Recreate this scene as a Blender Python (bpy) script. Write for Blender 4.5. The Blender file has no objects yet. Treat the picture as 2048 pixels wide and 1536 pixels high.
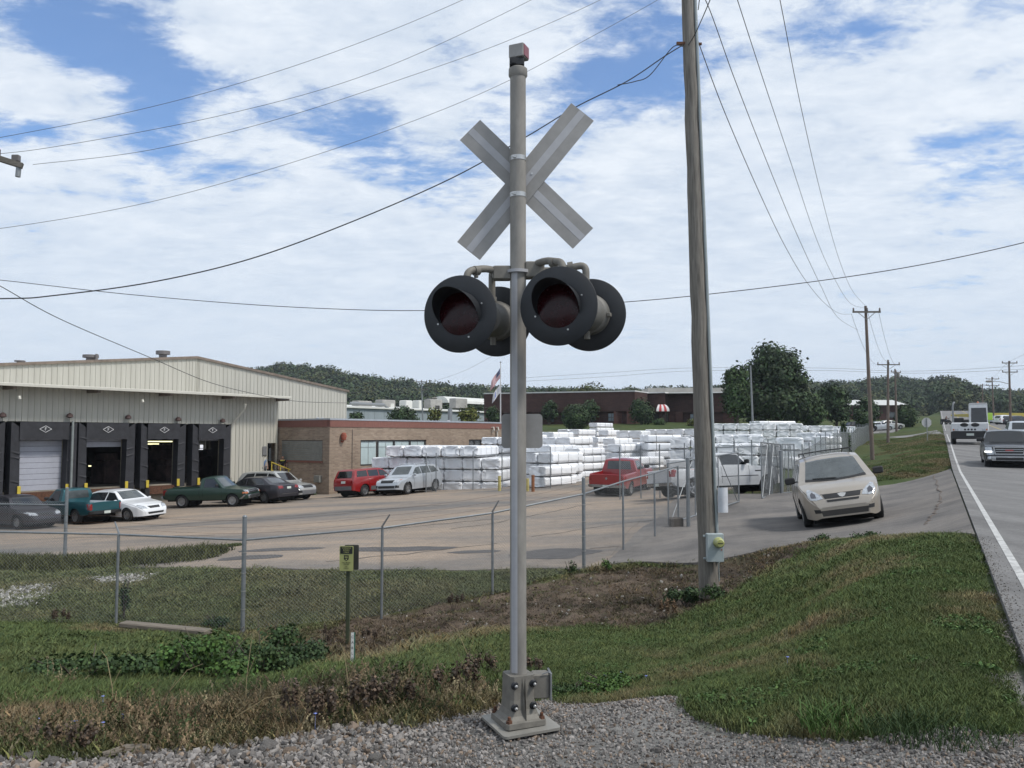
import bpy, bmesh, math, random
import numpy as np
from mathutils import Vector, Matrix
from mathutils.bvhtree import BVHTree

random.seed(7); rng = np.random.default_rng(7)
HAZE = True
S = bpy.context.scene
COL = S.collection
R = math.radians
PI = math.pi

# ---------------------------------------------------------------- camera
CAMZ = 1.6
F = 1657.0
TH = math.atan(104 / F)
cd = bpy.data.cameras.new('camera'); cam = bpy.data.objects.new('camera', cd); COL.objects.link(cam)
cd.sensor_width = 36; cd.lens = F / 2048 * 36; cd.clip_start = 0.1; cd.clip_end = 6000
cam.location = (0, 0, CAMZ); cam.rotation_euler = (PI / 2 + TH, 0, 0)
S.camera = cam

S.cycles.max_bounces = 5; S.cycles.diffuse_bounces = 2; S.cycles.glossy_bounces = 2; S.cycles.volume_bounces = 0
# ---------------------------------------------------------------- light
S.view_settings.view_transform = 'Standard'; S.view_settings.look = 'None'
S.view_settings.gamma = 1; S.view_settings.use_curve_mapping = False
S.view_settings.exposure = 0.15
SUN_EL, SUN_AZ = 52, 115        # azimuth measured clockwise from +Y (the view direction)
SKY_STR = 0.11
W = bpy.data.worlds.new('World'); S.world = W; W.use_nodes = True
nt = W.node_tree; N = nt.nodes; L = nt.links; N.clear()
def nd(t, **k):
    n = N.new(t)
    for a, b in k.items(): setattr(n, a, b)
    return n
out = nd('ShaderNodeOutputWorld'); bg = nd('ShaderNodeBackground'); L.new(bg.outputs[0], out.inputs[0])
sky = nd('ShaderNodeTexSky', sky_type='NISHITA', sun_disc=False)
sky.sun_elevation = R(SUN_EL); sky.sun_rotation = R(SUN_AZ); sky.air_density = 1.0; sky.dust_density = 1.2; sky.ozone_density = 1.6
tc = nd('ShaderNodeTexCoord')
sep = nd('ShaderNodeSeparateXYZ'); L.new(tc.outputs['Generated'], sep.inputs[0])
def math_(op, a, b=None, c=None, clamp=False):
    m = nd('ShaderNodeMath', operation=op, use_clamp=clamp)
    for i, v in enumerate((a, b, c)):
        if v is None: continue
        if isinstance(v, (int, float)): m.inputs[i].default_value = v
        else: L.new(v, m.inputs[i])
    return m.outputs[0]
zz = math_('MAXIMUM', sep.outputs[2], 0.0)
den = math_('ADD', zz, 0.13)
u = math_('DIVIDE', sep.outputs[0], den); v = math_('DIVIDE', sep.outputs[1], den)
comb = nd('ShaderNodeCombineXYZ'); L.new(u, comb.inputs[0]); L.new(v, comb.inputs[1])
mp = nd('ShaderNodeMapping'); L.new(comb.outputs[0], mp.inputs[0]); mp.inputs['Location'].default_value = (3.1, 1.7, 0); mp.inputs['Rotation'].default_value = (0, 0, R(-28))
mp.inputs['Scale'].default_value = (0.85, 1.25, 1)
def noise(vec, scale, detail, rough, dist=0.0, off=0.0):
    n = nd('ShaderNodeTexNoise', noise_dimensions='4D'); L.new(vec, n.inputs['Vector'])
    n.inputs['Scale'].default_value = scale; n.inputs['Detail'].default_value = detail
    n.inputs['Roughness'].default_value = rough; n.inputs['Distortion'].default_value = dist; n.inputs['W'].default_value = off
    return n.outputs['Fac']
n1 = noise(mp.outputs[0], 1.1, 3, 0.5, 0.3, 4.0)
n2 = noise(mp.outputs[0], 4.2, 9, 0.62, 0.15, 1.0)
n3 = noise(mp.outputs[0], 11.0, 8, 0.68, 0.4, 7.0)
cov = math_('ADD', math_('MULTIPLY', n3, 0.30), math_('ADD', math_('MULTIPLY', n1, 0.38), math_('MULTIPLY', n2, 0.50)))
# openings of clear sky as the day shows them: each is a direction and a width
def opening(px, py, width, amt):
    d = Vector(((px - 1024) / F, math.cos(TH) - (768 - py) / F * math.sin(TH), math.sin(TH) + (768 - py) / F * math.cos(TH))).normalized()
    dp = nd('ShaderNodeVectorMath', operation='DISTANCE'); L.new(tc.outputs['Generated'], dp.inputs[0]); dp.inputs[1].default_value = d
    q = math_('MULTIPLY', math_('POWER', math_('DIVIDE', dp.outputs['Value'], width), 2.0), -1.0)
    return math_('MULTIPLY', math_('EXPONENT', q), amt * (.62 if amt > 0 else 1))
tot = None
for o_ in [(60, 40, 0.08, 0.17), (230, 120, 0.065, 0.26), (350, 175, 0.05, 0.22), (110, 250, 0.035, 0.12), (320, 300, 0.03, 0.12), (500, 190, 0.03, 0.14), (1330, 40, 0.03, 0.12), (1860, 300, 0.025, 0.14), (190, 205, 0.035, -0.16), (20, 140, 0.035, -0.12), (90, 190, 0.03, -0.10), (400, 240, 0.03, -0.08), (620, 215, 0.05, 0.15), (740, 265, 0.045, 0.17), (1200, 165, 0.05, 0.20), (1320, 150, 0.05, 0.18), (1230, 30, 0.04, 0.08),
           (850, 380, 0.035, 0.10), (1160, 350, 0.03, 0.12), (1700, 60, 0.05, 0.08), (1940, 350, 0.035, 0.10), (250, 375, 0.03, 0.07),
           (620, 60, 0.11, -0.12), (160, 270, 0.05, -0.06), (1550, 250, 0.16, -0.10), (420, 480, 0.16, -0.06), (870, 240, 0.035, -0.12), (1250, 420, 0.10, -0.07)]:
    t_ = opening(*o_); tot = t_ if tot is None else math_('ADD', tot, t_)
cov = math_('SUBTRACT', cov, tot)
# the cloud sheet thickens towards the horizon, where one looks along it
low = math_('MULTIPLY', math_('SUBTRACT', 0.32, zz, None, True), 0.30)
cov = math_('ADD', cov, low)
mr = nd('ShaderNodeMapRange', interpolation_type='SMOOTHSTEP'); L.new(cov, mr.inputs[0])
mr.inputs[1].default_value = 0.45; mr.inputs[2].default_value = 0.60; mr.inputs[3].default_value = 0.05; mr.inputs[4].default_value = 0.97
cr = nd('ShaderNodeValToRGB'); L.new(math_('ADD', math_('MULTIPLY', n2, 0.6), math_('MULTIPLY', n3, 0.4)), cr.inputs[0])
cr.color_ramp.elements[0].position = 0.36; cr.color_ramp.elements[0].color = (5.0, 5.8, 6.9, 1)
cr.color_ramp.elements[1].position = 0.60; cr.color_ramp.elements[1].color = (7.3, 7.8, 8.4, 1)
# near the horizon clouds look through more blue air
hz = nd('ShaderNodeMapRange'); L.new(zz, hz.inputs[0]); hz.inputs[1].default_value = 0.0; hz.inputs[2].default_value = 0.30; hz.inputs[3].default_value = 0.0; hz.inputs[4].default_value = 1.0
mixh = nd('ShaderNodeMixRGB'); L.new(hz.outputs[0], mixh.inputs[0]); mixh.inputs[1].default_value = (5.9, 6.7, 7.7, 1); L.new(cr.outputs[0], mixh.inputs[2])
mix = nd('ShaderNodeMixRGB'); L.new(mr.outputs[0], mix.inputs[0])
skyt = nd('ShaderNodeMixRGB', blend_type='MULTIPLY'); skyt.inputs[0].default_value = 1; L.new(sky.outputs[0], skyt.inputs[1]); skyt.inputs[2].default_value = (0.92, 1.2, 1.5, 1)
L.new(skyt.outputs[0], mix.inputs[1]); L.new(mixh.outputs[0], mix.inputs[2])
L.new(mix.outputs[0], bg.inputs[0]); bg.inputs[1].default_value = SKY_STR

sd = bpy.data.lights.new('sun', 'SUN'); sun = bpy.data.objects.new('sun', sd); COL.objects.link(sun)
sd.energy = 2.7; sd.angle = R(9); sd.color = (1.0, 0.96, 0.9)
az = R(SUN_AZ); el = R(SUN_EL)
sdir = Vector((math.sin(az) * math.cos(el), math.cos(az) * math.cos(el), math.sin(el)))
sun.rotation_euler = sdir.to_track_quat('Z', 'Y').to_euler(); sun.location = (0, -5, 60)

# ---------------------------------------------------------------- helpers
def tag(o, label=None, cat=None, group=None, kind=None):
    if label: o['label'] = label
    if cat: o['category'] = cat
    if group: o['group'] = group
    if kind: o['kind'] = kind
    return o
def empty(name, loc=(0, 0, 0), rot=(0, 0, 0), label=None, cat=None, group=None):
    o = bpy.data.objects.new(name, None); COL.objects.link(o); o.location = loc; o.rotation_euler = rot; o.empty_display_size = .2
    return tag(o, label, cat, group)
def link(name, me, parent=None, loc=None, rot=None, mat=None):
    o = bpy.data.objects.new(name, me); COL.objects.link(o)
    if parent is not None: o.parent = parent
    if loc is not None: o.location = loc
    if rot is not None: o.rotation_euler = rot
    if mat is not None and len(me.materials) == 0: me.materials.append(mat)
    return o
class MB:
    """collects shapes into one mesh"""
    def __init__(s): s.v = []; s.f = []; s.sm = []
    def add(s, vs, fs, smooth=False):
        b = len(s.v); s.v += [tuple(p) for p in vs]; s.f += [tuple(i + b for i in f) for f in fs]; s.sm += [smooth] * len(fs); return s
    def box(s, c, d, rz=0, m=None):
        x, y, z = d[0] / 2, d[1] / 2, d[2] / 2
        M = Matrix.Translation(c) @ Matrix.Rotation(rz, 4, 'Z') if m is None else Matrix.Translation(c) @ m
        vs = [M @ Vector(p) for p in [(-x, -y, -z), (x, -y, -z), (x, y, -z), (-x, y, -z), (-x, -y, z), (x, -y, z), (x, y, z), (-x, y, z)]]
        return s.add(vs, [(0, 3, 2, 1), (4, 5, 6, 7), (0, 1, 5, 4), (1, 2, 6, 5), (2, 3, 7, 6), (3, 0, 4, 7)])
    def cbox(s, c, d, b=.01, rz=0):
        """box with chamfered vertical and top edges"""
        x, y, z = d[0] / 2, d[1] / 2, d[2] / 2
        M = Matrix.Translation(c) @ Matrix.Rotation(rz, 4, 'Z')
        def ring(xx, yy, bb, zz_): return [(-xx + bb, -yy, zz_), (xx - bb, -yy, zz_), (xx, -yy + bb, zz_), (xx, yy - bb, zz_), (xx - bb, yy, zz_), (-xx + bb, yy, zz_), (-xx, yy - bb, zz_), (-xx, -yy + bb, zz_)]
        rs = [ring(x - b, y - b, b, -z), ring(x, y, b, -z + b), ring(x, y, b, z - b), ring(x - b, y - b, b, z)]
        vs = [M @ Vector(p) for r in rs for p in r]; fs = [tuple(range(7, -1, -1)), tuple(range(24, 32))]
        for k in range(3):
            for i in range(8): fs.append((k * 8 + i, k * 8 + (i + 1) % 8, (k + 1) * 8 + (i + 1) % 8, (k + 1) * 8 + i))
        return s.add(vs, fs)
    def tube(s, pts, r, n=8, cap=True, smooth=True):
        pts = [Vector(p) for p in pts]; rs = r if isinstance(r, (list, tuple)) else [r] * len(pts)
        vs = []; up = None
        for i, p in enumerate(pts):
            t = (pts[min(i + 1, len(pts) - 1)] - pts[max(i - 1, 0)])
            t = t.normalized() if t.length > 1e-9 else Vector((0, 0, 1))
            if up is None: up = Vector((0, 0, 1)) if abs(t.z) < .9 else Vector((1, 0, 0))
            a = t.cross(up).normalized(); b = a.cross(t).normalized(); up = b
            for k in range(n):
                q = 2 * PI * (k + .5) / n
                vs.append(p + a * math.cos(q) * rs[i] + b * math.sin(q) * rs[i])
        fs = []
        for i in range(len(pts) - 1):
            for k in range(n): fs.append((i * n + k, i * n + (k + 1) % n, (i + 1) * n + (k + 1) % n, (i + 1) * n + k))
        s.add(vs, fs, smooth)
        if cap:
            b = len(s.v) - len(vs)
            s.f += [tuple(b + k for k in range(n))[::-1], tuple(b + (len(pts) - 1) * n + k for k in range(n))]; s.sm += [False, False]
        return s
    def lathe(s, prof, n=24, M=None, smooth=True, cap=True):
        """prof: (r, z) pairs, round local Z, then M"""
        M = M or Matrix.Identity(4); vs = []; fs = []
        for r, z in prof:
            for k in range(n):
                a = 2 * PI * k / n; vs.append(M @ Vector((r * math.cos(a), r * math.sin(a), z)))
        for i in range(len(prof) - 1):
            for k in range(n): fs.append((i * n + k, i * n + (k + 1) % n, (i + 1) * n + (k + 1) % n, (i + 1) * n + k))
        if cap and prof[0][0] > 1e-4: fs.append(tuple(range(n))[::-1])
        if cap and prof[-1][0] > 1e-4: fs.append(tuple((len(prof) - 1) * n + k for k in range(n)))
        return s.add(vs, fs, smooth)
    def prism(s, poly, z0, z1, M=None):
        M = M or Matrix.Identity(4); n = len(poly)
        vs = [M @ Vector((p[0], p[1], z0)) for p in poly] + [M @ Vector((p[0], p[1], z1)) for p in poly]
        return s.add(vs, [tuple(range(n))[::-1], tuple(range(n, 2 * n))] + [(i, (i + 1) % n, n + (i + 1) % n, n + i) for i in range(n)])
    def mesh(s, name, sharp=38):
        me = bpy.data.meshes.new(name); me.from_pydata(s.v, [], s.f); me.update()
        me.polygons.foreach_set('use_smooth', s.sm)
        if any(s.sm): me.set_sharp_from_angle(angle=R(sharp))
        return me
    def obj(s, name, mat, parent=None, loc=None, rot=None, sharp=38):
        return link(name, s.mesh(name, sharp), parent, loc, rot, mat)
def tri(a, b, n):
    return [Vector(a).lerp(Vector(b), i / n) for i in range(n + 1)]

# ---------------------------------------------------------------- materials
MATS = {}
def mat(name, col, rough=.7, metal=0, var=.12, scale=6.0, bump=0.0, bscale=None, coat=0, spec=.5, col2=None, stretch=None, emit=None, alpha=None, trans=0, det=6):
    if name in MATS: return MATS[name]
    m = bpy.data.materials.new(name); m.use_nodes = True; MATS[name] = m
    t = m.node_tree; n = t.nodes; l = t.links; p = n['Principled BSDF']
    p.inputs['Roughness'].default_value = rough; p.inputs['Metallic'].default_value = metal
    p.inputs['Coat Weight'].default_value = coat; p.inputs['Coat Roughness'].default_value = .06
    p.inputs['Specular IOR Level'].default_value = spec
    if trans: p.inputs['Transmission Weight'].default_value = trans
    c1 = tuple(max(0, c * (1 - var)) for c in col[:3]) + (1,); c2 = tuple(min(1, c * (1 + var)) for c in col[:3]) + (1,)
    if col2: c2 = tuple(col2) + (1,); c1 = tuple(col) + (1,)
    tcn = n.new('ShaderNodeTexCoord'); mpn = n.new('ShaderNodeMapping'); l.new(tcn.outputs['Object'], mpn.inputs[0])
    if stretch: mpn.inputs['Scale'].default_value = stretch
    ns = n.new('ShaderNodeTexNoise'); l.new(mpn.outputs[0], ns.inputs['Vector']); ns.inputs['Scale'].default_value = scale; ns.inputs['Detail'].default_value = det; ns.inputs['Roughness'].default_value = .65
    r_ = n.new('ShaderNodeValToRGB'); l.new(ns.outputs['Fac'], r_.inputs[0]); r_.color_ramp.elements[0].position = .33; r_.color_ramp.elements[1].position = .67
    r_.color_ramp.elements[0].color = c1; r_.color_ramp.elements[1].color = c2
    l.new(r_.outputs[0], p.inputs['Base Color'])
    if bump:
        bn = n.new('ShaderNodeTexNoise'); l.new(mpn.outputs[0], bn.inputs['Vector']); bn.inputs['Scale'].default_value = bscale or scale * 4; bn.inputs['Detail'].default_value = 5
        b = n.new('ShaderNodeBump'); b.inputs['Strength'].default_value = 1; b.inputs['Distance'].default_value = bump
        l.new(bn.outputs['Fac'], b.inputs['Height']); l.new(b.outputs[0], p.inputs['Normal'])
    if emit:
        p.inputs['Emission Color'].default_value = tuple(emit[:3]) + (1,); p.inputs['Emission Strength'].default_value = emit[3]
    return m
def tinted(name, rough=.8, var=.25, kind='INSTANCER', spec=.2, sub=0):
    """leaf or blade material whose colour comes from a stored tint"""
    m = bpy.data.materials.new(name); m.use_nodes = True; t = m.node_tree; n = t.nodes; l = t.links; p = n['Principled BSDF']
    a = n.new('ShaderNodeAttribute'); a.attribute_type = kind; a.attribute_name = 'tint'
    g = n.new('ShaderNodeAttribute'); g.attribute_type = 'GEOMETRY'; g.attribute_name = 'shade'
    mu = n.new('ShaderNodeMixRGB'); mu.blend_type = 'MULTIPLY'; mu.inputs[0].default_value = 1
    l.new(a.outputs['Color'], mu.inputs[1]); l.new(g.outputs['Color'], mu.inputs[2]); l.new(mu.outputs[0], p.inputs['Base Color'])
    p.inputs['Roughness'].default_value = rough; p.inputs['Specular IOR Level'].default_value = spec
    return m

# ---------------------------------------------------------------- photograph bearings -> places
def P(px, py, Y):
    """point seen at (px, py) whose distance ahead is Y"""
    u_ = (768 - py) / F
    dy = math.cos(TH) - u_ * math.sin(TH); dz = math.sin(TH) + u_ * math.cos(TH)
    k = Y / dy
    return Vector(((px - 1024) / F * k, Y, CAMZ + dz * k))
# ---------------------------------------------------------------- value noise
def vnoise(x, y, s, seed=0):
    x = np.asarray(x, float) / s; y = np.asarray(y, float) / s
    xi = np.floor(x).astype(np.int64); yi = np.floor(y).astype(np.int64); fx = x - xi; fy = y - yi
    fx = fx * fx * (3 - 2 * fx); fy = fy * fy * (3 - 2 * fy)
    def h(a, b):
        n = (a * 374761393 + b * 668265263 + seed * 974711) & 0xffffffff
        n = ((n ^ (n >> 13)) * 1274126177) & 0xffffffff
        return ((n ^ (n >> 16)) & 0xffff) / 65535.0
    return (h(xi, yi) * (1 - fx) + h(xi + 1, yi) * fx) * (1 - fy) + (h(xi, yi + 1) * (1 - fx) + h(xi + 1, yi + 1) * fx) * fy
def fbm(x, y, s, o=4, seed=0):
    t = 0; a = 1; w = 0
    for k in range(o): t = t + a * vnoise(x, y, s / 2 ** k, seed + k * 17); w += a; a *= .55
    return t / w
def sstep(a, b, x):
    t = np.clip((x - a) / (b - a), 0, 1); return t * t * (3 - 2 * t)

# ---------------------------------------------------------------- heights
ROADY = np.array([-20, 0, 36, 48, 62, 100, 180, 300, 345, 380, 700]); ROADZ = np.array([0, 0, 0, .32, .85, 1.85, 4.7, 10.5, 12, 11, 8])
def zroad(y): return np.interp(y, ROADY, ROADZ)
def xroad(y): return .515 * y + .85          # centre of the white edge line
cp = []                                       # (x, y, z)
def c(px, py, d): cp.append(tuple(P(px, py, d)))
def w(x, y, z): cp.append((x, y, z + CAMZ))
for a in [(1040, 1462, 5.9), (1024, 1536, 5.25), (700, 1536, 5.25), (300, 1536, 5.3), (0, 1530, 5.35), (1400, 1536, 5.2), (1800, 1536, 5.0), (1400, 1400, 6.3), (800, 1470, 5.75), (1150, 1430, 6.1),
          (0, 1480, 5.9), (400, 1475, 6.0), (900, 1400, 6.6), (0, 1400, 7.3), (400, 1390, 7.6), (850, 1345, 8.2),
          (100, 1345, 10.4), (450, 1395, 9.4), (450, 1330, 12.6), (100, 1280, 14.2), (700, 1362, 11.4), (700, 1295, 15.3),
          (230, 1250, 16.9), (485, 1265, 16.5), (763, 1236, 16.95), (985, 1192, 18.4), (1167, 1141, 20), (1247, 1103, 22.1), (1310, 1076, 23.9), (1375, 1054, 26), (0, 1245, 17),
          (1100, 1310, 11.0), (1250, 1285, 12.4), (900, 1320, 11.3), (1330, 1250, 13.6), (1000, 1262, 14.2), (1200, 1225, 15.4), (1080, 1235, 15.8), (1180, 1170, 17.9), (1420, 1195, 15.3), (1350, 1200, 15.6), (1500, 1165, 15.8), (1400, 1152, 17.4), (1300, 1158, 17.8),
          (130, 1132, 24), (0, 1130, 24), (480, 1135, 21.4), (800, 1135, 21.3), (1000, 1135, 20.9), (1100, 1132, 20.6), (1230, 1131, 19.4), (1400, 1118, 18.9), (1600, 1090, 18.6),
          (1605, 1070, 21.6), (1740, 1051, 21.2), (1605, 1048, 24.3), (1735, 1030, 24.0), (1700, 1072, 17.3),
          (1560, 989, 38), (1450, 990, 36), (1240, 992, 43), (1360, 1052, 26), (1500, 1030, 29), (1100, 1060, 28), (800, 1050, 31), (400, 1060, 32), (150, 1075, 32), (0, 1090, 31),
          (60, 1056, 38), (250, 1040, 41), (430, 1012, 45.5), (520, 1004, 48), (590, 998, 50.5), (660, 990, 53.4), (820, 987, 50), (740, 988, 52), (1000, 976, 52), (1100, 973, 48), (1165, 958, 56), (1280, 930, 62), (1340, 940, 55),
          (1480, 955, 50), (1600, 925, 55), (1745, 921, 59), (1660, 938, 56), (1776, 886, 95), (1855, 883, 75), (1800, 930, 50), (1700, 975, 37.5), (1850, 945, 42),
          (1100, 900, 80), (1400, 892, 80), (1600, 910, 76), (1700, 911, 75), (1743, 881, 112), (1100, 868, 105), (1400, 867, 105), (1270, 846, 147), (1100, 850, 147), (1450, 846, 147), (1650, 866, 130), (1765, 868, 120),
          (1700, 835, 200), (1400, 840, 200), (1000, 842, 200), (700, 845, 200), (300, 850, 200), (1850, 838, 200), (500, 870, 100), (200, 880, 90), (0, 960, 60), (400, 930, 75), (700, 920, 75), (900, 900, 80)]: c(*a)
for a in [(-6, 0, -2.05), (0, 0, -2.0), (4, 0, -1.8), (-14, 3, -2.4), (0, -4, -2), (-20, 12, -3.8), (-30, 20, -4.0), (-30, 40, -4.3), (-60, 60, -4), (-60, 20, -4), (-100, 150, 0),
          (-12, 6, -2.3), (-12, 9, -3.4), (1.6, 8, -2.25), (2.2, 9.5, -2.55), (3.2, 8, -1.95), (4.3, 11, -2.1), (3.2, 12, -2.75), (5.4, 14.5, -2.2), (2.9, 6.4, -1.82), (4.0, 9.5, -1.9), (1.2, 10, -2.75), (1.2, 7.6, -2.3), (0.2, 7.2, -2.3), (5.6, 12.3, -1.85),
          (70, 40, -1.7), (11.8, 25.5, -2.0), (14, 32, -1.85), (16.2, 36, -1.8), (12, 33, -2.3), (9.6, 29, -2.35), (11.5, 21, -1.85), (90, 100, 0), (60, 10, -1.8), (120, 200, 3), (40, 20, -1.7), (200, 300, 6), (-200, 300, 3), (0, 300, 4), (100, 300, 7)]: w(*a)
for yy in (0, 5, 10, 15, 20, 30, 40, 50, 62, 80, 100, 140, 200, 300):
    for o_ in (-.6, 5, 11.5):
        cp.append((xroad(yy) + o_, yy, float(zroad(yy)) - .03))
CP = np.array(cp)
def warp(x, y):
    q = np.maximum(y, -5.5) + 7.0
    return np.stack([np.asarray(x) / q * 1.0, np.log(q)], -1)
def _tps(A, B):
    d2 = ((A[:, None, :] - B[None, :, :]) ** 2).sum(-1); return .5 * d2 * np.log(d2 + 1e-12)
_C = warp(CP[:, 0], CP[:, 1]); _n = len(_C)
_K = _tps(_C, _C) + np.eye(_n) * 2e-4
_P = np.concatenate([np.ones((_n, 1)), _C], 1)
_A = np.block([[_K, _P], [_P.T, np.zeros((3, 3))]])
_q = np.maximum(CP[:, 1], -5.5) + 7.0
_w = np.linalg.solve(_A, np.concatenate([CP[:, 2] - 0, np.zeros(3)]))
def rbf(x, y):
    x = np.atleast_1d(np.asarray(x, float)).ravel(); y = np.atleast_1d(np.asarray(y, float)).ravel(); o = np.empty(len(x))
    for i in range(0, len(x), 20000):
        Q = warp(x[i:i + 20000], y[i:i + 20000])
        o[i:i + 20000] = _tps(Q, _C) @ _w[:_n] + _w[_n] + Q @ _w[_n + 1:]
    return o
DRV = [(5.2, 19.4), (7.0, 17.6), (7.6, 14.6), (8.6, 13.2), (30, 25), (30, 48), (20.5, 40.3), (17.4, 38.0), (15.5, 36.5), (10, 30), (5.5, 25)]
def ridge(x, y):
    """wooded hills: crest heights by bearing"""
    b = 1024 + np.asarray(x) / np.maximum(y, 1) * F
    top = np.interp(b, [-900, 0, 300, 480, 560, 640, 720, 830, 1000, 1110, 1300, 1500, 1650, 1800, 1880, 1950, 2050, 2400, 3000], [14, 24, 28, 33, 39, 35, 30, 23, 20, 19, 19, 22, 24, 27, 24, 19, 18, 20, 14])
    k = sstep(330, 620, y) * (1 - .5 * sstep(760, 1200, y))
    return top * k
def gz(x, y):
    x = np.atleast_1d(np.asarray(x, float)); y = np.atleast_1d(np.asarray(y, float)); sh = x.shape; x = x.ravel(); y = y.ravel()
    yc = np.clip(y, -5, 300); z = rbf(np.clip(x, -260, 300) * 1.0, yc)
    far = sstep(220, 300, y); z = z * (1 - far) + 5.0 * far
    lat = x - xroad(y)
    wr = sstep(-5.0, -.55, lat) * (1 - sstep(12.5, 22, lat)) 
    wr = np.where(y < 36, sstep(-3.0, -.45, lat) * (1 - sstep(12.5, 22, lat)), wr)
    z = z * (1 - wr) + (zroad(y)) * wr
    # the driveway falls away from the road in one even curve
    if DRV is not None:
        s_ = np.maximum(-.3 - lat, 0); zd = -(1.32 * (1 - np.exp(-s_ / 4.0)) + .22 * sstep(6, 13, s_)); k = sstep(-1.6, .3, pdist(x, y, DRV)) * (y < 48) * (y > 11); z = z * (1 - k) + zd * k
    z = z + ridge(x, y) * (1 - wr * (1 - sstep(345, 400, y)))
    return z.reshape(sh)
def gz1(x, y): return float(gz([x], [y])[0])
def G(px, py, y0=3.0, y1=900):
    """where the line of sight through (px, py) meets the ground"""
    Y = np.exp(np.linspace(math.log(y0), math.log(y1), 500)); u_ = (768 - py) / F
    dy = math.cos(TH) - u_ * math.sin(TH); dz = math.sin(TH) + u_ * math.cos(TH)
    X = (px - 1024) / F * Y / dy; Z = CAMZ + dz * Y / dy
    h = Z - gz(X, Y); k = np.where(h < 0)[0]
    if len(k) == 0: i = len(Y) - 1; return Vector((X[i], Y[i], Z[i]))
    i = max(k[0], 1); t = h[i - 1] / (h[i - 1] - h[i])
    return Vector((X[i - 1] + (X[i] - X[i - 1]) * t, Y[i - 1] + (Y[i] - Y[i - 1]) * t, Z[i - 1] + (Z[i] - Z[i - 1]) * t))
def inpoly(x, y, poly):
    x = np.asarray(x); y = np.asarray(y); r = np.zeros(x.shape, bool); n = len(poly)
    for i in range(n):
        x1, y1 = poly[i][0], poly[i][1]; x2, y2 = poly[(i + 1) % n][0], poly[(i + 1) % n][1]
        cnd = ((y1 > y) != (y2 > y)); 
        with np.errstate(divide='ignore', invalid='ignore'): r ^= cnd & (x < (x2 - x1) * (y - y1) / (y2 - y1 + 1e-12) + x1)
    return r
def pdist(x, y, poly):
    """signed distance, positive inside"""
    d = np.full(np.shape(x), 1e9); n = len(poly)
    for i in range(n):
        ax, ay = poly[i][0], poly[i][1]; bx, by = poly[(i + 1) % n][0], poly[(i + 1) % n][1]
        ex, ey = bx - ax, by - ay; t = np.clip(((x - ax) * ex + (y - ay) * ey) / (ex * ex + ey * ey + 1e-12), 0, 1)
        d = np.minimum(d, np.hypot(x - ax - t * ex, y - ay - t * ey))
    return np.where(inpoly(x, y, poly), d, -d)

# ---------------------------------------------------------------- zones on the ground
def GP(pts): return [G(*p)[:2] for p in pts]
Z_BALLAST = [(-40, -6), (-40, 4.9)] + GP([(0, 1508), (150, 1505), (400, 1500), (650, 1462), (800, 1452), (950, 1415), (1090, 1398), (1350, 1395), (1400, 1425), (1560, 1458), (1700, 1490), (2020, 1465), (2200, 1400)]) + [(4.2, -6)]
Z_DIRT = GP([(640, 1262), (700, 1245), (900, 1205), (1040, 1178), (1150, 1145), (1240, 1136), (1420, 1128), (1560, 1102), (1640, 1092), (1500, 1165), (1440, 1205), (1380, 1225), (1330, 1250), (1150, 1252), (1000, 1262), (900, 1285), (760, 1320), (640, 1330), (560, 1290)])
Z_GULLY = GP([(1225, 1142), (1330, 1160), (1420, 1160), (1500, 1140), (1600, 1104), (1560, 1102), (1420, 1131), (1300, 1137)])
Z_ROCKS = [GP([(-60, 1190), (60, 1172), (150, 1160), (110, 1190), (60, 1215), (-60, 1225)]), GP([(160, 1158), (250, 1148), (330, 1150), (300, 1162), (200, 1170)])]
Z_GR2 = GP([(1950, 1350), (2040, 1340), (2070, 1400), (2040, 1420)])
Z_DRYL = GP([(-60, 1500), (500, 1490), (900, 1430), (1000, 1390), (860, 1370), (600, 1400), (300, 1425), (-60, 1440)])
Z_GREEN = GP([(-60, 1440), (300, 1425), (620, 1395), (800, 1350), (1080, 1375), (1300, 1330), (1500, 1210), (1420, 1212), (1250, 1262), (1050, 1272), (900, 1300), (700, 1345), (560, 1330), (500, 1275), (-60, 1275)])
Z_DRYR = GP([(1250, 1300), (1500, 1250), (1800, 1225), (1900, 1190), (1880, 1260), (1600, 1290), (1300, 1340)])

# yard edges (near side), driveway edges, road
YN = [(-60, 24.6), (-34, 24.6)] + [tuple(p) for p in GP([(0, 1122), (60, 1124), (200, 1136), (480, 1140), (800, 1141), (1000, 1141), (1100, 1137)])] + [(2.1, 19.75)]
e_near = [(2.1, 19.75)] + GP([(1400, 1128), (1500, 1110), (1580, 1093), (1620, 1086), (1700, 1079), (1800, 1074), (1900, 1071)]) + [(xroad(13.3) - .30, 13.3)]
e_far = [(8.5, 40.5), (12.2, 38.6), (14.0, 37.9)] + [tuple(G(1750, 975)[:2]), (17.4, 37.9), (19.0, 38.9)] + [(xroad(40.3) - .30, 40.3)]

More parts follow.
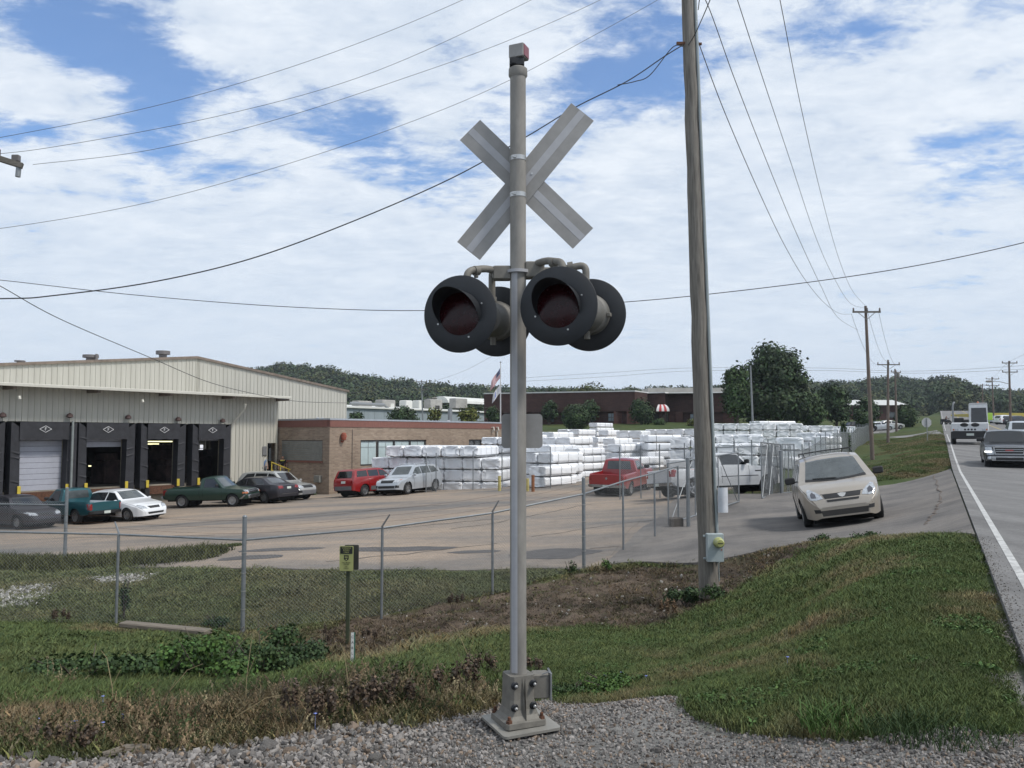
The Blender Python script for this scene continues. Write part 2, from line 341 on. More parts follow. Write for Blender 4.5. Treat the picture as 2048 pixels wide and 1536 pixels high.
def resamp(pts, n):
    pts = np.array([tuple(p)[:2] for p in pts], float); d = np.r_[0, np.cumsum(np.hypot(*np.diff(pts, axis=0).T))]
    t = np.linspace(0, d[-1], n); return np.stack([np.interp(t, d, pts[:, 0]), np.interp(t, d, pts[:, 1])], 1)
def sheet(name, A, B, m, off, nu, nv, skirt=.12, zf=None, power=1.0, jag=0):
    A = resamp(A, nu); B = resamp(B, nu)
    if jag:
        A = A + np.stack([fbm(A[:, 0], A[:, 1], .9, 3, 5) - .5, fbm(A[:, 0], A[:, 1], .9, 3, 9) - .5], 1) * jag
        B = B + np.stack([fbm(B[:, 0], B[:, 1], .9, 3, 5) - .5, fbm(B[:, 0], B[:, 1], .9, 3, 9) - .5], 1) * jag
    t = (np.linspace(0, 1, nv) ** power)[:, None, None]; G_ = A[None] * (1 - t) + B[None] * t
    X = G_[..., 0]; Y = G_[..., 1]; Z = (zf(X, Y) if zf else gz(X, Y)) + off
    # skirt ring so that the layer has an edge
    X = np.pad(X, 1, 'edge'); Y = np.pad(Y, 1, 'edge'); Zp = np.pad(Z, 1, 'edge'); Zp[0] -= skirt; Zp[-1] -= skirt; Zp[:, 0] -= skirt; Zp[:, -1] -= skirt
    nv, nu = X.shape
    vs = np.stack([X, Y, Zp], -1).reshape(-1, 3)
    i = np.arange(nv - 1)[:, None] * nu + np.arange(nu - 1)[None]
    fs = np.stack([i, i + 1, i + nu + 1, i + nu], -1).reshape(-1, 4)
    me = bpy.data.meshes.new(name); me.from_pydata(vs.tolist(), [], fs.tolist()); me.update()
    bm = bmesh.new(); bm.from_mesh(me); bmesh.ops.recalc_face_normals(bm, faces=bm.faces)
    if sum(f.normal.z for f in bm.faces) < 0: bmesh.ops.reverse_faces(bm, faces=bm.faces)
    bm.to_mesh(me); bm.free()
    me.polygons.foreach_set('use_smooth', [True] * len(me.polygons)); me.set_sharp_from_angle(angle=R(50))
    o = link(name, me, mat=m); o['kind'] = 'structure'; return o

# ---------------------------------------------------------------- ground sheet
def axis(segs):
    o = []
    for a, b, s in segs: o += list(np.arange(a, b - 1e-6, s))
    return np.array(o + [segs[-1][1]])
gx = axis([(-1500, -400, 60), (-400, -120, 14), (-120, -40, 4), (-40, -14, 1.0), (-14, -8, .3), (-8, 12, .13), (12, 24, .35), (24, 60, 1.5), (60, 140, 4), (140, 500, 14), (500, 1500, 60)])
gy = axis([(-5, 3.5, .8), (3.5, 20, .13), (20, 30, .35), (30, 60, .9), (60, 130, 2.2), (130, 300, 6), (300, 900, 14), (900, 2600, 80)])
X, Y = np.meshgrid(gx, gy)
Z = gz(X, Y)
lat = X - xroad(Y)
d_bal = pdist(X, Y, Z_BALLAST) ; d_dirt = pdist(X, Y, Z_DIRT)
YARD = YN + e_near[1:] + [(xroad(40.3), 40.3)] + [(14, 37.9), (8.5, 41), (30, 66), (40, 92), (30, 108), (-10, 108), (-60, 108)]
d_yard = pdist(X, Y, YARD)
rough = np.clip(1 - sstep(-.4, .15, d_yard), 0, 1) * (1 - sstep(-.7, -.3, lat) * (1 - sstep(11.6, 12.5, lat)))
m_bal = sstep(-.12, .12, d_bal + (fbm(X, Y, .6, 3, 3) - .5) * .5)
m_dirt = sstep(-.25, .2, d_dirt + (fbm(X, Y, .8, 3, 4) - .5) * 1.0)
Z += rough * ((fbm(X, Y, .9, 4, 11) - .5) * .10 * (1 - m_bal) + (fbm(X, Y, .5, 3, 12) - .5) * .05 * m_bal + (fbm(X, Y, .55, 4, 13) - .5) * .34 * m_dirt) * (Y < 60)
m_gul = sstep(-.15, .25, pdist(X, Y, Z_GULLY) + (fbm(X, Y, .7, 3, 14) - .5) * .5)
Z -= m_gul * .22 * rough
Z += (fbm(X, Y, 6, 3, 19) - .5) * .35 * rough * ((Y > 42) & (Y < 330))
# colours of what covers the ground
def colr(*c_): return np.array(c_, float)
g_green = colr(.042, .060, .020); g_dry = colr(.115, .090, .050); g_olive = colr(.060, .072, .022); dirt = colr(.105, .080, .060); bal = colr(.19, .185, .175); fol = colr(.028, .045, .018)
pat = fbm(X, Y, 1.6, 4, 21); pat2 = fbm(X, Y, .35, 3, 31)
wet = sstep(-.3, .3, pdist(X, Y, Z_GREEN))
dry = np.clip(sstep(.48, .72, pat) * .7 * (1 - .85 * wet) + sstep(-.3, .4, pdist(X, Y, Z_DRYR)) * .6 * sstep(.35, .6, pat) + sstep(-.3, .2, pdist(X, Y, Z_DRYL)) * .8, 0, 1)
inside = sstep(16.6, 17.4, Y) * (X < 2) * (Y < 26)
colv = g_green[None, None] * (1 - dry[..., None]) + g_dry * dry[..., None]
colv = colv * (1 - inside[..., None] * .7) + g_olive * inside[..., None] * .7
farm = ((Y > 40) & (Y < 330))[..., None]
colv = np.where(farm, g_olive * .9 + (g_green * 1.1 - g_olive * .9) * sstep(.35, .65, fbm(X, Y, 9, 3, 41))[..., None], colv)
colv = np.where((Y > 330)[..., None], fol, colv)
shadeg = .8 + .4 * fbm(X, Y, 2.5, 4, 141)[..., None]; colv = colv * shadeg
colv = colv * (1 - m_dirt[..., None]) + (dirt * (.55 + .9 * pat2[..., None])) * m_dirt[..., None]
colv = colv * (1 - m_gul[..., None] * .75) + colr(.035, .032, .03) * m_gul[..., None] * .75  # gully darkened: crevice shade painted in along with dark broken asphalt
for zp in Z_ROCKS:
    k = sstep(-.1, .2, pdist(X, Y, zp) + (fbm(X, Y, .5, 3, 8) - .5) * .9)[..., None]; colv = colv * (1 - k * .6) + colr(.20, .19, .175) * k * .6
m_b2 = np.maximum(m_bal, sstep(-.05, .1, pdist(X, Y, Z_GR2) + (fbm(X, Y, .3, 3, 6) - .5) * .4))
colv = colv * (1 - m_b2[..., None]) + bal * (.72 + .35 * fbm(X, Y, .7, 3, 55)[..., None]) * m_b2[..., None]
vs = np.stack([X, Y, Z], -1).reshape(-1, 3); nv, nu = X.shape
i = np.arange(nv - 1)[:, None] * nu + np.arange(nu - 1)[None]
fs = np.stack([i, i + 1, i + nu + 1, i + nu], -1).reshape(-1, 4)
me = bpy.data.meshes.new('ground')
me.vertices.add(len(vs)); me.vertices.foreach_set('co', vs.ravel()); me.loops.add(fs.size); me.polygons.add(len(fs))
me.polygons.foreach_set('loop_start', np.arange(0, fs.size, 4)); me.loops.foreach_set('vertex_index', fs.ravel()); me.update(calc_edges=True); me.validate()
ca = me.color_attributes.new('tint', 'FLOAT_COLOR', 'POINT'); ca.data.foreach_set('color', np.concatenate([colv.reshape(-1, 3), np.ones((len(vs), 1))], 1).ravel())
me.polygons.foreach_set('use_smooth', [True] * len(me.polygons))
gm = bpy.data.materials.new('ground_cover'); gm.use_nodes = True; t = gm.node_tree; n = t.nodes; l = t.links; p = n['Principled BSDF']; p.inputs['Roughness'].default_value = .95; p.inputs['Specular IOR Level'].default_value = .15
a = n.new('ShaderNodeAttribute'); a.attribute_name = 'tint'
tcn = n.new('ShaderNodeTexCoord')
n1_ = n.new('ShaderNodeTexNoise'); l.new(tcn.outputs['Object'], n1_.inputs['Vector']); n1_.inputs['Scale'].default_value = 14; n1_.inputs['Detail'].default_value = 8; n1_.inputs['Roughness'].default_value = .75
n2_ = n.new('ShaderNodeTexNoise'); l.new(tcn.outputs['Object'], n2_.inputs['Vector']); n2_.inputs['Scale'].default_value = .9; n2_.inputs['Detail'].default_value = 6
m1 = n.new('ShaderNodeMapRange'); l.new(n1_.outputs['Fac'], m1.inputs[0]); m1.inputs[1].default_value = .3; m1.inputs[2].default_value = .7; m1.inputs[3].default_value = .55; m1.inputs[4].default_value = 1.5
m2 = n.new('ShaderNodeMapRange'); l.new(n2_.outputs['Fac'], m2.inputs[0]); m2.inputs[1].default_value = .3; m2.inputs[2].default_value = .7; m2.inputs[3].default_value = .75; m2.inputs[4].default_value = 1.25
mm = n.new('ShaderNodeMath'); mm.operation = 'MULTIPLY'; l.new(m1.outputs[0], mm.inputs[0]); l.new(m2.outputs[0], mm.inputs[1])
vm = n.new('ShaderNodeVectorMath'); vm.operation = 'SCALE'; l.new(a.outputs['Color'], vm.inputs[0]); l.new(mm.outputs[0], vm.inputs['Scale']); l.new(vm.outputs[0], p.inputs['Base Color'])
b = n.new('ShaderNodeBump'); b.inputs['Distance'].default_value = .03; l.new(n1_.outputs['Fac'], b.inputs['Height']); l.new(b.outputs[0], p.inputs['Normal'])
ground = link('ground', me, mat=gm); ground['kind'] = 'structure'

# ---------------------------------------------------------------- paved sheets
def paving(name, cA, cB, cC, scale=.25, fine=60, streak=None):
    """aggregate grain over broad worn patches"""
    m = bpy.data.materials.new(name); m.use_nodes = True; t = m.node_tree; n = t.nodes; l = t.links; p = n['Principled BSDF']; p.inputs['Roughness'].default_value = .92; p.inputs['Specular IOR Level'].default_value = .25
    tcn = n.new('ShaderNodeTexCoord'); mpn = n.new('ShaderNodeMapping'); l.new(tcn.outputs['Object'], mpn.inputs[0])
    if streak: mpn.inputs['Rotation'].default_value = (0, 0, streak[0]); mpn.inputs['Scale'].default_value = streak[1]
    def ns(sc, det, vec=None, rgh=.6):
        q = n.new('ShaderNodeTexNoise'); l.new(vec or mpn.outputs[0], q.inputs['Vector']); q.inputs['Scale'].default_value = sc; q.inputs['Detail'].default_value = det; q.inputs['Roughness'].default_value = rgh; return q.outputs['Fac']
    r1 = n.new('ShaderNodeValToRGB'); l.new(ns(scale, 7), r1.inputs[0]); e = r1.color_ramp.elements
    e[0].position = .36; e[0].color = cA + (1,); e[1].position = .64; e[1].color = cC + (1,); q = e.new(.5); q.color = cB + (1,)
    m1 = n.new('ShaderNodeMapRange'); l.new(ns(fine, 3, tcn.outputs['Object'], .8), m1.inputs[0]); m1.inputs[1].default_value = .3; m1.inputs[2].default_value = .7; m1.inputs[3].default_value = .72; m1.inputs[4].default_value = 1.3
    m2 = n.new('ShaderNodeMapRange'); l.new(ns(3.5, 8, tcn.outputs['Object'], .7), m2.inputs[0]); m2.inputs[1].default_value = .3; m2.inputs[2].default_value = .7; m2.inputs[3].default_value = .86; m2.inputs[4].default_value = 1.14
    mm = n.new('ShaderNodeMath'); mm.operation = 'MULTIPLY'; l.new(m1.outputs[0], mm.inputs[0]); l.new(m2.outputs[0], mm.inputs[1])
    vm = n.new('ShaderNodeVectorMath'); vm.operation = 'SCALE'; l.new(r1.outputs[0], vm.inputs[0]); l.new(mm.outputs[0], vm.inputs['Scale']); l.new(vm.outputs[0], p.inputs['Base Color'])
    b = n.new('ShaderNodeBump'); b.inputs['Distance'].default_value = .004; l.new(m1.outputs[0], b.inputs['Height']); l.new(b.outputs[0], p.inputs['Normal'])
    return m
M_YARD = paving('yard_gravel_paving', (.135, .127, .119), (.215, .180, .148), (.29, .228, .172), .22, 30, (R(8), (.5, 1.6, 1)))
M_DRIVE = paving('driveway_asphalt', (.105, .098, .093), (.145, .134, .124), (.18, .163, .147), .45, 40)
M_ROAD = paving('road_asphalt', (.125, .121, .118), (.160, .156, .152), (.190, .184, .178), .5, 45, (R(27), (2.5, .25, 1)))
M_SIDE = paving('side_street_asphalt', (.18, .175, .17), (.20, .195, .19), (.22, .215, .21), .3, 40)
M_PATCH = mat('dark_patch', (.028, .027, .027), .95, var=.4, scale=5, bump=.01)
sheet('yard', YN, [(-60, 108), (-30, 108), (0, 108), (24, 108)], M_YARD, .03, 130, 130, power=2.0, jag=.25)
sheet('yard_side', [(2.1, 19.75), (8.7, 46.4)], [(2.5, 19.9), (10, 37), (13.5, 37.9), (15.5, 39.5), (17, 46)], M_YARD, .022, 60, 14)
sheet('driveway', e_near, e_far, M_DRIVE, .045, 90, 60, jag=.18)
ys = np.r_[np.linspace(-5, 60, 90), np.linspace(62, 350, 80)]
def rz_(X_, Y_): return zroad(Y_)
sheet('road', [(xroad(y) - .31, y) for y in ys], [(xroad(y) + 12.2, y) for y in ys], M_ROAD, .06, 260, 12, zf=rz_, skirt=.16)
M_LINE = mat('road_paint', (.56, .56, .54), .85, scale=9, col2=(.26, .255, .25), det=9)
M_YEL = mat('yellow_road_paint', (.55, .40, .05), .8, var=.3, scale=12)
def stripe(name, off, wd, m, y0, y1, n_=220):
    yy = np.linspace(y0, y1, n_); A = [(xroad(y) + off - wd / 2, y) for y in yy]; B = [(xroad(y) + off + wd / 2, y) for y in yy]
    return sheet(name, A, B, m, .0645, n_, 2, zf=rz_, skirt=.003)
stripe('edge_line', 0, .10, M_LINE, -5, 96); stripe('edge_line', 0, .10, M_LINE, 112, 345)
stripe('edge_line', 12.0 - .2, .125, M_LINE, -5, 345)
stripe('centre_line', 4.1, .12, M_YEL, -5, 345); stripe('centre_line', 7.8, .12, M_YEL, -5, 345)
# side street that joins the road beyond the grass
sheet('side_street', [(20, 116), (34, 112.5), (xroad(99) - 4, 104), (xroad(97) - 1, 99), (xroad(95) - .28, 95)], [(20, 122), (36, 119), (xroad(112) - 6, 115), (xroad(114) - 1, 116), (xroad(116) - .28, 118)], M_SIDE, .05, 40, 8)
# lawn lot and car park to the right
sheet('parking_lot', [(xroad(y) + 13.5, y) for y in (60, 120, 200, 260)], [(xroad(y) + 75, y) for y in (60, 120, 200, 260)], M_ROAD, .05, 30, 10)
sheet('far_car_park', [(46, 122), (50, 122), (56, 122)], [(50, 136), (56, 136), (64, 136)], M_SIDE, .05, 20, 6)
# ================================================================ railroad crossing signal
M_ALU = mat('aged_aluminium', (.215, .203, .183), .72, .1, var=.24, scale=7, bump=.0006, bscale=60, stretch=(1, 1, .35))
M_ALU2 = mat('sheet_aluminium', (.25, .243, .232), .62, .25, var=.13, scale=5)
M_REFL = mat('reflective_strip', (.33, .33, .34), .5, 0, var=.06, scale=10)
M_HOUS = mat('lamp_housing', (.125, .120, .108), .6, .2, var=.2, scale=6)
M_BLK = mat('black_paint', (.008, .010, .013), .55, 0, var=.3, scale=7)
M_INBLK = mat('hood_inside', (.006, .006, .007), .8, 0)
M_LENS = mat('red_lens', (.019, .0022, .0035), .25, 0, var=.3, scale=18, spec=.3, coat=0)
M_STEEL = mat('galvanised_steel', (.24, .25, .255), .5, .55, var=.16, scale=14)
M_CAST = mat('cast_fitting', (.165, .155, .135), .7, .25, var=.18, scale=12, bump=.001)
M_RUST = mat('rusty_steel', (.10, .045, .025), .85, .2, var=.5, scale=14, bump=.002)
M_BOLT = mat('bright_bolt', (.45, .45, .44), .35, .8)
M_REDP = mat('red_plastic', (.16, .015, .018), .35, 0, coat=.3)
SX, SY = P(1036.5, 1400, 5.9)[0], 5.9
SZ = gz1(SX, SY)
def zpx(py, d=5.9): return P(1036, py, d)[2]
sig = empty('crossing_signal', (SX, SY, SZ), label='grey railroad crossing signal mast with back of its crossbuck and four black round lamps', cat='railroad signal')
def lz(py): return zpx(py) - SZ
R1 = .0575
b = MB(); b.lathe([(R1, lz(1385)), (R1, lz(141))], 28); b.obj('mast', M_ALU, sig)
b = MB(); b.lathe([(R1 + .001, lz(137)), (.068, lz(139)), (.069, lz(152)), (.0585, lz(156))], 28); b.obj('collar', M_ALU, sig)
b = MB(); b.cbox((-.008, 0, lz(128)), (.108, .11, .058), .006); b.box((-.03, -.058, lz(129)), (.03, .01, .03)); b.obj('bracket', M_BLK, sig)
b = MB(); Mr = Matrix.Rotation(R(-35), 4, 'Z'); b.cbox((.006, 0, lz(106)), (.115, .105, .098), .004, R(-24)); top = b.obj('bell_box', M_ALU2, sig)
b = MB(); b.box((.006 + .0595 * math.cos(R(-24)), .0595 * math.sin(R(-24)), lz(106)), (.006, .088, .082), R(-24)); b.obj('red_cover', M_REDP, top)
# crossbuck : two blades seen from behind, bolted to the far side of the mast
cx, cz = P(1053, 365, 5.98)[0] - SX, zpx(365, 5.98) - SZ
for (px0, py0, px1, py1, dy) in ((1165, 224, 937, 502, .070), (940, 260, 1166, 477, .078)):
    p0 = P(px0, py0, 5.9 + dy) - Vector((SX, SY, SZ)); p1 = P(px1, py1, 5.9 + dy) - Vector((SX, SY, SZ))
    dv = (p1 - p0); ln = dv.length; mid = (p0 + p1) / 2; ang = math.atan2(dv.z, dv.x)
    Mx = Matrix.Rotation(-ang, 4, 'Y')
    b = MB(); b.box((0, 0, 0), (ln, .0032, .213), m=Matrix.Identity(4)); bl = b.obj('crossbuck_blade', M_ALU2, sig, mid, (0, -ang, 0))
    b = MB(); b.box((0, -.0022, .0), (ln - .01, .0012, .052)); b.obj('reflective_strip', M_REFL, bl)
    for q in (-.07, .07):
        b = MB(); b.lathe([(.0, -.006), (.009, -.005), (.009, .0)], 8, Matrix.Translation((q, -.0016, 0)) @ Matrix.Rotation(R(90), 4, 'X') @ Matrix.Rotation(PI, 4, 'X')); b.obj('bolt', M_BOLT, bl)
for py in (318, 391):
    b = MB(); b.lathe([(R1 + .0005, lz(py) - .016), (R1 + .003, lz(py) - .016), (R1 + .003, lz(py) + .016), (R1 + .0005, lz(py) + .016)], 28)
    b.box((-.028, -.061, lz(py)), (.026, .012, .018)); b.tube([(-.05, -.066, lz(py) - .004), (-.02, -.066, lz(py) + .004)], .004, 6); b.obj('band_clamp', M_BOLT, sig)
# light strip down the front of the mast
b = MB(); zt, zb = lz(548), lz(1342)
pts = []
for k in range(7):
    a = R(-143 + 48 * k / 6); pts.append(((R1 + .0022) * math.cos(a), (R1 + .0022) * math.sin(a)))
vsx = [(p[0], p[1], zb) for p in pts] + [(p[0], p[1], zt) for p in pts]
b.add(vsx, [(k, k + 1, 8 + k, 7 + k) for k in range(6)], True); b.obj('reflective_strip', M_REFL, sig)
b = MB(); b.lathe([(R1, lz(548)), (.083, lz(547)), (.083, lz(541)), (R1, lz(540))], 28); b.obj('ring', M_REFL, sig)
# small rectangular plate on the far side
pc = P(1044, 862, 5.99) - Vector((SX, SY, SZ))
def rrect(w_, h_, r_, n_=5):
    o = []
    for cx_, cy_, a0 in ((w_ / 2 - r_, h_ / 2 - r_, 0), (-w_ / 2 + r_, h_ / 2 - r_, 90), (-w_ / 2 + r_, -h_ / 2 + r_, 180), (w_ / 2 - r_, -h_ / 2 + r_, 270)):
        for k in range(n_ + 1): o.append((cx_ + r_ * math.cos(R(a0 + 90 * k / n_)), cy_ + r_ * math.sin(R(a0 + 90 * k / n_))))
    return o
b = MB(); b.prism(rrect(.296, .246, .028), -.0015, .0015, Matrix.Rotation(R(90), 4, 'X')); b.obj('number_plate', M_ALU2, sig, pc)
# junction box and arms
jz = lz(545)
b = MB(); b.cbox((-.115, .015, lz(546)), (.13, .09, .10), .008); b.cbox((.12, .01, lz(540)), (.14, .10, .115), .008); b.cbox((0, .06, lz(543)), (.20, .05, .09), .006); b.obj('junction_box', M_CAST, sig)
lamps = [(920, 628, 5.62, -1, 1.0), (1117, 612, 5.48, -1, 1.0), (995, 643, 6.22, 1, 1.0), (1180, 630, 6.02, 1, 1.0)]
NF = Vector((-.30, -.95, -.03)).normalized()
ends = []
for (px, py, d, s_, k_) in lamps:
    C = P(px, py, d) - Vector((SX, SY, SZ)); nrm = NF if s_ < 0 else -NF
    q = nrm.to_track_quat('Z', 'Y').to_euler()
    g = empty('lamp_unit', C, q); g.parent = sig
    zr = Vector((0, 0, 1)); Mi = Matrix.Identity(4)
    b = MB(); b.lathe([(.128, -.003), (.262, -.004), (.266, 0), (.262, .004), (.148, .006), (.148, 0)], 56); b.obj('background_disc', M_BLK, g, sharp=50)
    b = MB(); b.lathe([(.0, -.265), (.07, -.262), (.108, -.245), (.125, -.19), (.131, -.10), (.146, -.085), (.146, -.065), (.150, -.055), (.150, -.006)], 40); b.obj('housing', M_HOUS, g, sharp=30)
    b = MB(); b.lathe([(.0, .030), (.06, .027), (.11, .016), (.147, .004)], 36)
    for q_ in range(-5, 6):
        pass
    b.obj('lens', M_LENS, g)
    # hood: cowl that is long on top and short at the sides
    b = MB(); n_ = 40; vs_ = []; fs_ = []; upa = R(90)
    # local frame: find which local direction is world up
    up = q.to_matrix().transposed() @ Vector((0, 0, 1)); ua = math.atan2(up.y, up.x)
    for k in range(n_ + 1):
        a = ua + R(-112 + 224 * k / n_); t_ = abs(-112 + 224 * k / n_) / 112
        ln = .012 + .24 * max(0, (1 - t_ ** 1.7))
        for rr in (.152, .149): vs_ += [(rr * math.cos(a), rr * math.sin(a), .004), ((rr + .004) * math.cos(a), (rr + .004) * math.sin(a), ln)]
    for k in range(n_):
        o_ = 4 * k; fs_ += [(o_, o_ + 4, o_ + 5, o_ + 1), (o_ + 2, o_ + 3, o_ + 7, o_ + 6), (o_ + 1, o_ + 5, o_ + 7, o_ + 3)]
    b.add(vs_, fs_, True); b.obj('hood', M_BLK, g, sharp=60)
    b = MB()
    for k in range(4):
        a = ua + R(22 + 90 * k); b.lathe([(0, .012), (.006, .011), (.007, .004)], 8, Matrix.Translation((.172 * math.cos(a), .172 * math.sin(a), 0)))
    b.obj('screws', M_BOLT, g)['kind'] = 'stuff'
    # pivot below and side lug
    if s_ > 0:
        dn = -up; b = MB(); b.tube([dn * .12 + Vector((0, 0, -.10)), dn * .185 + Vector((0, 0, -.10))], .022, 10); b.obj('pivot', M_CAST, g)
        b = MB(); a = ua + R(95); b.cbox((.155 * math.cos(a), .155 * math.sin(a), -.07), (.03, .03, .05), .004); b.obj('latch', M_CAST, g)
    ends.append((C, nrm))
def pipe(pts, r=.027):
    b = MB()
    # rounded bends
    P_ = [Vector(p) for p in pts]; o = [P_[0]]
    for i in range(1, len(P_) - 1):
        a, m_, c_ = P_[i - 1], P_[i], P_[i + 1]; d1 = min(.055, (a - m_).length * .45); d2 = min(.055, (c_ - m_).length * .45)
        q0 = m_ + (a - m_).normalized() * d1; q1 = m_ + (c_ - m_).normalized() * d2
        for k in range(7):
            t = k / 6; o.append((1 - t) ** 2 * q0 + 2 * t * (1 - t) * m_ + t * t * q1)
    o.append(P_[-1]); b.tube(o, r, 14)
    for q_ in (o[1], o[-1]):
        pass
    return b
def rel(px, py, d): return P(px, py, d) - Vector((SX, SY, SZ))
for (px, py, d, s_, k_), (x0, y0, z0) in zip(lamps, ((-.18, .0, lz(540)), (.14, -.02, lz(528)), (-.14, .05, lz(548)), (.17, .03, lz(540)))):
    C = rel(px, py, d); nrm = NF if s_ < 0 else -NF; back = C - nrm * .13
    zt_ = rel(px, 535 if s_ < 0 and px < 1000 else (517 if s_ < 0 else (548 if px < 1000 else 536)), d).z
    topc = Vector((back.x, back.y, zt_))
    b = pipe([(x0, y0, z0), (x0 + (topc.x - x0) * .35, y0 + (topc.y - y0) * .35, z0), topc, Vector((back.x, back.y, C.z + .12))], .026)
    m_ = (Vector((x0, y0, z0)) * .35 + topc * .65); dv = (topc - Vector((x0, y0, z0))).normalized()
    b.tube([m_ - dv * .02, m_ + dv * .02], .035, 12); b.cbox(tuple(m_ + Vector((0, 0, -.035))), (.03, .03, .03), .004)
    b.tube([Vector((back.x, back.y, C.z + .13)), Vector((back.x, back.y, C.z + .165))], .036, 12)
    b.obj('lamp_arm', M_CAST, sig)
# base casting
zb0 = .012
base = MB()
hw = .098
rings = [(.150, .150, .0), (.148, .148, .035), (.128, .128, .045), (.110, .108, .07), (.098, .096, .105), (.092, .090, .17), (.090, .088, lz(1350) - .05)]
n8 = []
for (a_, b_, z_) in rings:
    cc = .22 if z_ < .06 else .45
    ch = a_ * cc * .5; n8.append([(-a_ + ch, -b_, z_), (a_ - ch, -b_, z_), (a_, -b_ + ch, z_), (a_, b_ - ch, z_), (a_ - ch, b_, z_), (-a_ + ch, b_, z_), (-a_, b_ - ch, z_), (-a_, -b_ + ch, z_)])
vs_ = [p for r_ in n8 for p in r_]; fs_ = [tuple(range(7, -1, -1)), tuple(range((len(n8) - 1) * 8, len(n8) * 8))]
for k in range(len(n8) - 1):
    for i in range(8): fs_.append((k * 8 + i, k * 8 + (i + 1) % 8, (k + 1) * 8 + (i + 1) % 8, (k + 1) * 8 + i))
base.add(vs_, fs_)
RB = R(24)
bo = base.obj('base_casting', M_CAST, sig, (0, 0, .065), (0, 0, RB)); 
b = MB(); b.prism(rrect(.30 * 1.42, .30 * 1.42, .03), 0, .018); b.obj('base_plate', mat('plate_galv', (.25, .24, .215), .6, .3, var=.12), sig, (0.015, 0, .046), (R(2), R(-1), RB))
b = MB(); b.lathe([(.15, -.2), (.15, .03), (.12, .045)], 20); b.obj('foundation', mat('old_concrete', (.13, .12, .11), .9, bump=.004), sig)
rib = MB()
for sx in (-1, 1): rib.add([(sx * .006 - .006, -.10, .04), (sx * .006 + .006, -.10, .04), (0.012 * sx, -.089, .33), (0, -.138, .036)], [(0, 1, 2), (0, 2, 3), (1, 3, 2), (0, 3, 1)])
rib.obj('rib', M_CAST, bo)
for sx in (-1, 1):
    for z_ in (.125, lz(1350) - .105):
        b = MB(); Mq = Matrix.Translation((sx * .070, -.090, z_)) @ Matrix.Rotation(R(90), 4, 'X')
        b.lathe([(.026, 0), (.028, .006), (.020, .014), (.019, .018)], 12, Mq); b.lathe([(.015, .012), (.015, .03), (.011, .034)], 6, Mq, False); b.lathe([(.008, .03), (.008, .045)], 8, Mq); b.obj('clamp_bolt', M_BLK if z_ > 9 else M_BLK, bo)
        b = MB(); b.lathe([(.012, .030), (.012, .038), (.004, .047)], 10, Mq); b.obj('nut', M_BOLT, bo)
for sx in (-1, 1):
    for sy in (-1, 1):
        b = MB(); Mq = Matrix.Translation((sx * .122, sy * .122, .036)); b.lathe([(.024, 0), (.022, .018)], 6, Mq, False); b.lathe([(.012, .018), (.012, .042), (.006, .046)], 10, Mq); b.obj('anchor_bolt', M_RUST, bo)
b = MB(); b.cbox((.155, .015, lz(1371)), (.12, .12, .165), .008); jb = b.obj('terminal_box', M_CAST, sig, rot=(0, 0, R(6)))
b = MB(); b.cbox((.222, .01, lz(1371)), (.014, .145, .19), .004, R(0)); b.tube([(.16, -.052, lz(1346)), (.20, -.056, lz(1341)), (.226, -.05, lz(1345))], .004, 6); b.obj('box_lid', M_STEEL, jb)

# ================================================================ utility poles
M_WOOD = mat('weathered_pole_wood', (.16, .145, .125), .9, 0, scale=5, stretch=(6, 6, .35), var=.38, bump=.006, bscale=14)
M_WOODR = mat('red_brown_pole_wood', (.135, .105, .088), .9, 0, scale=5, stretch=(6, 6, .35), var=.35, bump=.004, bscale=14)
M_WOODC = mat('crossarm_wood', (.11, .10, .085), .9, 0, var=.3, scale=8, stretch=(.4, 5, 5))
M_INS = mat('insulator_grey', (.10, .085, .08), .4, 0, coat=.3)
M_TRIM_ = mat('dial_dark', (.06, .06, .03), .5)
M_WIRE = mat('wire_black', (.022, .022, .024), .6)
M_WIREG = mat('wire_grey', (.09, .09, .10), .55, .3)
M_PVC = mat('grey_conduit', (.26, .29, .29), .5, 0, var=.08)
def wobble_pole(b, x0, x1, h, r0, r1, n=14, seg=14, lean_y=0):
    r_ = random.Random(int(h * 97)); pts = []; rs = []
    for k in range(seg + 1):
        t = k / seg; pts.append((x0 + (x1 - x0) * t + r_.uniform(-.012, .012) * (0 < k < seg), lean_y * t + r_.uniform(-.012, .012), h * t)); rs.append(r0 + (r1 - r0) * t + r_.uniform(-.004, .004))
    return b.tube(pts, rs, n)
PB = P(1418.5, 1196, 15.3); PB.z = gz1(PB.x, PB.y)
pole = empty('utility_pole', PB, label='thick weathered wooden utility pole standing in the ditch with meter box and conduit', cat='utility pole', group='wooden utility poles')
ptop = P(1376, 0, 15.3) - PB; H_ = 12.2; lx = ptop.x / ptop.z * H_
b = MB(); wobble_pole(b, 0, lx, H_, .178, .118, 20, 26); b.obj('post', M_WOOD, pole)
def onpole(z, dx=0, dy=0): return Vector((lx * z / H_ + dx, dy, z))
rr_ = lambda z: .178 - .06 * z / H_
zc = (P(1427, 1125, 15.2) - PB).z
b = MB(); b.tube([onpole(zc, .115, -.075 - .05 * 0), onpole(5, .10, -.06), onpole(H_ - .4, .075, -.05)][0:1] + [onpole(z, math.cos(R(-38)) * (rr_(z) + .026), math.sin(R(-38)) * (rr_(z) + .026)) for z in (zc, 2.4, 4, 6, 8, 10, 11.7)], .028, 10); b.obj('conduit', M_PVC, pole)
b = MB(); b.tube([onpole(z, math.cos(R(-12)) * (rr_(z) + .012), math.sin(R(-12)) * (rr_(z) + .012)) for z in (.3, 2, 4, 6, 8, 10, 11.7)], .012, 6); b.obj('ground_wire', M_PVC, pole)
mb_c = P(1429.5, 1095, 15.02) - PB
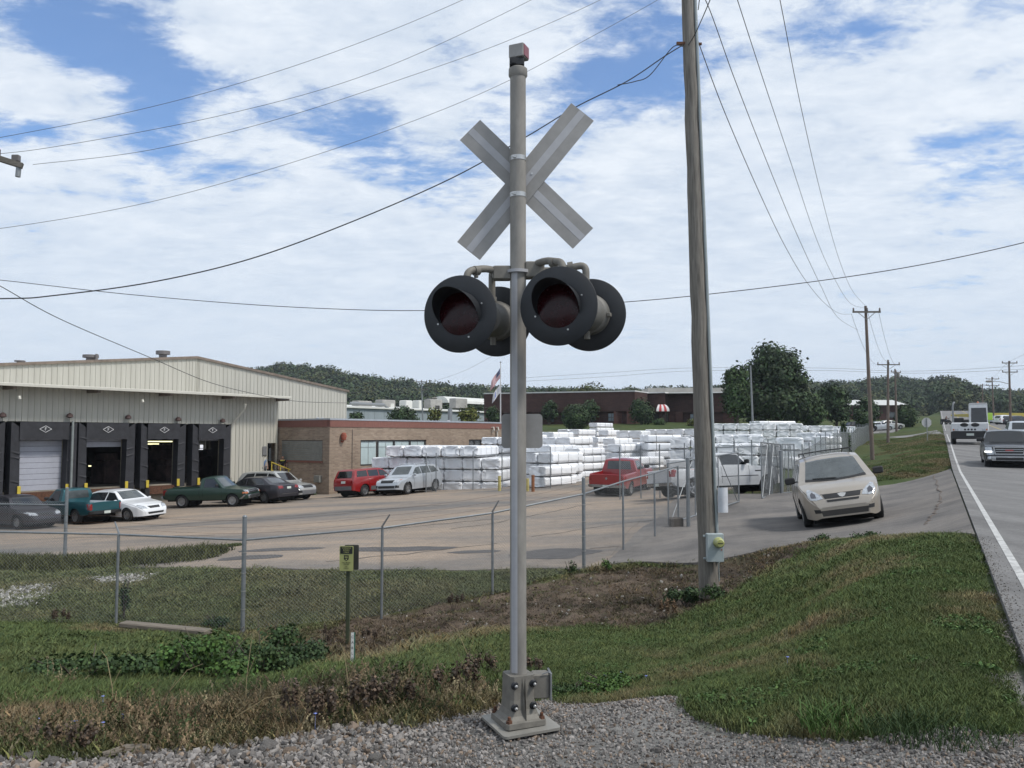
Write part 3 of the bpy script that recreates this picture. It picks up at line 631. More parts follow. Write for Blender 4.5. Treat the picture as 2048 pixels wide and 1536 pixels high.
b = MB(); b.cbox(mb_c, (.295, .14, .50), .008); b.box((mb_c.x - .16, mb_c.y + .06, mb_c.z + .2), (.06, .06, .03)); b.box((mb_c.x - .16, mb_c.y + .06, mb_c.z - .2), (.06, .06, .03)); mbx = b.obj('meter_box', mat('meter_box_paint', (.34, .385, .39), .5, .1, var=.06), pole)
b = MB(); Mq = Matrix.Translation((mb_c.x + .05, mb_c.y - .068, mb_c.z + .10)) @ Matrix.Rotation(R(90), 4, 'X'); b.lathe([(.095, 0), (.095, .02), (.085, .03), (.08, .12), (.06, .145), (0, .148)], 24, Mq); b.obj('meter_glass', mat('yellowed_glass', (.36, .37, .14), .2, 0, coat=.7, var=.1), mbx)
b = MB(); b.box((mb_c.x + .105, mb_c.y - .074, mb_c.z - .03), (.02, .004, .03)); b.obj('meter_tag', mat('tag_red', (.3, .12, .1), .5), mbx); b = MB(); b.box((mb_c.x + .05, mb_c.y - .216, mb_c.z + .10), (.09, .006, .018)); b.obj('dial', M_TRIM_, mbx)
# curled white panel on the conduit
pn = P(1446, 1000, 15.12) - PB
b = MB(); vs_ = []; 
for k in range(7):
    t = k / 6; vs_ += [(pn.x - .09 + .18 * t, pn.y - .03 * math.sin(PI * t) * 1.6, pn.z - .225), (pn.x - .09 + .18 * t, pn.y - .03 * math.sin(PI * t) * 1.6, pn.z + .225)]
b.add(vs_, [(2 * k, 2 * k + 2, 2 * k + 3, 2 * k + 1) for k in range(6)], True); b.box((pn.x, pn.y + .03, pn.z), (.17, .03, .44)); b.obj('white_panel', mat('sheet_white', (.52, .53, .56), .6), pole)
b = MB(); b.box(tuple(onpole((P(1376, 90, 15.3) - PB).z, -.16, -.06)), (.2, .05, .05)); b.obj('cable_bracket', M_RUST, pole); b = MB(); b.box(tuple(onpole((P(1376, 90, 15.3) - PB).z + .02, .16, 0)), (.14, .04, .04)); b.obj('cable_bracket', M_RUST, pole)
b = MB(); b.box(tuple(onpole(H_ - .5, 0, -.16)), (2.4, .10, .12)); arm = b.obj('crossarm', M_WOODC, pole)
for q in (-1.1, -.4, .5, 1.1):
    b = MB(); b.lathe([(.04, 0), (.05, .05), (.03, .07), (.045, .10), (.02, .14)], 10, Matrix.Translation(onpole(H_ - .44, q, -.16))); b.obj('insulator', M_INS, arm)

def far_pole(base_px, base_py, top_px, top_py, d, label, arm_w=1.9, arm_dz=.4, m=M_WOODR, arms=1, lamp=None, cat='utility pole', gname='wooden utility poles', r=.15, name='utility_pole', arm_ang=0, noarm=False, tf=None):
    B = P(base_px, base_py, d); B.z = gz1(B.x, B.y) - .05; T = P(top_px, top_py, d) - B; h = T.z
    e_ = empty(name, B, label=label, cat=cat, group=gname)
    b = MB(); b.tube([(0, 0, 0), (T.x * .5, 0, h * .5), (T.x, 0, h)], [r, r * .85, r * .62], 10); b.obj('post', m, e_)
    for k in range(0 if noarm else arms):
        zc = h - arm_dz - k * 1.3; b = MB(); b.box((0, -.14, 0), (arm_w, .10, .12)); a = b.obj('crossarm', M_WOODC, e_, (T.x * zc / h, 0, zc), (0, 0, arm_ang))
        b = MB(); b.tube([(-arm_w * .33, -.14, 0), (0, -.14, -.55)], .025, 5); b.obj('brace', M_STEEL, a); b = MB(); b.tube([(arm_w * .33, -.14, 0), (0, -.14, -.55)], .025, 5); b.obj('brace', M_STEEL, a)
        for q in (-.47, .47) if k else (-.47, .02, .47):
            b = MB(); b.lathe([(.05, .06), (.075, .12), (.05, .18), (.07, .22), (.03, .30)], 8, Matrix.Translation((q * arm_w, -.14, 0))); b.obj('insulator', M_INS, a)
    if tf:
        b = MB(); b.lathe([(.0, -.4), (.22, -.4), (.24, -.35), (.24, .35), (.15, .42), (0, .42)], 14, Matrix.Translation((T.x * (h - tf) / h + .42, 0, h - tf))); b.obj('transformer', M_ALU, e_)
    if lamp:
        b = MB(); z_ = h - lamp[2]; b.tube([(T.x * z_ / h, 0, z_), (T.x * z_ / h + lamp[0] * .5, 0, z_ + .35), (T.x * z_ / h + lamp[0], 0, z_ + .4)], .045, 6); la = b.obj('lamp_bracket', M_STEEL, e_)
        b = MB(); b.lathe([(0, -.5), (.12, -.45), (.17, 0), (.12, .35), (0, .42)], 10, Matrix.Translation((T.x * z_ / h + lamp[0], 0, z_ + .38)) @ Matrix.Rotation(R(90), 4, 'Y')); b.obj('lamp_head', M_ALU, la)
    return B, Vector((B.x + T.x, B.y, B.z + h))
p2 = far_pole(1745, 921, 1731, 612, 59, 'leaning reddish utility pole with one crossarm on the grass behind the minivan', 2.0, .45)
p3 = far_pole(1776, 886, 1776, 720, 95, 'utility pole with one crossarm, middle of three in line along the road', 2.6, .55, r=.17)
p4 = far_pole(1793, 861, 1790, 738, 125, 'utility pole with transformer, farthest of the three along the left roadside', 2.6, .5, r=.18, tf=.9, arm_ang=R(35))
q1 = far_pole(2021, 848, 2018, 722, 118, 'tall red-brown pole with double crossarms and street lamp right of the road', 2.2, .3, arms=2, lamp=(-2.9, 0, 3.3), r=.18)
q2 = far_pole(1988, 850, 1984, 754, 165, 'thin red-brown pole with two crossarms left of the tallest right-hand pole', 2.6, .4, arms=2, r=.17)
q3 = far_pole(1966, 850, 1965, 768, 215, 'most distant red-brown pole beyond the road on the right', 3.0, .3, arms=1, r=.17)
q4 = far_pole(1506, 850, 1501, 731, 112, 'pale metal pole rising in front of the big round tree', m=M_STEEL, noarm=True, lamp=None, cat='metal pole', gname='metal poles', r=.16, name='metal_pole')
q5 = far_pole(846, 850, 843, 760, 132, 'pale metal pole with small crossarms and curved lamp arm beside the white roofed plant', 1.8, .3, m=M_STEEL, lamp=(2.0, 0, 3.3), cat='lamp pole', gname='metal poles', r=.13, name='lamp_pole', arms=2)

# pole end at the left edge of the picture: only its arm reaches into view
LP = P(-70, 330, 13.0); LPz = gz1(LP.x, LP.y)
lp = empty('utility_pole', (LP.x, LP.y, LPz), label='utility pole at the left edge whose crossarm end reaches into the sky', cat='utility pole', group='wooden utility poles')
b = MB(); wobble_pole(b, 0, 0, LP.z - LPz + 1.0, .17, .12, 12, 10); b.obj('post', M_WOOD, lp)
aE = P(45, 332, 13.2) - Vector((LP.x, LP.y, LPz)); aS = P(-150, 270, 12.8) - Vector((LP.x, LP.y, LPz))
b = MB(); b.tube([aS, aE], .06, 4, smooth=False); arm = b.obj('crossarm', M_WOODC, lp)
for t in (.72, .93):
    q = aS.lerp(aE, t); b = MB(); b.cbox((q.x, q.y, q.z + .09), (.12, .08, .11), .01); b.obj('insulator', M_INS, arm)
b = MB(); b.tube([aE + Vector((-.06, 0, -.03)), aE + Vector((-.07, 0, -.18))], .04, 8); b.obj('cable_end', M_STEEL, arm)

# ---------------------------------------------------------------- wires
def wire(pts, r, label, sag=None, m=None, name='power_line', group='overhead wires'):
    """pts: (px, py, distance) along the span, smooth curve"""
    Q = [P(*p) if not isinstance(p, Vector) else p for p in pts]
    if len(Q) == 2:
        s_ = sag or 0; o = [Q[0].lerp(Q[1], k / 24) - Vector((0, 0, s_ * 4 * (k / 24) * (1 - k / 24))) for k in range(25)]
    else:
        o = []
        for i in range(len(Q) - 1):
            p0 = Q[max(i - 1, 0)]; p1 = Q[i]; p2_ = Q[i + 1]; p3_ = Q[min(i + 2, len(Q) - 1)]
            for k in range(10):
                t = k / 10; o.append(.5 * ((2 * p1) + (-p0 + p2_) * t + (2 * p0 - 5 * p1 + 4 * p2_ - p3_) * t * t + (-p0 + 3 * p1 - 3 * p2_ + p3_) * t ** 3))
        o.append(Q[-1])
    b = MB(); b.tube(o, r, 5, cap=False); ob = b.obj(name, m or M_WIREG); tag(ob, label, 'power line', group); return ob
wire([(-70, 288, 13), (250, 226, 13.4), (500, 160, 13.9), (720, 85, 14.3), (925, 0, 14.7), (1180, -120, 15.2)], .0042, 'uppermost thin wire in the sky left of the signal mast')
wire([(-70, 312, 13), (100, 295, 13.1), (450, 229, 13.8), (750, 143, 14.4), (1062, 0, 14.9), (1290, -125, 15.2)], .0042, 'second wire from the top in the sky left of the mast')
wire([(66, 329, 13.2), (300, 300, 13.5), (560, 237, 13.9), (850, 142, 14.4), (1024, 78, 14.7), (1200, 0, 15), (1400, -105, 15.2)], .0042, 'third wire from the top, ending at the crossarm on the left')
wire([(-200, 474, 13), (0, 457, 13), (300, 404, 13.5), (600, 320, 14), (850, 233, 14.4), (1024, 158, 14.7), (1180, 75, 15), (1315, 0, 15.2), (1430, -70, 15.3)], .0042, 'fourth wire from the top, passing behind the upper mast to the wooden pole')
wire([(1366, 90, 15.2), (1330, 112, 15.1), (1255, 162, 15), (1150, 215, 14.8), (1050, 275, 14.6), (900, 358, 14.4), (700, 445, 14), (500, 518, 13.6), (300, 565, 13.3), (100, 592, 13), (20, 597, 12.9), (-200, 600, 12.7)], .0105, 'thick black cable sagging from the wooden pole to the left edge', m=M_WIRE)
wire([(1366, 93, 15.15), (1345, 95, 15.1), (1300, 150, 15.05), (1270, 163, 15), (1235, 170, 14.95)], .009, 'short slack loop of black cable left of the wooden pole top', m=M_WIRE, name='cable_loop')
wire([(-200, 540, 20), (0, 560, 20), (250, 588, 19.5), (500, 609, 19), (700, 619, 18.5), (850, 621, 18), (1050, 616, 17.5), (1250, 604, 17), (1420, 588, 16.5), (1650, 560, 16), (1850, 528, 15.5), (2048, 485, 15), (2250, 430, 14.5)], .0085, 'long cable crossing the whole sky behind the signal lamps', m=M_WIRE)
wire([(-60, 545, 22), (0, 572, 22), (120, 638, 24), (300, 715, 28), (420, 765, 33), (520, 790, 38), (600, 803, 42), (700, 806, 50)], .012, 'service wire dropping over the warehouse gable', m=M_WIRE)
wire([(1376, 90, 15.15), (1390, 68, 15), (1420, 0, 13.5), (1450, -80, 12)], .009, 'black guy cable rising to the right from the wooden pole bracket', m=M_WIRE)
wire([(1396, 82, 15.3), (1450, 226, 17), (1520, 388, 21), (1570, 492, 26), (1612, 562, 32), (1650, 607, 40), (1680, 627, 50), (1704, 628, 58)], .009, 'leftmost of the four wires running down the road to the leaning pole')
wire([(1396, 20, 15.3), (1411, 0, 15.4), (1470, 160, 18), (1530, 314, 22), (1590, 460, 28), (1640, 568, 36), (1675, 634, 46), (1716, 660, 59)], .009, 'second wire from the left running down the road')
wire([(1440, -110, 15.3), (1475, 0, 16.5), (1530, 170, 20), (1580, 320, 26), (1630, 470, 34), (1665, 550, 42), (1700, 606, 52), (1731, 616, 59)], .009, 'third wire from the left running down the road')
wire([(1525, -160, 15.3), (1560, 0, 17), (1600, 205, 22), (1640, 380, 30), (1676, 512, 40), (1704, 580, 50), (1732, 613, 59)], .009, 'rightmost of the four wires running down the road')
wire([P(1703, 628, 59), P(1759, 728, 95)], .012, 'left wire between the leaning pole and the next pole', 1.2)
wire([P(1733, 614, 59), P(1777, 722, 95)], .012, 'middle wire between the leaning pole and the next pole', 1.2)
wire([P(1757, 622, 59), P(1794, 728, 95)], .012, 'right wire between the leaning pole and the next pole', 1.2)
wire([(1040, 756, 140), (1220, 745, 138), (1380, 736, 135), (1640, 736, 130), (1790, 742, 125), (1900, 740, 125), (2048, 731, 118), (2150, 722, 115)], .02, 'upper of two faint distant wires above the brick buildings')
wire([(1040, 763, 140), (1220, 753, 138), (1380, 742, 135), (1640, 741, 130), (1790, 746, 125), (1900, 745, 125), (2048, 738, 118), (2150, 731, 115)], .02, 'lower of two faint distant wires above the brick buildings')
wire([(560, 800, 120), (760, 780, 125), (845, 768, 132), (920, 745, 120), (985, 712, 100)], .014, 'thin wire rising across the wooded hill behind the flag')
wire([(1965, 772, 215), (1985, 758, 165), (2018, 724, 118), (2100, 690, 90)], .014, 'wire linking the poles right of the road')

# ================================================================ chain-link fence in front
M_FP = mat('fence_post_galv', (.22, .235, .245), .5, .5, var=.14, scale=9)
M_FW = mat('fence_wire', (.23, .24, .245), .5, .5)
def chain(name, pts, h, parent, cell=.072, r=.0011, m=None, z0=.04):
    """two families of slanting wires"""
    b = MB(); 
    for A, B in zip(pts[:-1], pts[1:]):
        Lx = (Vector(B[:2]) - Vector(A[:2])).length; d = Vector((B[0] - A[0], B[1] - A[1], 0)).normalized(); nn = Vector((-d.y, d.x, 0))
        def pt(s, t):
            k = s / Lx; x = A[0] + (B[0] - A[0]) * k; y = A[1] + (B[1] - A[1]) * k; zg = A[2] + (B[2] - A[2]) * k; return Vector((x, y, zg + z0 + t))
        for sg in (1, -1):
            s = -h
            while s < Lx:
                if sg > 0: sa, ta, sb, tb = s, 0, s + h, h
                else: sa, ta, sb, tb = s, h, s + h, 0
                if sa < 0: k = -sa / h; ta = ta + (tb - ta) * k; sa = 0
                if sb > Lx: k = (Lx - sa) / (sb - sa); tb = ta + (tb - ta) * k; sb = Lx
                if sb - sa > .01:
                    p, q = pt(sa, ta) + nn * r * sg, pt(sb, tb) + nn * r * sg; dd = (q - p).normalized(); o1 = dd.cross(nn).normalized() * r; 
                    vs_ = [p + o1, p - o1 + nn * r, p - o1 - nn * r, q + o1, q - o1 + nn * r, q - o1 - nn * r]
                    b.add(vs_, [(0, 1, 4, 3), (1, 2, 5, 4), (2, 0, 3, 5)])
                s += cell
    o = b.obj(name, m or M_FW, parent); o['kind'] = 'stuff'; return o
def gp(px, py, d):
    v_ = P(px, py, d); v_.z = gz1(v_.x, v_.y); return v_
fpts = [Vector((-16.5, 16.6, 0)), Vector((-13.7, 16.65, 0)), Vector((-10.9, 16.75, 0)), gp(232, 1250, 16.9), gp(485, 1265, 16.5), gp(763, 1236, 17.0), gp(985, 1192, 18.4), gp(1168, 1141, 20), gp(1247, 1103, 22.1), gp(1310, 1076, 23.9), gp(1357, 1052, 26)]
for q in fpts: q.z = gz1(q.x, q.y)
fen = empty('chain_link_fence', fpts[4], label='galvanised chain-link fence with barbed wire along the grass in front of the yard', cat='fence')
ORG = fpts[4].copy()
tops = []
railh = {3: 1069, 4: 1080, 5: 1056, 6: 1026, 7: 988, 8: 963, 9: 946, 10: 932}
pxs = {3: 232, 4: 485, 5: 763, 6: 985, 7: 1168, 8: 1247, 9: 1310, 10: 1357}
for k, q in enumerate(fpts):
    zt_ = P(pxs[k], railh[k], q.y).z if k in railh else q.z + 1.84
    tops.append(Vector((q.x, q.y, zt_)))
for k, (q, T) in enumerate(zip(fpts, tops)):
    term = k in (4, 7); r_ = .043 if term else .028; b = MB()
    base_ = q - ORG; base_.z -= .15; tp = T - ORG
    if term:
        tt = tp + Vector((0, 0, .44 if k == 4 else .36)); b.tube([base_, tt], r_, 12); b.lathe([(r_ + .004, 0), (r_ + .004, .02), (r_ * .6, .045), (0, .05)], 12, Matrix.Translation(tt))
        po = b.obj('terminal_post', M_FP, fen)
        for z_ in (.15, .5, .85, 1.2, 1.6):
            b = MB(); b.lathe([(r_ + .004, -.012), (r_ + .004, .012)], 12, Matrix.Translation(Vector((tp.x, tp.y, base_.z + z_ + .1)))); b.obj('tension_band', M_BOLT, po)
    else:
        b.tube([base_, tp], r_, 10)
        po = b.obj('line_post', M_FP, fen)
        if k < 8:
            dirx = -.28 if k in (3,) else .26
            if k < 3: dirx = -.28
            b = MB(); b.tube([tp + Vector((0, 0, -.02)), tp + Vector((0, 0, .04)), tp + Vector((dirx * .5, .12, .26 if k != 3 else .24))], [.034, .02, .016], 6, smooth=False); b.obj('barb_arm', mat('arm_dark', (.09, .09, .09), .6, .3) if k != 3 else M_FP, po)
for k in range(len(tops) - 1):
    b = MB(); b.tube([tops[k] - ORG, tops[k + 1] - ORG], .021, 8); b.obj('top_rail', M_FP, fen)
ch = []
for q, T in zip(fpts, tops): v_ = q - ORG; ch.append((v_.x, v_.y + .03, v_.z))
hts = [T.z - q.z for q, T in zip(fpts, tops)]
for k in range(len(ch) - 1):
    A = list(ch[k]); B = list(ch[k + 1]); h = (hts[k] + hts[k + 1]) / 2 + .0
    A[2] = tops[k].z - ORG.z - h; B[2] = tops[k + 1].z - ORG.z - h
    chain('chain_link_mesh', [tuple(A), tuple(B)], h + .035 - .04, fen)
for dz_ in (.12, .24, .37):
    b = MB(); pl = [T - ORG + Vector((0, .04 + dz_ * .15, dz_)) for T in tops[:8]]; 
    for A, B in zip(pl[:-1], pl[1:]):
        pts = [A.lerp(B, t / 6) - Vector((0, 0, .03 * 4 * (t / 6) * (1 - t / 6))) for t in range(7)]; b.tube(pts, .0022, 4, cap=False)
        n_ = int((B - A).length / .13)
        for j in range(1, n_):
            p = A.lerp(B, j / n_) - Vector((0, 0, .03 * 4 * (j / n_) * (1 - j / n_))); b.add([p + Vector((-.012, 0, -.014)), p + Vector((.012, 0, .014)), p + Vector((-.012, .002, .014)), p + Vector((.012, 0, -.014)), p + Vector((0, .004, 0))], [(0, 1, 4), (2, 3, 4)])
    b.obj('barbed_wire', M_RUST, fen)
# fence that ends at the post further left
fq = [gp(-400, 1140, 24.6), gp(-150, 1135, 24.4), gp(129, 1131, 24.2)]
zt_ = [P(0, 1006, q.y).z for q in fq]; zt_[2] = P(129, 1010, 24.2).z
f2 = empty('chain_link_fence', fq[2], label='short run of chain-link fence at left ending at a tall post beside the grass', cat='fence')
O2 = fq[2]
b = MB(); b.tube([Vector((0, 0, -.1)), Vector((0, 0, P(129, 978, 24.2).z - O2.z))], .048, 12); b.lathe([(.052, 0), (.052, .03), (0, .06)], 12, Matrix.Translation((0, 0, P(129, 978, 24.2).z - O2.z))); b.obj('terminal_post', M_FP, f2)
for q, z_ in zip(fq[:2], zt_[:2]):
    b = MB(); b.tube([q - O2 + Vector((0, 0, -.1)), Vector((q.x - O2.x, q.y - O2.y, z_ - O2.z))], .03, 10); b.obj('line_post', M_FP, f2)
for k in (0, 1):
    b = MB(); b.tube([Vector((fq[k].x - O2.x, fq[k].y - O2.y, zt_[k] - O2.z)), Vector((fq[k + 1].x - O2.x, fq[k + 1].y - O2.y, zt_[k + 1] - O2.z))], .022, 8); b.obj('top_rail', M_FP, f2)
chain('chain_link_mesh', [tuple(q - O2) for q in fq], 1.8, f2, r=.002)

# ---------------------------------------------------------------- gates
def frame_gate(A, B, h, label, bars=2, lean=0, m=M_FP, r=.026, dense=.10):
    """A, B ground points; tube frame with mesh and diagonal braces"""
    O = A.copy(); e_ = empty('gate', O, label=label, cat='gate')
    D = B - A; U = Vector((0, 0, 1))
    def q(s, t): return D * s + U * (h * t + .07)
    b = MB(); b.tube([q(0, 0), q(0, 1)], r, 8); b.obj('end_rail', m, e_); b = MB(); b.tube([q(1, 0), q(1, 1)], r, 8); b.obj('end_rail', m, e_)
    b = MB(); b.tube([q(0, 1), q(1, 1)], r, 8); b.obj('top_rail', m, e_); b = MB(); b.tube([q(0, 0), q(1, 0)], r, 8); b.obj('bottom_rail', m, e_)
    for k in range(bars):
        s = (k + 1) / (bars + 1); b = MB(); b.tube([q(s, 0), q(s, 1)], r * .8, 8); b.obj('upright', m, e_)
    for s0, s1 in ((.02, .30), (.34, .36 + .26), (.98, .68)):
        b = MB(); b.tube([q(s0, 0), q(s1, .98)], r * .6, 6); b.obj('brace', m, e_)
    chain('chain_link_mesh', [tuple(q(0, 0)), tuple(q(1, 0))], h, e_, cell=dense, r=.002, z0=0)
    return e_
frame_gate(gp(1337, 1048, 26.3), gp(1478, 1000, 32.5), 1.9, 'open sliding gate of grey tube frame behind the wooden pole', 2)
frame_gate(gp(1524, 1004, 33), gp(1563, 985, 38), 2.2, 'narrow grey gate leaf folded open beside the white pickup nose', 1, dense=.06)
frame_gate(gp(1566, 986, 38), gp(1590, 985, 38.6), 2.2, 'short grey gate leaf right behind the minivan mirror', 1, dense=.06)
def post(px, base_py, top_py, d, r, label, name='gate_post', cat='post', m=M_FP, cap=True):
    B = gp(px, base_py, d); zt = P(px, top_py, d).z
    b = MB(); b.tube([(0, 0, -.1), (0, 0, zt - B.z)], r, 12); 
    if cap: b.lathe([(r * 1.08, 0), (r * 1.08, .03), (0, .06)], 12, Matrix.Translation((0, 0, zt - B.z)))
    o = b.obj(name, m, loc=B); tag(o, label, cat); return o
post(1377, 1054, 918, 25.6, .06, 'stout grey gate post left of the wooden pole').__setitem__('group', 'grey gate posts')
post(1540, 990, 905, 36, .07, 'grey gate post nearest the nose of the white pickup').__setitem__('group', 'grey gate posts')
post(1563, 988, 903, 37, .07, 'grey gate post closest to the minivan windscreen').__setitem__('group', 'grey gate posts')
b = MB(); b.cbox((0, 0, .15), (.42, .3, .34), .04); o = b.obj('concrete_block', mat('dark_concrete', (.10, .09, .08), .9, bump=.01), loc=gp(1352, 1052, 25.8)); tag(o, 'small dark concrete block at the foot of the gate post', 'block')
# yard fence from the gate to the far right, and the one before the first stack
def run_fence(pts, h, label, cell, r, group=None, mesh_m=None, pr=.03, toprail=True, ext=.3):
    pts = [p.copy() for p in pts]; O = pts[0]; e_ = empty('chain_link_fence', O, label=label, cat='fence')
    for q in pts:
        b = MB(); b.tube([q - O + Vector((0, 0, -.1)), q - O + Vector((0, 0, h + ext))], pr, 7); b.obj('line_post', M_FP, e_)
    for A, B in zip(pts[:-1], pts[1:]):
        if toprail: b = MB(); b.tube([A - O + Vector((0, 0, h)), B - O + Vector((0, 0, h))], .022, 6); b.obj('top_rail', M_FP, e_)
    chain('chain_link_mesh', [tuple(q - O) for q in pts], h - .05, e_, cell=cell, r=r, m=mesh_m); return e_
line = []
for t in np.linspace(0, 1, 27): 
    A = P(1590, 985, 38.6); B = P(1743, 881, 112); v_ = Vector((A.x + (B.x - A.x) * t, A.y + (B.y - A.y) * t, 0)); v_.z = gz1(v_.x, v_.y); line.append(v_)
run_fence(line, 1.95, 'long chain-link fence receding from the gate along the far grass bank', .12, .0022, mesh_m=mat('far_fence_wire', (.36, .37, .38), .6, .2))
ln2 = [gp(x, 978, 49.6 - (x - 850) * .006) for x in (852, 872, 946, 1004, 1040)] + [gp(1101, 978, 46.5)]
run_fence(ln2, 2.05, 'chain-link fence standing in front of the white bundles by the silver suv', .10, .003)
ln3 = [gp(x, 985, 39 - (x - 1240) * .004) for x in (1240, 1282, 1320, 1370, 1425, 1470, 1505, 1538)]
run_fence(ln3, 2.2, 'chain-link fence between the yard stacks and the white pickup', .10, .0025)
for px, py0, py1, d, m_, lb in ((999, 984, 952, 46.5, mat('yellow_post', (.42, .36, .13), .7, var=.2, scale=5), 'pale yellow wooden post just left of the signal mast'), (1066, 985, 950, 45, mat('brown_post', (.22, .09, .04), .8, var=.3, scale=5), 'leaning rusty brown post right of the mast before the bundles'), (1055, 986, 957, 45.4, MATS['yellow_post'], 'pale yellow post beside the mast and the brown post')):
    post(px, py0, py1, d, .09, lb, name='bollard', cat='bollard', m=m_, cap=False)

# ================================================================ small signs
M_SY = mat('sign_yellow', (.33, .34, .13), .55, var=.08); M_SB = mat('sign_black', (.012, .012, .012), .5)
M_GP = mat('green_post', (.035, .045, .022), .8, var=.3, scale=10, stretch=(4, 4, .5), bump=.003)
B = gp(695, 1287, 15.5); sg = empty('cable_warning_sign', B, label='yellow and black buried cable warning sign on a dark green post by the ditch', cat='sign')
zt = P(692, 1092, 15.5).z - B.z
b = MB(); b.cbox((0, .0, zt / 2 - .1), (.068, .068, zt + .1), .008); b.obj('post', M_GP, sg)
zc = P(692, 1116, 15.5).z - B.z
b = MB(); b.prism(rrect(.262, .455, .02), 0, .012, Matrix.Translation((-.02, -.052, zc)) @ Matrix.Rotation(R(90), 4, 'X')); pl = b.obj('sign_plate', M_SY, sg, rot=(0, 0, R(-8)))
b = MB(); b.prism(rrect(.262, .455, .02), 0, .012, Matrix.Translation((.045, .07, zc + .005)) @ Matrix.Rotation(R(90), 4, 'X')); b.obj('rear_plate', mat('plate_back', (.03, .03, .025), .7), sg)
b = MB(); b.prism(rrect(.235, .13, .015), 0, .003, Matrix.Translation((-.02, -.065, zc + .15)) @ Matrix.Rotation(R(90), 4, 'X')); b.obj('black_panel', M_SB, pl)
def text(s, size, loc, m, parent, name='lettering', rot=(R(90), 0, 0), ext=.001):
    cu = bpy.data.curves.new('t', 'FONT'); cu.body = s; cu.size = size; cu.align_x = 'CENTER'; cu.align_y = 'CENTER'; cu.extrude = ext; cu.resolution_u = 2
    tmp = bpy.data.objects.new('t', cu); dg = bpy.context.evaluated_depsgraph_get()
    COL.objects.link(tmp); bpy.context.view_layer.update(); me = bpy.data.meshes.new_from_object(tmp.evaluated_get(bpy.context.evaluated_depsgraph_get())); bpy.data.objects.remove(tmp)
    me.name = name; me.materials.clear(); o = link(name, me, parent, loc, rot, m); return o
for s_, z_, sz, m_ in (('WARNING', .19, .036, M_SY), ('BURIED', .152, .036, M_SY), ('CABLE', .114, .036, M_SY), ('CALL BEFORE', -.075, .026, M_SB), ('YOU DIG', -.105, .026, M_SB), ('CALL', -.145, .022, M_SB), ('24 HOURS', -.175, .022, M_SB)):
    text(s_, sz, (-.02, -.0695, zc + z_), m_, pl)
b = MB(); b.prism([(-.045, .05), (.045, .05), (.045, -.02), (0, -.06), (-.045, -.02)], 0, .002, Matrix.Translation((-.02, -.065, zc + .01)) @ Matrix.Rotation(R(90), 4, 'X')); b.obj('shield_emblem', M_SB, pl)
b = MB(); b.box((-.02, -.0685, zc + .015), (.055, .002, .012)); b.box((-.02, -.0685, zc + .038), (.055, .002, .008)); b.lathe([(0, .002), (.014, .001)], 8, Matrix.Translation((-.02, -.068, zc - .018)) @ Matrix.Rotation(R(90), 4, 'X')); b.obj('emblem_mark', M_SY, pl)
B = gp(705, 1362, 11.8); zt = P(704, 1265, 11.8).z - B.z
mk = empty('marker_post', B, label='slim green and white marker post standing in the grassy ditch', cat='marker post')
b = MB(); b.cbox((0, 0, zt / 2 - .05), (.062, .012, zt + .1), .003); b.obj('green_stake', mat('green_fibre', (.02, .11, .075), .6), mk, rot=(0, 0, R(12)))
zl = P(704, 1325, 11.8).z - B.z
b = MB(); b.box((-.008, -.009, (zt + zl) / 2), (.042, .004, zt - zl)); wl = b.obj('white_label', mat('label_white', (.55, .55, .54), .6), mk, rot=(0, 0, R(12)))
for k, ch_ in enumerate('CABLE'): text(ch_, .05, (-.008, -.0125, zt - .06 - k * .075), M_SB, wl)
# stop sign seen from behind
B = gp(1855, 884, 75); zt = P(1854, 845, 75).z - B.z
st = empty('stop_sign', B, label='back of an octagonal road sign on the grass corner of the side street', cat='road sign')
b = MB(); b.tube([(0, 0, 0), (0, 0, zt + .4)], .04, 6); b.obj('post', M_STEEL, st)
b = MB(); b.prism([(.46 * math.cos(R(22.5 + 45 * k)), .46 * math.sin(R(22.5 + 45 * k))) for k in range(8)], 0, .01, Matrix.Translation((0, .06, zt)) @ Matrix.Rotation(R(90), 4, 'X')); b.obj('sign_plate', mat('sign_back', (.40, .40, .40), .5, .3), st)
# ================================================================ vehicles
def paint(name, col, metal=.3, rough=.32): return mat(name, col, rough, metal, var=.05, scale=2, coat=.8 if max(col) > .06 else .3)
M_GLASS = mat('dark_car_glass', (.010, .012, .014), .08, 0, coat=.6, spec=.5, var=.3, scale=1.5)
M_GLASS2 = mat('light_car_glass', (.030, .038, .038), .12, 0, coat=.6, spec=.5, col2=(.07, .08, .08), scale=2.2)
M_TYRE = mat('tyre_rubber', (.012, .012, .012), .85, var=.2, scale=20)
M_RIM = mat('alloy_rim', (.38, .38, .38), .35, .8, var=.1)
M_TRIM = mat('black_trim', (.014, .014, .015), .6)
M_HL = mat('headlamp_glass', (.42, .44, .46), .12, .3, coat=1, var=.35, scale=14)
M_TL = mat('tail_lamp_red', (.22, .008, .008), .18, coat=1, var=.2, scale=9)
M_AMB = mat('amber_lamp', (.42, .12, .03), .25, coat=1)
M_CHR = mat('chrome', (.30, .30, .30), .25, .9, var=.05)
M_PLATE = mat('licence_plate', (.50, .54, .50), .4, var=.15, scale=30)
M_GAP = mat('panel_gap', (.004, .004, .004), .9)
M_UNDER = mat('underbody', (.006, .006, .006), .95)
_wheel = {}
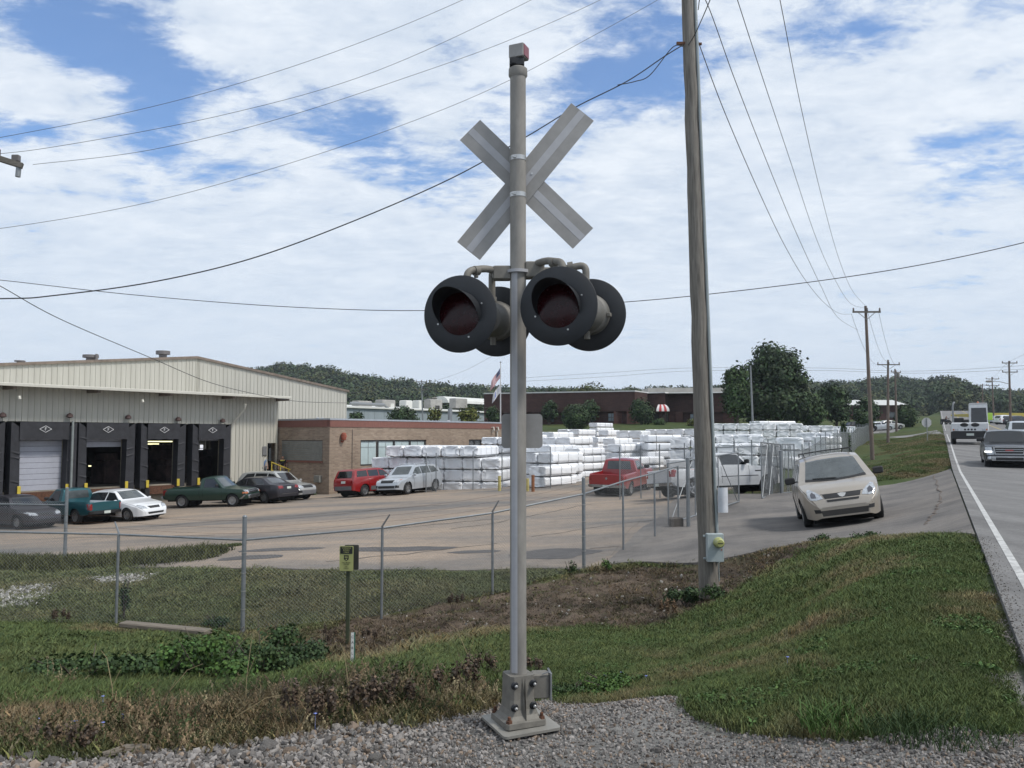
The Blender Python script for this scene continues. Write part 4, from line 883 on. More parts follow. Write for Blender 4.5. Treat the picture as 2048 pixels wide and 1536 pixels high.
def wheel_meshes(r, wd):
    k = (round(r, 3), round(wd, 3))
    if k in _wheel: return _wheel[k]
    Mx = Matrix.Rotation(R(90), 4, 'X'); h = wd / 2
    b = MB(); b.lathe([(r * .62, -h), (r * .9, -h), (r, -h * .7), (r * 1.0, h * .7), (r * .9, h), (r * .62, h), (r * .6, h * .6)], 28, Mx, cap=False); t = b.mesh('tyre', 50); t.materials.append(M_TYRE)
    b = MB(); b.lathe([(r * .64, h * .98), (r * .58, h * .9), (r * .55, h * .35), (.0, h * .3)], 28, Mx, cap=False); b.lathe([(r * .16, h * .3), (r * .15, h * .85), (0, h * .9)], 12, Mx)
    for q in range(6):
        a = 2 * PI * q / 6; b.box((math.cos(a) * r * .36, -h * .70, math.sin(a) * r * .36), (r * .50, h * .22, r * .13), m=Matrix.Rotation(-a, 4, 'Y'))
    m_ = b.mesh('rim', 40); m_.materials.append(M_RIM)
    for i_, p in enumerate(m_.polygons):
        pass
    _wheel[k] = (t, m_); return _wheel[k]
def prof(pts, x): return float(np.interp(x, [p[0] for p in pts], [p[1] for p in pts]))
class Car:
    def __init__(s, name, label, cat, c, loc, yaw, group='parked vehicles'):
        s.c = c; s.body(); x, y, z = loc
        fx, fy = math.cos(yaw), math.sin(yaw); wb = (c['wx'][0] - c['wx'][1]) / 2; tw = c['W'] / 2 - .12
        # rest the wheels on the ground
        zf = gz1(x + fx * wb, y + fy * wb); zr = gz1(x - fx * wb, y - fy * wb); zl = gz1(x - fy * tw, y + fx * tw); zr2 = gz1(x + fy * tw, y - fx * tw)
        off = c.get('lift', .035)
        ex = Vector((2 * wb * fx, 2 * wb * fy, zf - zr)).normalized(); ey = Vector((-fy * 2 * tw, fx * 2 * tw, zl - zr2)).normalized(); ez = ex.cross(ey).normalized(); ey = ez.cross(ex)
        M = Matrix((ex, ey, ez)).transposed().to_4x4()
        s.e = empty(name, (x, y, (zf + zr + zl + zr2) / 4 + off), M.to_euler(), label, cat, group)
        s.bo = link('body', s.me, s.e, mat=c['paint'])
        s.bvh = BVHTree.FromPolygons(s.pv, s.pf)
        s.wheels(); s.patches()
    def hw(s, x, z, zb):
        c = s.c; w0 = c['W'] / 2 * prof(c['plan'], x); wr = c['roofw'] / 2 * prof(c.get('rplan', [(0, 1)]), x)
        if z <= zb:
            t = (z - c['sill']) / max(.01, (c['beltmax'] - c['sill'])); return w0 * (1 - .055 * max(0, .45 - t) / .45 - .03 * max(0, (t - .55) / .45) ** 1.5)
        H = c['H']; t = min(1, (z - zb) / max(.05, H - zb)); return (w0 * .97) * (1 - t) + min(wr, w0 * .97) * t
    def body(s):
        c = s.c; Lh = c['L'] / 2; xs = set(np.linspace(-Lh, Lh, int(c['L'] / .075)))
        for p in c['prof'] + c['belt']: xs.add(p[0]); 
        for p in c['prof']: xs.add(max(-Lh, min(Lh, p[0] + .03)))
        for wx in c['wx']:
            for a in np.linspace(0, PI, 13): xs.add(wx + c['wr'] * 1.17 * math.cos(a))
        xs = sorted(x for x in xs if -Lh <= x <= Lh); q = [xs[0]]
        for x in xs[1:]:
            if x - q[-1] > .008: q.append(x)
        xs = q; NL, NU, NT = 9, 7, 7
        bed = c.get('bed'); rows = []
        for x in xs:
            zl = prof(c.get('under', [(0, c['sill'])]), x)
            for wx in c['wx']:
                d = abs(x - wx); Ra = c['wr'] * 1.16
                if d < Ra: zl = max(zl, c['wr'] * .98 + math.sqrt(Ra * Ra - d * d))
            zt = prof(c['prof'], x); inbed = bed and bed[0] < x < bed[1]
            if inbed: zt = bed[2]
            zb = min(prof(c['belt'], x), zt - .012); zl = min(zl, zb - .02)
            ru = min(.05, (zt - zl) * .2)
            side = []
            for i in range(NL + 1): z = zl + (zb - zl) * i / NL; side.append((s.hw(x, z, zb), z))
            if inbed:
                w_ = s.hw(x, zb, zb)
                for i in range(1, NU + 1): side.append((w_ - .004 * i, zb + (zt - zb) * i / NU))
                fl = bed[3]; wi = w_ - .09
                top = [(wi + .05, zt), (wi, zt - .005), (wi - .005, (zt + fl) / 2), (wi - .01, fl + .01)] + [(wi * k, fl) for k in (.6, .3)] + [(0, fl)]
            else:
                ze = zt - c.get('crown', .05) * min(1, (zt - zb) / .2 + .3)
                for i in range(1, NU + 1):
                    z = zb + (ze - zb) * i / NU; side.append((s.hw(x, z, zb), z))
                we = side[-1][0]; top = []
                for k in range(1, NT + 1):
                    y = we * (1 - k / NT) if k > 1 else we * .965
                    top.append((y, ze + (zt - ze) * (1 - (y / we) ** 2.6)))
            rows.append((x, side + top))
        n = len(rows[0][1]); vs = []; fs = []
        for x, sec in rows:
            for y, z in sec: vs.append((x, y, z))
            for y, z in sec[-2::-1]: vs.append((x, -y, z))
        m_ = 2 * n - 1
        for i in range(len(rows) - 1):
            for k in range(m_ - 1): fs.append((i * m_ + k, i * m_ + k + 1, (i + 1) * m_ + k + 1, (i + 1) * m_ + k))
        fs.append(tuple(range(m_))); fs.append(tuple((len(rows) - 1) * m_ + k for k in range(m_ - 1, -1, -1)))
        me = bpy.data.meshes.new('body'); me.from_pydata(vs, [], fs); me.update()
        bm = bmesh.new(); bm.from_mesh(me); bmesh.ops.remove_doubles(bm, verts=bm.verts, dist=.0015); bmesh.ops.dissolve_degenerate(bm, edges=bm.edges, dist=.001)
        bmesh.ops.recalc_face_normals(bm, faces=bm.faces); bm.to_mesh(me); bm.free()
        me.polygons.foreach_set('use_smooth', [True] * len(me.polygons)); me.set_sharp_from_angle(angle=R(32)); s.me = me
        s.pv = [v.co.copy() for v in me.vertices]; s.pf = [tuple(p.vertices) for p in me.polygons]
    def wheels(s):
        c = s.c; t, r_ = wheel_meshes(c['wr'], c.get('ww', .22))
        for wx in c['wx']:
            for sy in (1, -1):
                w = empty('wheel', (wx, sy * (c['W'] / 2 - c.get('ww', .22) / 2 - .03), c['wr']), (0, 0, PI if sy > 0 else 0)); w.parent = s.e
                link('tyre', t, w); link('rim', r_, w)
        b = MB(); zc = (c['sill'] + c['wr'] * 1.9) / 2; Lh = c['L'] / 2
        b.box((0, 0, c['sill'] + .10), (c['L'] * .93, c['W'] * .70, .30)); 
        for wx in c['wx']: b.box((wx, 0, c['wr'] * 1.1), (c['wr'] * 2.2, c['W'] * .72, c['wr'] * 1.7))
        b.obj('underbody', M_UNDER, s.e)
    def patch(s, name, poly, axis, m, off=.007, parent=None, cuts=3, thick=.015, mirror=False):
        """piece that follows the body surface; poly is in the two other axes"""
        o = None
        for sg in ((1, -1) if mirror else (1,)):
            bm = bmesh.new(); ax = axis[0]; d = 1 if axis[1] == '+' else -1
            pl = [(sg * p[0], p[1]) for p in poly] if ax == 'x' else poly
            if mirror and ax == 'y': d = sg
            vs = [bm.verts.new((p[0], p[1], 0)) for p in pl]; bm.faces.new(vs)
            bmesh.ops.triangulate(bm, faces=bm.faces); 
            for _ in range(cuts): 
                es = [e for e in bm.edges if e.calc_length() > .06]
                if es: bmesh.ops.subdivide_edges(bm, edges=es, cuts=1, use_grid_fill=True)
                bmesh.ops.triangulate(bm, faces=[f for f in bm.faces if len(f.verts) > 3])
            bad = []
            for v in bm.verts:
                a, z = v.co.x, v.co.y
                if ax == 'x': o_ = Vector((9 * d, a, z)); dr = Vector((-d, 0, 0))
                elif ax == 'y': o_ = Vector((a, 9 * d, z)); dr = Vector((0, -d, 0))
                else: o_ = Vector((a, z, 9)); dr = Vector((0, 0, -1))
                h, nn, _, _ = s.bvh.ray_cast(o_, dr)
                if h is None: bad.append(v); continue
                v.co = h - dr * off * .6 + nn.normalized() * (off * .6 if nn.dot(dr) < 0 else -off * .6)
            bmesh.ops.delete(bm, geom=bad, context='VERTS')
            if not bm.faces: bm.free(); continue
            be = [e for e in bm.edges if e.is_boundary]; r_ = bmesh.ops.extrude_edge_only(bm, edges=be)
            for v in [g for g in r_['geom'] if isinstance(g, bmesh.types.BMVert)]: v.co += dr * thick
            bmesh.ops.recalc_face_normals(bm, faces=bm.faces)
            me = bpy.data.meshes.new(name); bm.to_mesh(me); bm.free(); me.polygons.foreach_set('use_smooth', [True] * len(me.polygons)); me.set_sharp_from_angle(angle=R(40))
            # make sure outward
            me.materials.append(m); o = bpy.data.objects.new(name, me); COL.objects.link(o); o.parent = parent or s.e
        return o
    def patches(s):
        c = s.c
        for it in c['patches']:
            nm, poly, ax, m_ = it[:4]; kw = it[4] if len(it) > 4 else {}
            s.patch(nm, poly, ax, m_, **kw)
        # mirrors
        if c.get('mirror'):
            x, z = c['mirror']; w = s.hw(x, z - .1, z)
            for sy in (1, -1):
                k = c.get('msz', 1); b = MB(); b.cbox((x, sy * (w + .12 * k), z), (.10 * k, .20 * k, .14 * k), .03); b.box((x, sy * (w + .01), z - .04), (.04, .12, .03)); b.obj('mirror', c.get('mmat', M_TRIM), s.e)
def rect(x0, x1, z0, z1): return [(x0, z0), (x1, z0), (x1, z1), (x0, z1)]
def seams(xs, z0, z1): return [('door_seam', rect(x - .006, x + .006, z0, z1), 'y+', M_GAP, dict(mirror=True, off=.003, thick=.004, cuts=4)) for x in xs]

# --- families
def suv(paint_, L=4.68, W=1.88, H=1.73, wr=.36, glass=M_GLASS, cladding=None, grille=M_TRIM, boxy=0, extra=(), rails=True, nose=.98, tlmat=M_TL):
    h = L / 2; hood = 1.03 if not boxy else 1.02; belt = 1.10
    pr = [(-h, .62), (-h + .02, .80), (-h + .05, 1.02), (-h + .12, 1.12), (-h + (.30 if boxy else .42), H - .10), (-h + (.38 if boxy else .60), H - .04), (-.5, H), (.2, H - .02), (.42, H - .07), (h - 1.30, hood + .06), (h - 1.15, hood), (h - .5, hood - .06), (h - .22, hood - .15), (h - .10, .80), (h - .03, .66), (h, .50)]
    c = dict(L=L, W=W, H=H, sill=.30, beltmax=belt, roofw=W * .70, wr=wr, wx=(h - .88, -h + .92), paint=paint_, under=[(-h, .42), (-h + .5, .30), (h - .5, .28), (h, .34)],
             prof=pr, belt=[(-h, .95), (-h + .3, 1.12), (0, 1.06), (h - 1.2, 1.0), (h - .3, .80), (h, .50)], plan=[(-h, .86), (-h + .12, .95), (-h + .5, 1), (h - .7, 1), (h - .25, .93), (h - .08, .84), (h, .72)], crown=.06, mirror=(h - 1.42, 1.12), mmat=paint_)
    wsx = h - 1.26; P_ = []
    P_.append(('windscreen', [(-.60, hood + .12), (.60, hood + .12), (.54, H - .13), (-.54, H - .13)], 'x+', glass, dict(off=.010)))
    P_.append(('rear_window', [(-.60, 1.14), (.60, 1.14), (.52, H - .14), (-.52, H - .14)], 'x-', glass, dict(off=.010)))
    x_a = .44; x_b = wsx - .10
    P_.append(('side_window', [(-.02, 1.15), (x_b - .02, 1.12), (x_a - .04, H - .20), (.02, H - .15)], 'y+', glass, dict(mirror=True)))
    P_.append(('side_window', [(-.95, 1.16), (-.10, 1.15), (-.06, H - .15), (-.90, H - .14)], 'y+', glass, dict(mirror=True)))
    P_.append(('side_window', [(-h + .50, 1.20), (-1.04, 1.17), (-.99, H - .14), (-h + .80, H - .18)] if not boxy else [(-h + .32, 1.17), (-1.04, 1.17), (-.99, H - .14), (-h + .48, H - .15)], 'y+', glass, dict(mirror=True)))
    P_.append(('headlight', [(.50, .72), (.80, .74), (.84, .92), (.78, .95), (.52, .86)], 'x+', M_HL, dict(mirror=True)))
    P_.append(('grille', [(-.42, .72), (.42, .72), (.46, .87), (-.46, .87)], 'x+', grille, dict(off=.012)))
    P_.append(('lower_grille', [(-.55, .42), (.55, .42), (.60, .56), (-.60, .56)], 'x+', M_TRIM, {}))
    P_.append(('fog_lamp', rect(.62, .80, .44, .58), 'x+', M_TRIM, dict(mirror=True)))
    P_.append(('tail_light', [(.62, .82), (.84, .82), (.84, 1.16), (.70, 1.16)], 'x-', tlmat, dict(mirror=True)))
    P_.append(('licence_plate', rect(-.17, .17, .82, .96), 'x-', M_PLATE, dict(off=.012)))
    if cladding: P_.append(('bumper', [(-.90, .40), (.90, .40), (.90, .66), (-.90, .66)], 'x-', cladding, dict(off=.02))); P_.append(('side_cladding', rect(-h + 1.42, h - 1.40, .34, .58), 'y+', cladding, dict(mirror=True)))
    P_ += seams([-.06, -.98, h - 1.5], .42, 1.1) + list(extra); c['patches'] = P_; return c
def sedan(paint_, L=4.8, W=1.80, H=1.47, wr=.32, glass=M_GLASS, extra=(), rear=None):
    h = L / 2
    pr = [(-h, .55), (-h + .02, .75), (-h + .05, .97), (-h + .12, 1.03), (-h + .62, 1.07), (-h + 1.25, H - .08), (-h + 1.5, H - .02), (-.15, H), (.25, H - .04), (.45, H - .11), (h - 1.42, 1.0), (h - 1.25, .955), (h - .6, .86), (h - .25, .74), (h - .08, .62), (h - .02, .52), (h, .44)]
    c = dict(L=L, W=W, H=H, sill=.24, beltmax=.95, roofw=W * .66, wr=wr, wx=(h - .95, -h + 1.05), paint=paint_, under=[(-h, .36), (-h + .6, .24), (h - .6, .22), (h, .26)], prof=pr,
             belt=[(-h, .85), (-h + .4, .98), (-1, .98), (0, .94), (h - 1.3, .89), (h - .3, .66), (h, .44)], plan=[(-h, .84), (-h + .12, .92), (-h + .6, .99), (0, 1), (h - .8, .99), (h - .3, .90), (h - .08, .78), (h, .66)], crown=.05, mirror=(h - 1.58, .98), msz=.85, mmat=paint_)
    xa = h - 1.40
    P_ = [('windscreen', [(-.62, 1.04), (.62, 1.04), (.52, H - .10), (-.52, H - .10)], 'x+', glass, dict(off=.01)), ('rear_window', [(-.58, 1.10), (.58, 1.10), (.50, H - .11), (-.50, H - .11)], 'x-', glass, dict(off=.01)),
          ('side_window', [(-.02, 1.0), (xa - .12, .97), (.42, H - .16), (.02, H - .12)], 'y+', glass, dict(mirror=True)), ('side_window', [(-h + .98, 1.02), (-.10, 1.0), (-.06, H - .12), (-.75, H - .12), (-h + 1.30, H - .17)], 'y+', glass, dict(mirror=True)),
          ('headlight', [(.42, .60), (.74, .62), (.80, .74), (.70, .78), (.46, .70)], 'x+', M_HL, dict(mirror=True)), ('grille', [(-.28, .60), (.28, .60), (.34, .70), (-.34, .70)], 'x+', M_TRIM, dict(off=.01)), ('lower_grille', [(-.42, .34), (.42, .34), (.46, .43), (-.46, .43)], 'x+', M_TRIM, {}),
          ('tail_light', [(.45, .82), (.80, .80), (.80, .95), (.52, .97)], 'x-', M_TL, dict(mirror=True)), ('licence_plate', rect(-.16, .16, .78, .90), 'x-', M_PLATE, dict(off=.01))]
    P_ += seams([-.06, -.85, h - 1.55], .34, .93) + list(extra); c['patches'] = P_; return c
def pickup(paint_, L=5.0, W=1.78, H=1.66, wr=.35, cab=(-.35, 1.15), glass=M_GLASS, hood=1.04, extra=(), rail=1.06, grille=M_TRIM, chrome=True, hl=M_HL, ww=.22, roofw=.74, tl=(.60, .82), two_row=False, msz=1.0, lower=0, ramhood=False):
    h = L / 2; x0, x1 = cab
    pr = [(-h, .60), (-h + .015, rail - .02), (-h + .05, rail), (x0 - .06, rail), (x0 - .03, H - .14), (x0 + .03, H - .04), (x0 + .3, H), (x0 + .75, H - .01), (x1 - .55, H - .06), (x1 - .03, hood + .03), (x1 + .08, hood), (h - .4, hood - (.06 if not ramhood else .01)), (h - .10, hood - .13), (h - .04, .80), (h - .02, .62), (h, .56)]
    c = dict(L=L, W=W, H=H, sill=.38, beltmax=rail, roofw=W * roofw, wr=wr, wx=(h - .85, -h + 1.10), paint=paint_, ww=ww, under=[(-h, .50), (-h + .5, .42), (h - .5, .38), (h, .42)], prof=pr,
             belt=[(-h, rail - .10), (x0, rail - .02), (x1, hood - .02), (h - .3, hood - .16), (h, .56)], plan=[(-h, .93), (-h + .05, .96), (-h + .3, 1), (h - .5, 1), (h - .15, .95), (h, .86)] if not ramhood else [(-h, .93), (-h + .3, 1), (h - .9, 1), (h - .3, .96), (h, .86)], crown=.045, bed=(-h + .07, x0 - .10, rail, .72), mirror=(x1 - .32, hood + .17), msz=msz)
    wdt = W / 2
    P_ = [('windscreen', [(-wdt * .72, hood + .06), (wdt * .72, hood + .06), (wdt * .62, H - .10), (-wdt * .62, H - .10)], 'x+', glass, dict(off=.01)),
          ('rear_window', [(-wdt * .66, rail + .10), (wdt * .66, rail + .10), (wdt * .60, H - .13), (-wdt * .60, H - .13)], 'x-', glass, dict(off=.012)),
          ('headlight', [(wdt * .62, .70), (wdt * .90, .70), (wdt * .90, .88), (wdt * .62, .88)], 'x+', hl, dict(mirror=True)), ('grille', [(-wdt * .58, .70), (wdt * .58, .70), (wdt * .58, .89), (-wdt * .58, .89)], 'x+', grille, dict(off=.014)),
          ('front_bumper', [(-wdt * .94, .42), (wdt * .94, .42), (wdt * .94, .62), (-wdt * .94, .62)], 'x+', M_CHR if chrome else M_TRIM, dict(off=.05, thick=.06)), ('rear_bumper', [(-wdt * .93, .46), (wdt * .93, .46), (wdt * .93, .64), (-wdt * .93, .64)], 'x-', M_CHR if chrome else M_TRIM, dict(off=.09, thick=.10)),
          ('tail_light', [(wdt * .80, tl[0] + .08), (wdt * .97, tl[0] + .08), (wdt * .97, tl[1] + .14), (wdt * .80, tl[1] + .14)], 'x-', M_TL, dict(mirror=True)), ('licence_plate', rect(-.16, .16, .50, .62), 'x-', M_PLATE, dict(off=.10, thick=.01))]
    if two_row:
        xm = (x0 + x1) / 2 - .15
        P_ += [('side_window', [(xm + .05, hood + .06), (x1 - .20, hood + .04), (x1 - .62, H - .13), (xm + .05, H - .11)], 'y+', glass, dict(mirror=True)), ('side_window', [(x0 + .10, hood + .08), (xm - .04, hood + .06), (xm - .04, H - .11), (x0 + .14, H - .13)], 'y+', glass, dict(mirror=True))]
        P_ += seams([x0 + .05, xm, x1 - .12], .5, hood)
    else:
        P_ += [('side_window', [(x0 + .16, hood + .06), (x1 - .20, hood + .04), (x1 - .62, H - .13), (x0 + .20, H - .11)], 'y+', glass, dict(mirror=True))]
        P_ += seams([x0 + .10, x1 - .12], .5, hood)
    P_.append(('bed_gap', rect(x0 - .10, x0 - .085, .5, rail - .01), 'y+', M_GAP, dict(mirror=True, off=.003, thick=.004)))
    c['patches'] = P_ + list(extra); return c

def at(px, py, d=None):
    v_ = G(px, py) if d is None else P(px, py, d); return (v_.x, v_.y, 0)
# ---- the minivan on the driveway
M_GOLD = paint('champagne_paint', (.345, .305, .255), .35, .28)
L = 5.08; h = L / 2; H = 1.74
vp = [(-h, .60), (-h + .02, .85), (-h + .06, 1.10), (-h + .30, H - .12), (-h + .45, H - .04), (-.6, H), (.35, H - .02), (.70, H - .10), (h - .98, 1.14), (h - .88, 1.07), (h - .55, .99), (h - .30, .90), (h - .15, .78), (h - .06, .66), (h, .50)]
van = dict(L=L, W=1.965, H=H, sill=.26, beltmax=1.05, roofw=1.38, wr=.345, wx=(h - 1.0, -h + 1.05), paint=M_GOLD, under=[(-h, .34), (-h + .6, .26), (h - .6, .24), (h - .1, .20), (h, .24)], prof=vp, belt=[(-h, 1.0), (0, 1.04), (h - .95, 1.02), (h - .4, .86), (h, .50)],
           plan=[(-h, .86), (-h + .1, .93), (-h + .6, .99), (0, 1), (h - .9, .985), (h - .45, .92), (h - .2, .82), (h - .05, .68), (h, .60)], rplan=[(-h, .96), (0, 1), (.7, .98), (h - 1, .94)], crown=.07, mirror=(h - 1.42, 1.16), msz=1.25)
fx = []
fx.append(('windscreen', [(-.72, 1.15), (-.4, 1.115), (0, 1.10), (.4, 1.115), (.72, 1.15), (.60, H - .17), (.3, H - .145), (0, H - .14), (-.3, H - .145), (-.60, H - .17)], 'x+', M_GLASS2, dict(off=.012, cuts=4)))
fx.append(('cowl', [(-.74, 1.095), (0, 1.055), (.74, 1.095), (.73, 1.15), (0, 1.10), (-.73, 1.15)], 'x+', M_TRIM, dict(off=.008, cuts=4)))
fx.append(('wiper', [(-.55, 1.135), (.02, 1.105), (.02, 1.118), (-.55, 1.15)], 'x+', M_GAP, dict(off=.03, thick=.01)))
fx.append(('headlight', [(.45, .685), (.62, .66), (.74, .68), (.795, .76), (.79, .90), (.73, .925), (.60, .85), (.50, .77)], 'x+', M_HL, dict(mirror=True, off=.008, cuts=4)))
fx.append(('grille', [(-.41, .68), (.41, .68), (.45, .775), (-.45, .775)], 'x+', M_TRIM, dict(off=.012)))
fx.append(('lower_grille', [(-.36, .60), (.36, .60), (.38, .645), (-.38, .645)], 'x+', M_TRIM, dict(off=.010)))
fx.append(('lamp_reflector', [(.60, .71), (.72, .72), (.73, .80), (.68, .85), (.61, .80)], 'x+', mat('lamp_dark', (.12, .12, .13), .2, .5), dict(mirror=True, off=.012)))
fx.append(('emblem', [(0, .675), (.06, .70), (.10, .76), (.03, .775), (-.03, .775), (-.10, .76), (-.06, .70)], 'x+', mat('emblem_silver', (.5, .49, .47), .3, .6), dict(off=.018)))
fx.append(('bumper_intake', [(-.52, .28), (.52, .28), (.55, .41), (-.55, .41)], 'x+', mat('intake_dark', (.03, .028, .026), .8), dict(off=.006)))
fx.append(('fog_recess', [(.54, .36), (.68, .36), (.70, .45), (.56, .44)], 'x+', M_TRIM, dict(mirror=True)))
fx.append(('bumper_crease', [(-.66, .475), (.66, .475), (.66, .487), (-.66, .487)], 'x+', mat('crease_shade', (.24, .205, .165), .5, .2), dict(off=.004, thick=.004)))  # painted shade: darker body tone along the bumper fold
fx.append(('hood_seam', [(-.50, .775), (.50, .775), (.50, .785), (-.50, .785)], 'x+', M_GAP, dict(off=.003, thick=.003)))
fx.append(('side_window', [(.25, 1.10), (1.02, 1.08), (.62, H - .24), (.28, H - .20)], 'y+', M_GLASS, dict(mirror=True))); fx.append(('side_window', [(-.95, 1.10), (.17, 1.10), (.19, H - .20), (-.92, H - .18)], 'y+', M_GLASS, dict(mirror=True))); fx.append(('side_window', [(-2.1, 1.12), (-1.02, 1.10), (-1.0, H - .18), (-1.95, H - .20)], 'y+', M_GLASS, dict(mirror=True)))
fx += seams([.22, 1.15, -.98], .36, 1.05); van['patches'] = fx
VX, VY, _ = at(1676, 1062, 23.4)
mv = Car('minivan', 'champagne gold minivan tilted on the driveway, facing the road', 'minivan', van, (VX, VY, 0), R(-106), group='vehicles')
mv.e.scale = (1.03, 1.03, 1.07)
for sy in (1, -1):
    b = MB(); b.tube([(.62, sy * .60, H - .03), (.50, sy * .60, H + .055), (-1.6, sy * .60, H + .065), (-1.75, sy * .60, H - .02)], .018, 8); b.obj('roof_rail', M_TRIM, mv.e)
for x_ in (.25, -.9): b = MB(); b.tube([(x_, -.60, H + .058), (x_, 0, H + .075), (x_, .60, H + .058)], .015, 8); b.obj('roof_bar', M_TRIM, mv.e)

# ---- oncoming dark pickup
M_GREY = paint('dark_grey_paint', (.022, .024, .028), .1)
M_LIT = mat('lit_lamp', (.8, .8, .8), .3, emit=(1, .97, .92, 2.2))
gx_ = [('lamp_strip', [(.70, .80), (.98, .80), (.98, .865), (.70, .865)], 'x+', M_LIT, dict(mirror=True, off=.025)), ('grille_frame', [(-.60, .70), (.60, .70), (.66, 1.08), (-.66, 1.08)], 'x+', M_CHR, dict(off=.018)), ('grille_mesh', [(-.54, .75), (.54, .75), (.59, 1.02), (-.59, 1.02)], 'x+', M_TRIM, dict(off=.03)),
       ('grille_bar', rect(-.54, .54, .83, .86), 'x+', M_CHR, dict(off=.04)), ('grille_bar', rect(-.55, .55, .92, .95), 'x+', M_CHR, dict(off=.04)), ('emblem', rect(-.16, .16, .86, .93), 'x+', mat('emblem_red', (.22, .02, .02), .3), dict(off=.05)), ('headlight', [(.68, .87), (.98, .87), (.96, 1.04), (.70, 1.04)], 'x+', M_HL, dict(mirror=True, off=.012)), ('lower_intake', rect(-.55, .55, .44, .56), 'x+', M_TRIM, dict(off=.07)), ('fog_lamp', rect(.74, .86, .48, .60), 'x+', M_HL, dict(mirror=True, off=.07))]
gmc = pickup(M_GREY, L=5.85, W=2.03, H=1.88, wr=.40, cab=(-.75, 1.35), hood=1.22, rail=1.20, two_row=True, glass=M_GLASS, ww=.27, extra=gx_, msz=1.3)
Car('pickup_truck', 'dark grey pickup with chrome grille and lit lamps driving towards us on the road', 'pickup truck', gmc, at(2012, 938, 41), R(-90 - 27.5), group='vehicles')
# ---- vehicles in the yard
M_RED = paint('red_paint', (.25, .009, .010), .1); M_WHITE = paint('white_paint', (.66, .67, .68), 0); M_SILV = paint('silver_paint', (.42, .45, .48), .3); M_DGRN = paint('dark_green_paint', (.012, .036, .024), .2); M_TEAL = paint('teal_paint', (.008, .075, .09), .3)
M_CHAR = paint('charcoal_paint', (.030, .028, .034), .2); M_BEIGE = paint('beige_silver_paint', (.42, .42, .40), .4); M_CLAD = mat('grey_cladding', (.12, .12, .125), .6)
ram = pickup(M_RED, L=5.3, W=2.0, H=1.83, wr=.37, cab=(-.55, .95), glass=M_GLASS2, hood=1.20, rail=1.17, ramhood=True, msz=1.4, tl=(.76, 1.0), extra=[('tailgate_emblem', rect(-.05, .05, .90, 1.0), 'x-', M_CHR, {})])
Car('pickup_truck', 'red pickup truck seen from behind in front of the white bundles', 'pickup truck', ram, at(1246, 988, 44.5), R(64), group='vehicles')
wram = pickup(paint('white_pickup_paint', (.48, .49, .50), 0), L=5.9, W=2.0, H=1.86, wr=.38, cab=(-.45, 1.25), glass=M_GLASS, hood=1.24, rail=1.18, ramhood=True, msz=1.3, extra=[('side_stripe', rect(-.4, 1.6, .78, .81), 'y+', M_TRIM, dict(mirror=True)), ('side_badge', rect(1.45, 1.80, .97, 1.02), 'y+', M_TRIM, dict(mirror=True))], tl=(.78, 1.04))
Car('pickup_truck', 'white pickup truck parked behind the wooden utility pole and the gate', 'pickup truck', wram, at(1432, 991, 36.8), R(24), group='vehicles')
bx = MB(); bx.cbox((0, 0, 0), (.7, .6, .35), .03); e_ = bx.obj('tool_crate', mat('crate_white', (.5, .5, .5), .7), loc=(*at(1352, 950, 34.2)[:2], P(1352, 927, 34.2).z)); tag(e_, 'pale box lying in the bed of the white pickup', 'box')
jeep = suv(M_RED, L=4.5, W=1.80, H=1.66, wr=.35, cladding=M_CLAD, boxy=1)
Car('suv', 'red suv with grey lower cladding parked against the brick office wall', 'suv', jeep, at(741, 984, 50.5), R(56), group='vehicles')
sor = suv(M_SILV, L=4.68, W=1.89, H=1.72, wr=.36, glass=M_GLASS2, extra=[('turn_lamp', [(.72, .86), (.84, .86), (.82, .93)], 'x+', M_AMB, dict(mirror=True, off=.012))])
sc_ = Car('suv', 'silver suv facing the camera in front of the stacked white bundles', 'suv', sor, at(820, 985, 50.0), R(-118), group='vehicles')
for sy in (1, -1): b = MB(); b.tube([(.25, sy * .55, 1.70), (.15, sy * .56, 1.75), (-1.2, sy * .56, 1.75), (-1.35, sy * .55, 1.68)], .02, 6); b.obj('roof_rail', M_SILV, sc_.e)
ren = suv(M_BEIGE, L=4.74, W=1.87, H=1.72, wr=.36, cladding=M_CLAD, extra=[('front_bumper', [(-.85, .34), (.85, .34), (.85, .58), (-.85, .58)], 'x+', M_CLAD, dict(off=.012))])
Car('suv', 'pale silver suv with dark grille parked before the dark office wall', 'suv', ren, at(553, 994, 49.5), R(-23), group='vehicles')
fus = sedan(M_CHAR, L=4.85, W=1.84, H=1.46, extra=[('chrome_strip', rect(-.62, .62, .50, .53), 'x-', M_CHR, {})])
Car('sedan', 'dark charcoal sedan seen from behind beside the pale silver suv', 'sedan', fus, at(512, 1003, 47.2), R(154), group='vehicles')
rang = pickup(M_DGRN, L=4.85, W=1.70, H=1.62, wr=.34, cab=(-.20, 1.10), glass=M_GLASS, hood=1.0, rail=1.02, grille=M_CHR, extra=[('turn_lamp', rect(.66, .82, .68, .77), 'x+', M_AMB, dict(mirror=True, off=.02)), ('grille_slot', rect(-.44, .44, .74, .79), 'x+', M_TRIM, dict(off=.025)), ('grille_slot', rect(-.44, .44, .82, .86), 'x+', M_TRIM, dict(off=.025))])
rang['patches'] = [p if p[0] != 'windscreen' else (p[0], p[1], p[2], M_GLASS2, p[4]) for p in rang['patches']]
Car('pickup_truck', 'dark green pickup truck parked sideways before the loading dock', 'pickup truck', rang, at(425, 1012, 45.3), R(-9), group='vehicles')
teal = pickup(M_TEAL, L=4.8, W=1.72, H=1.64, wr=.35, cab=(-.15, 1.10), hood=1.0, rail=1.05, chrome=False, glass=M_GLASS)
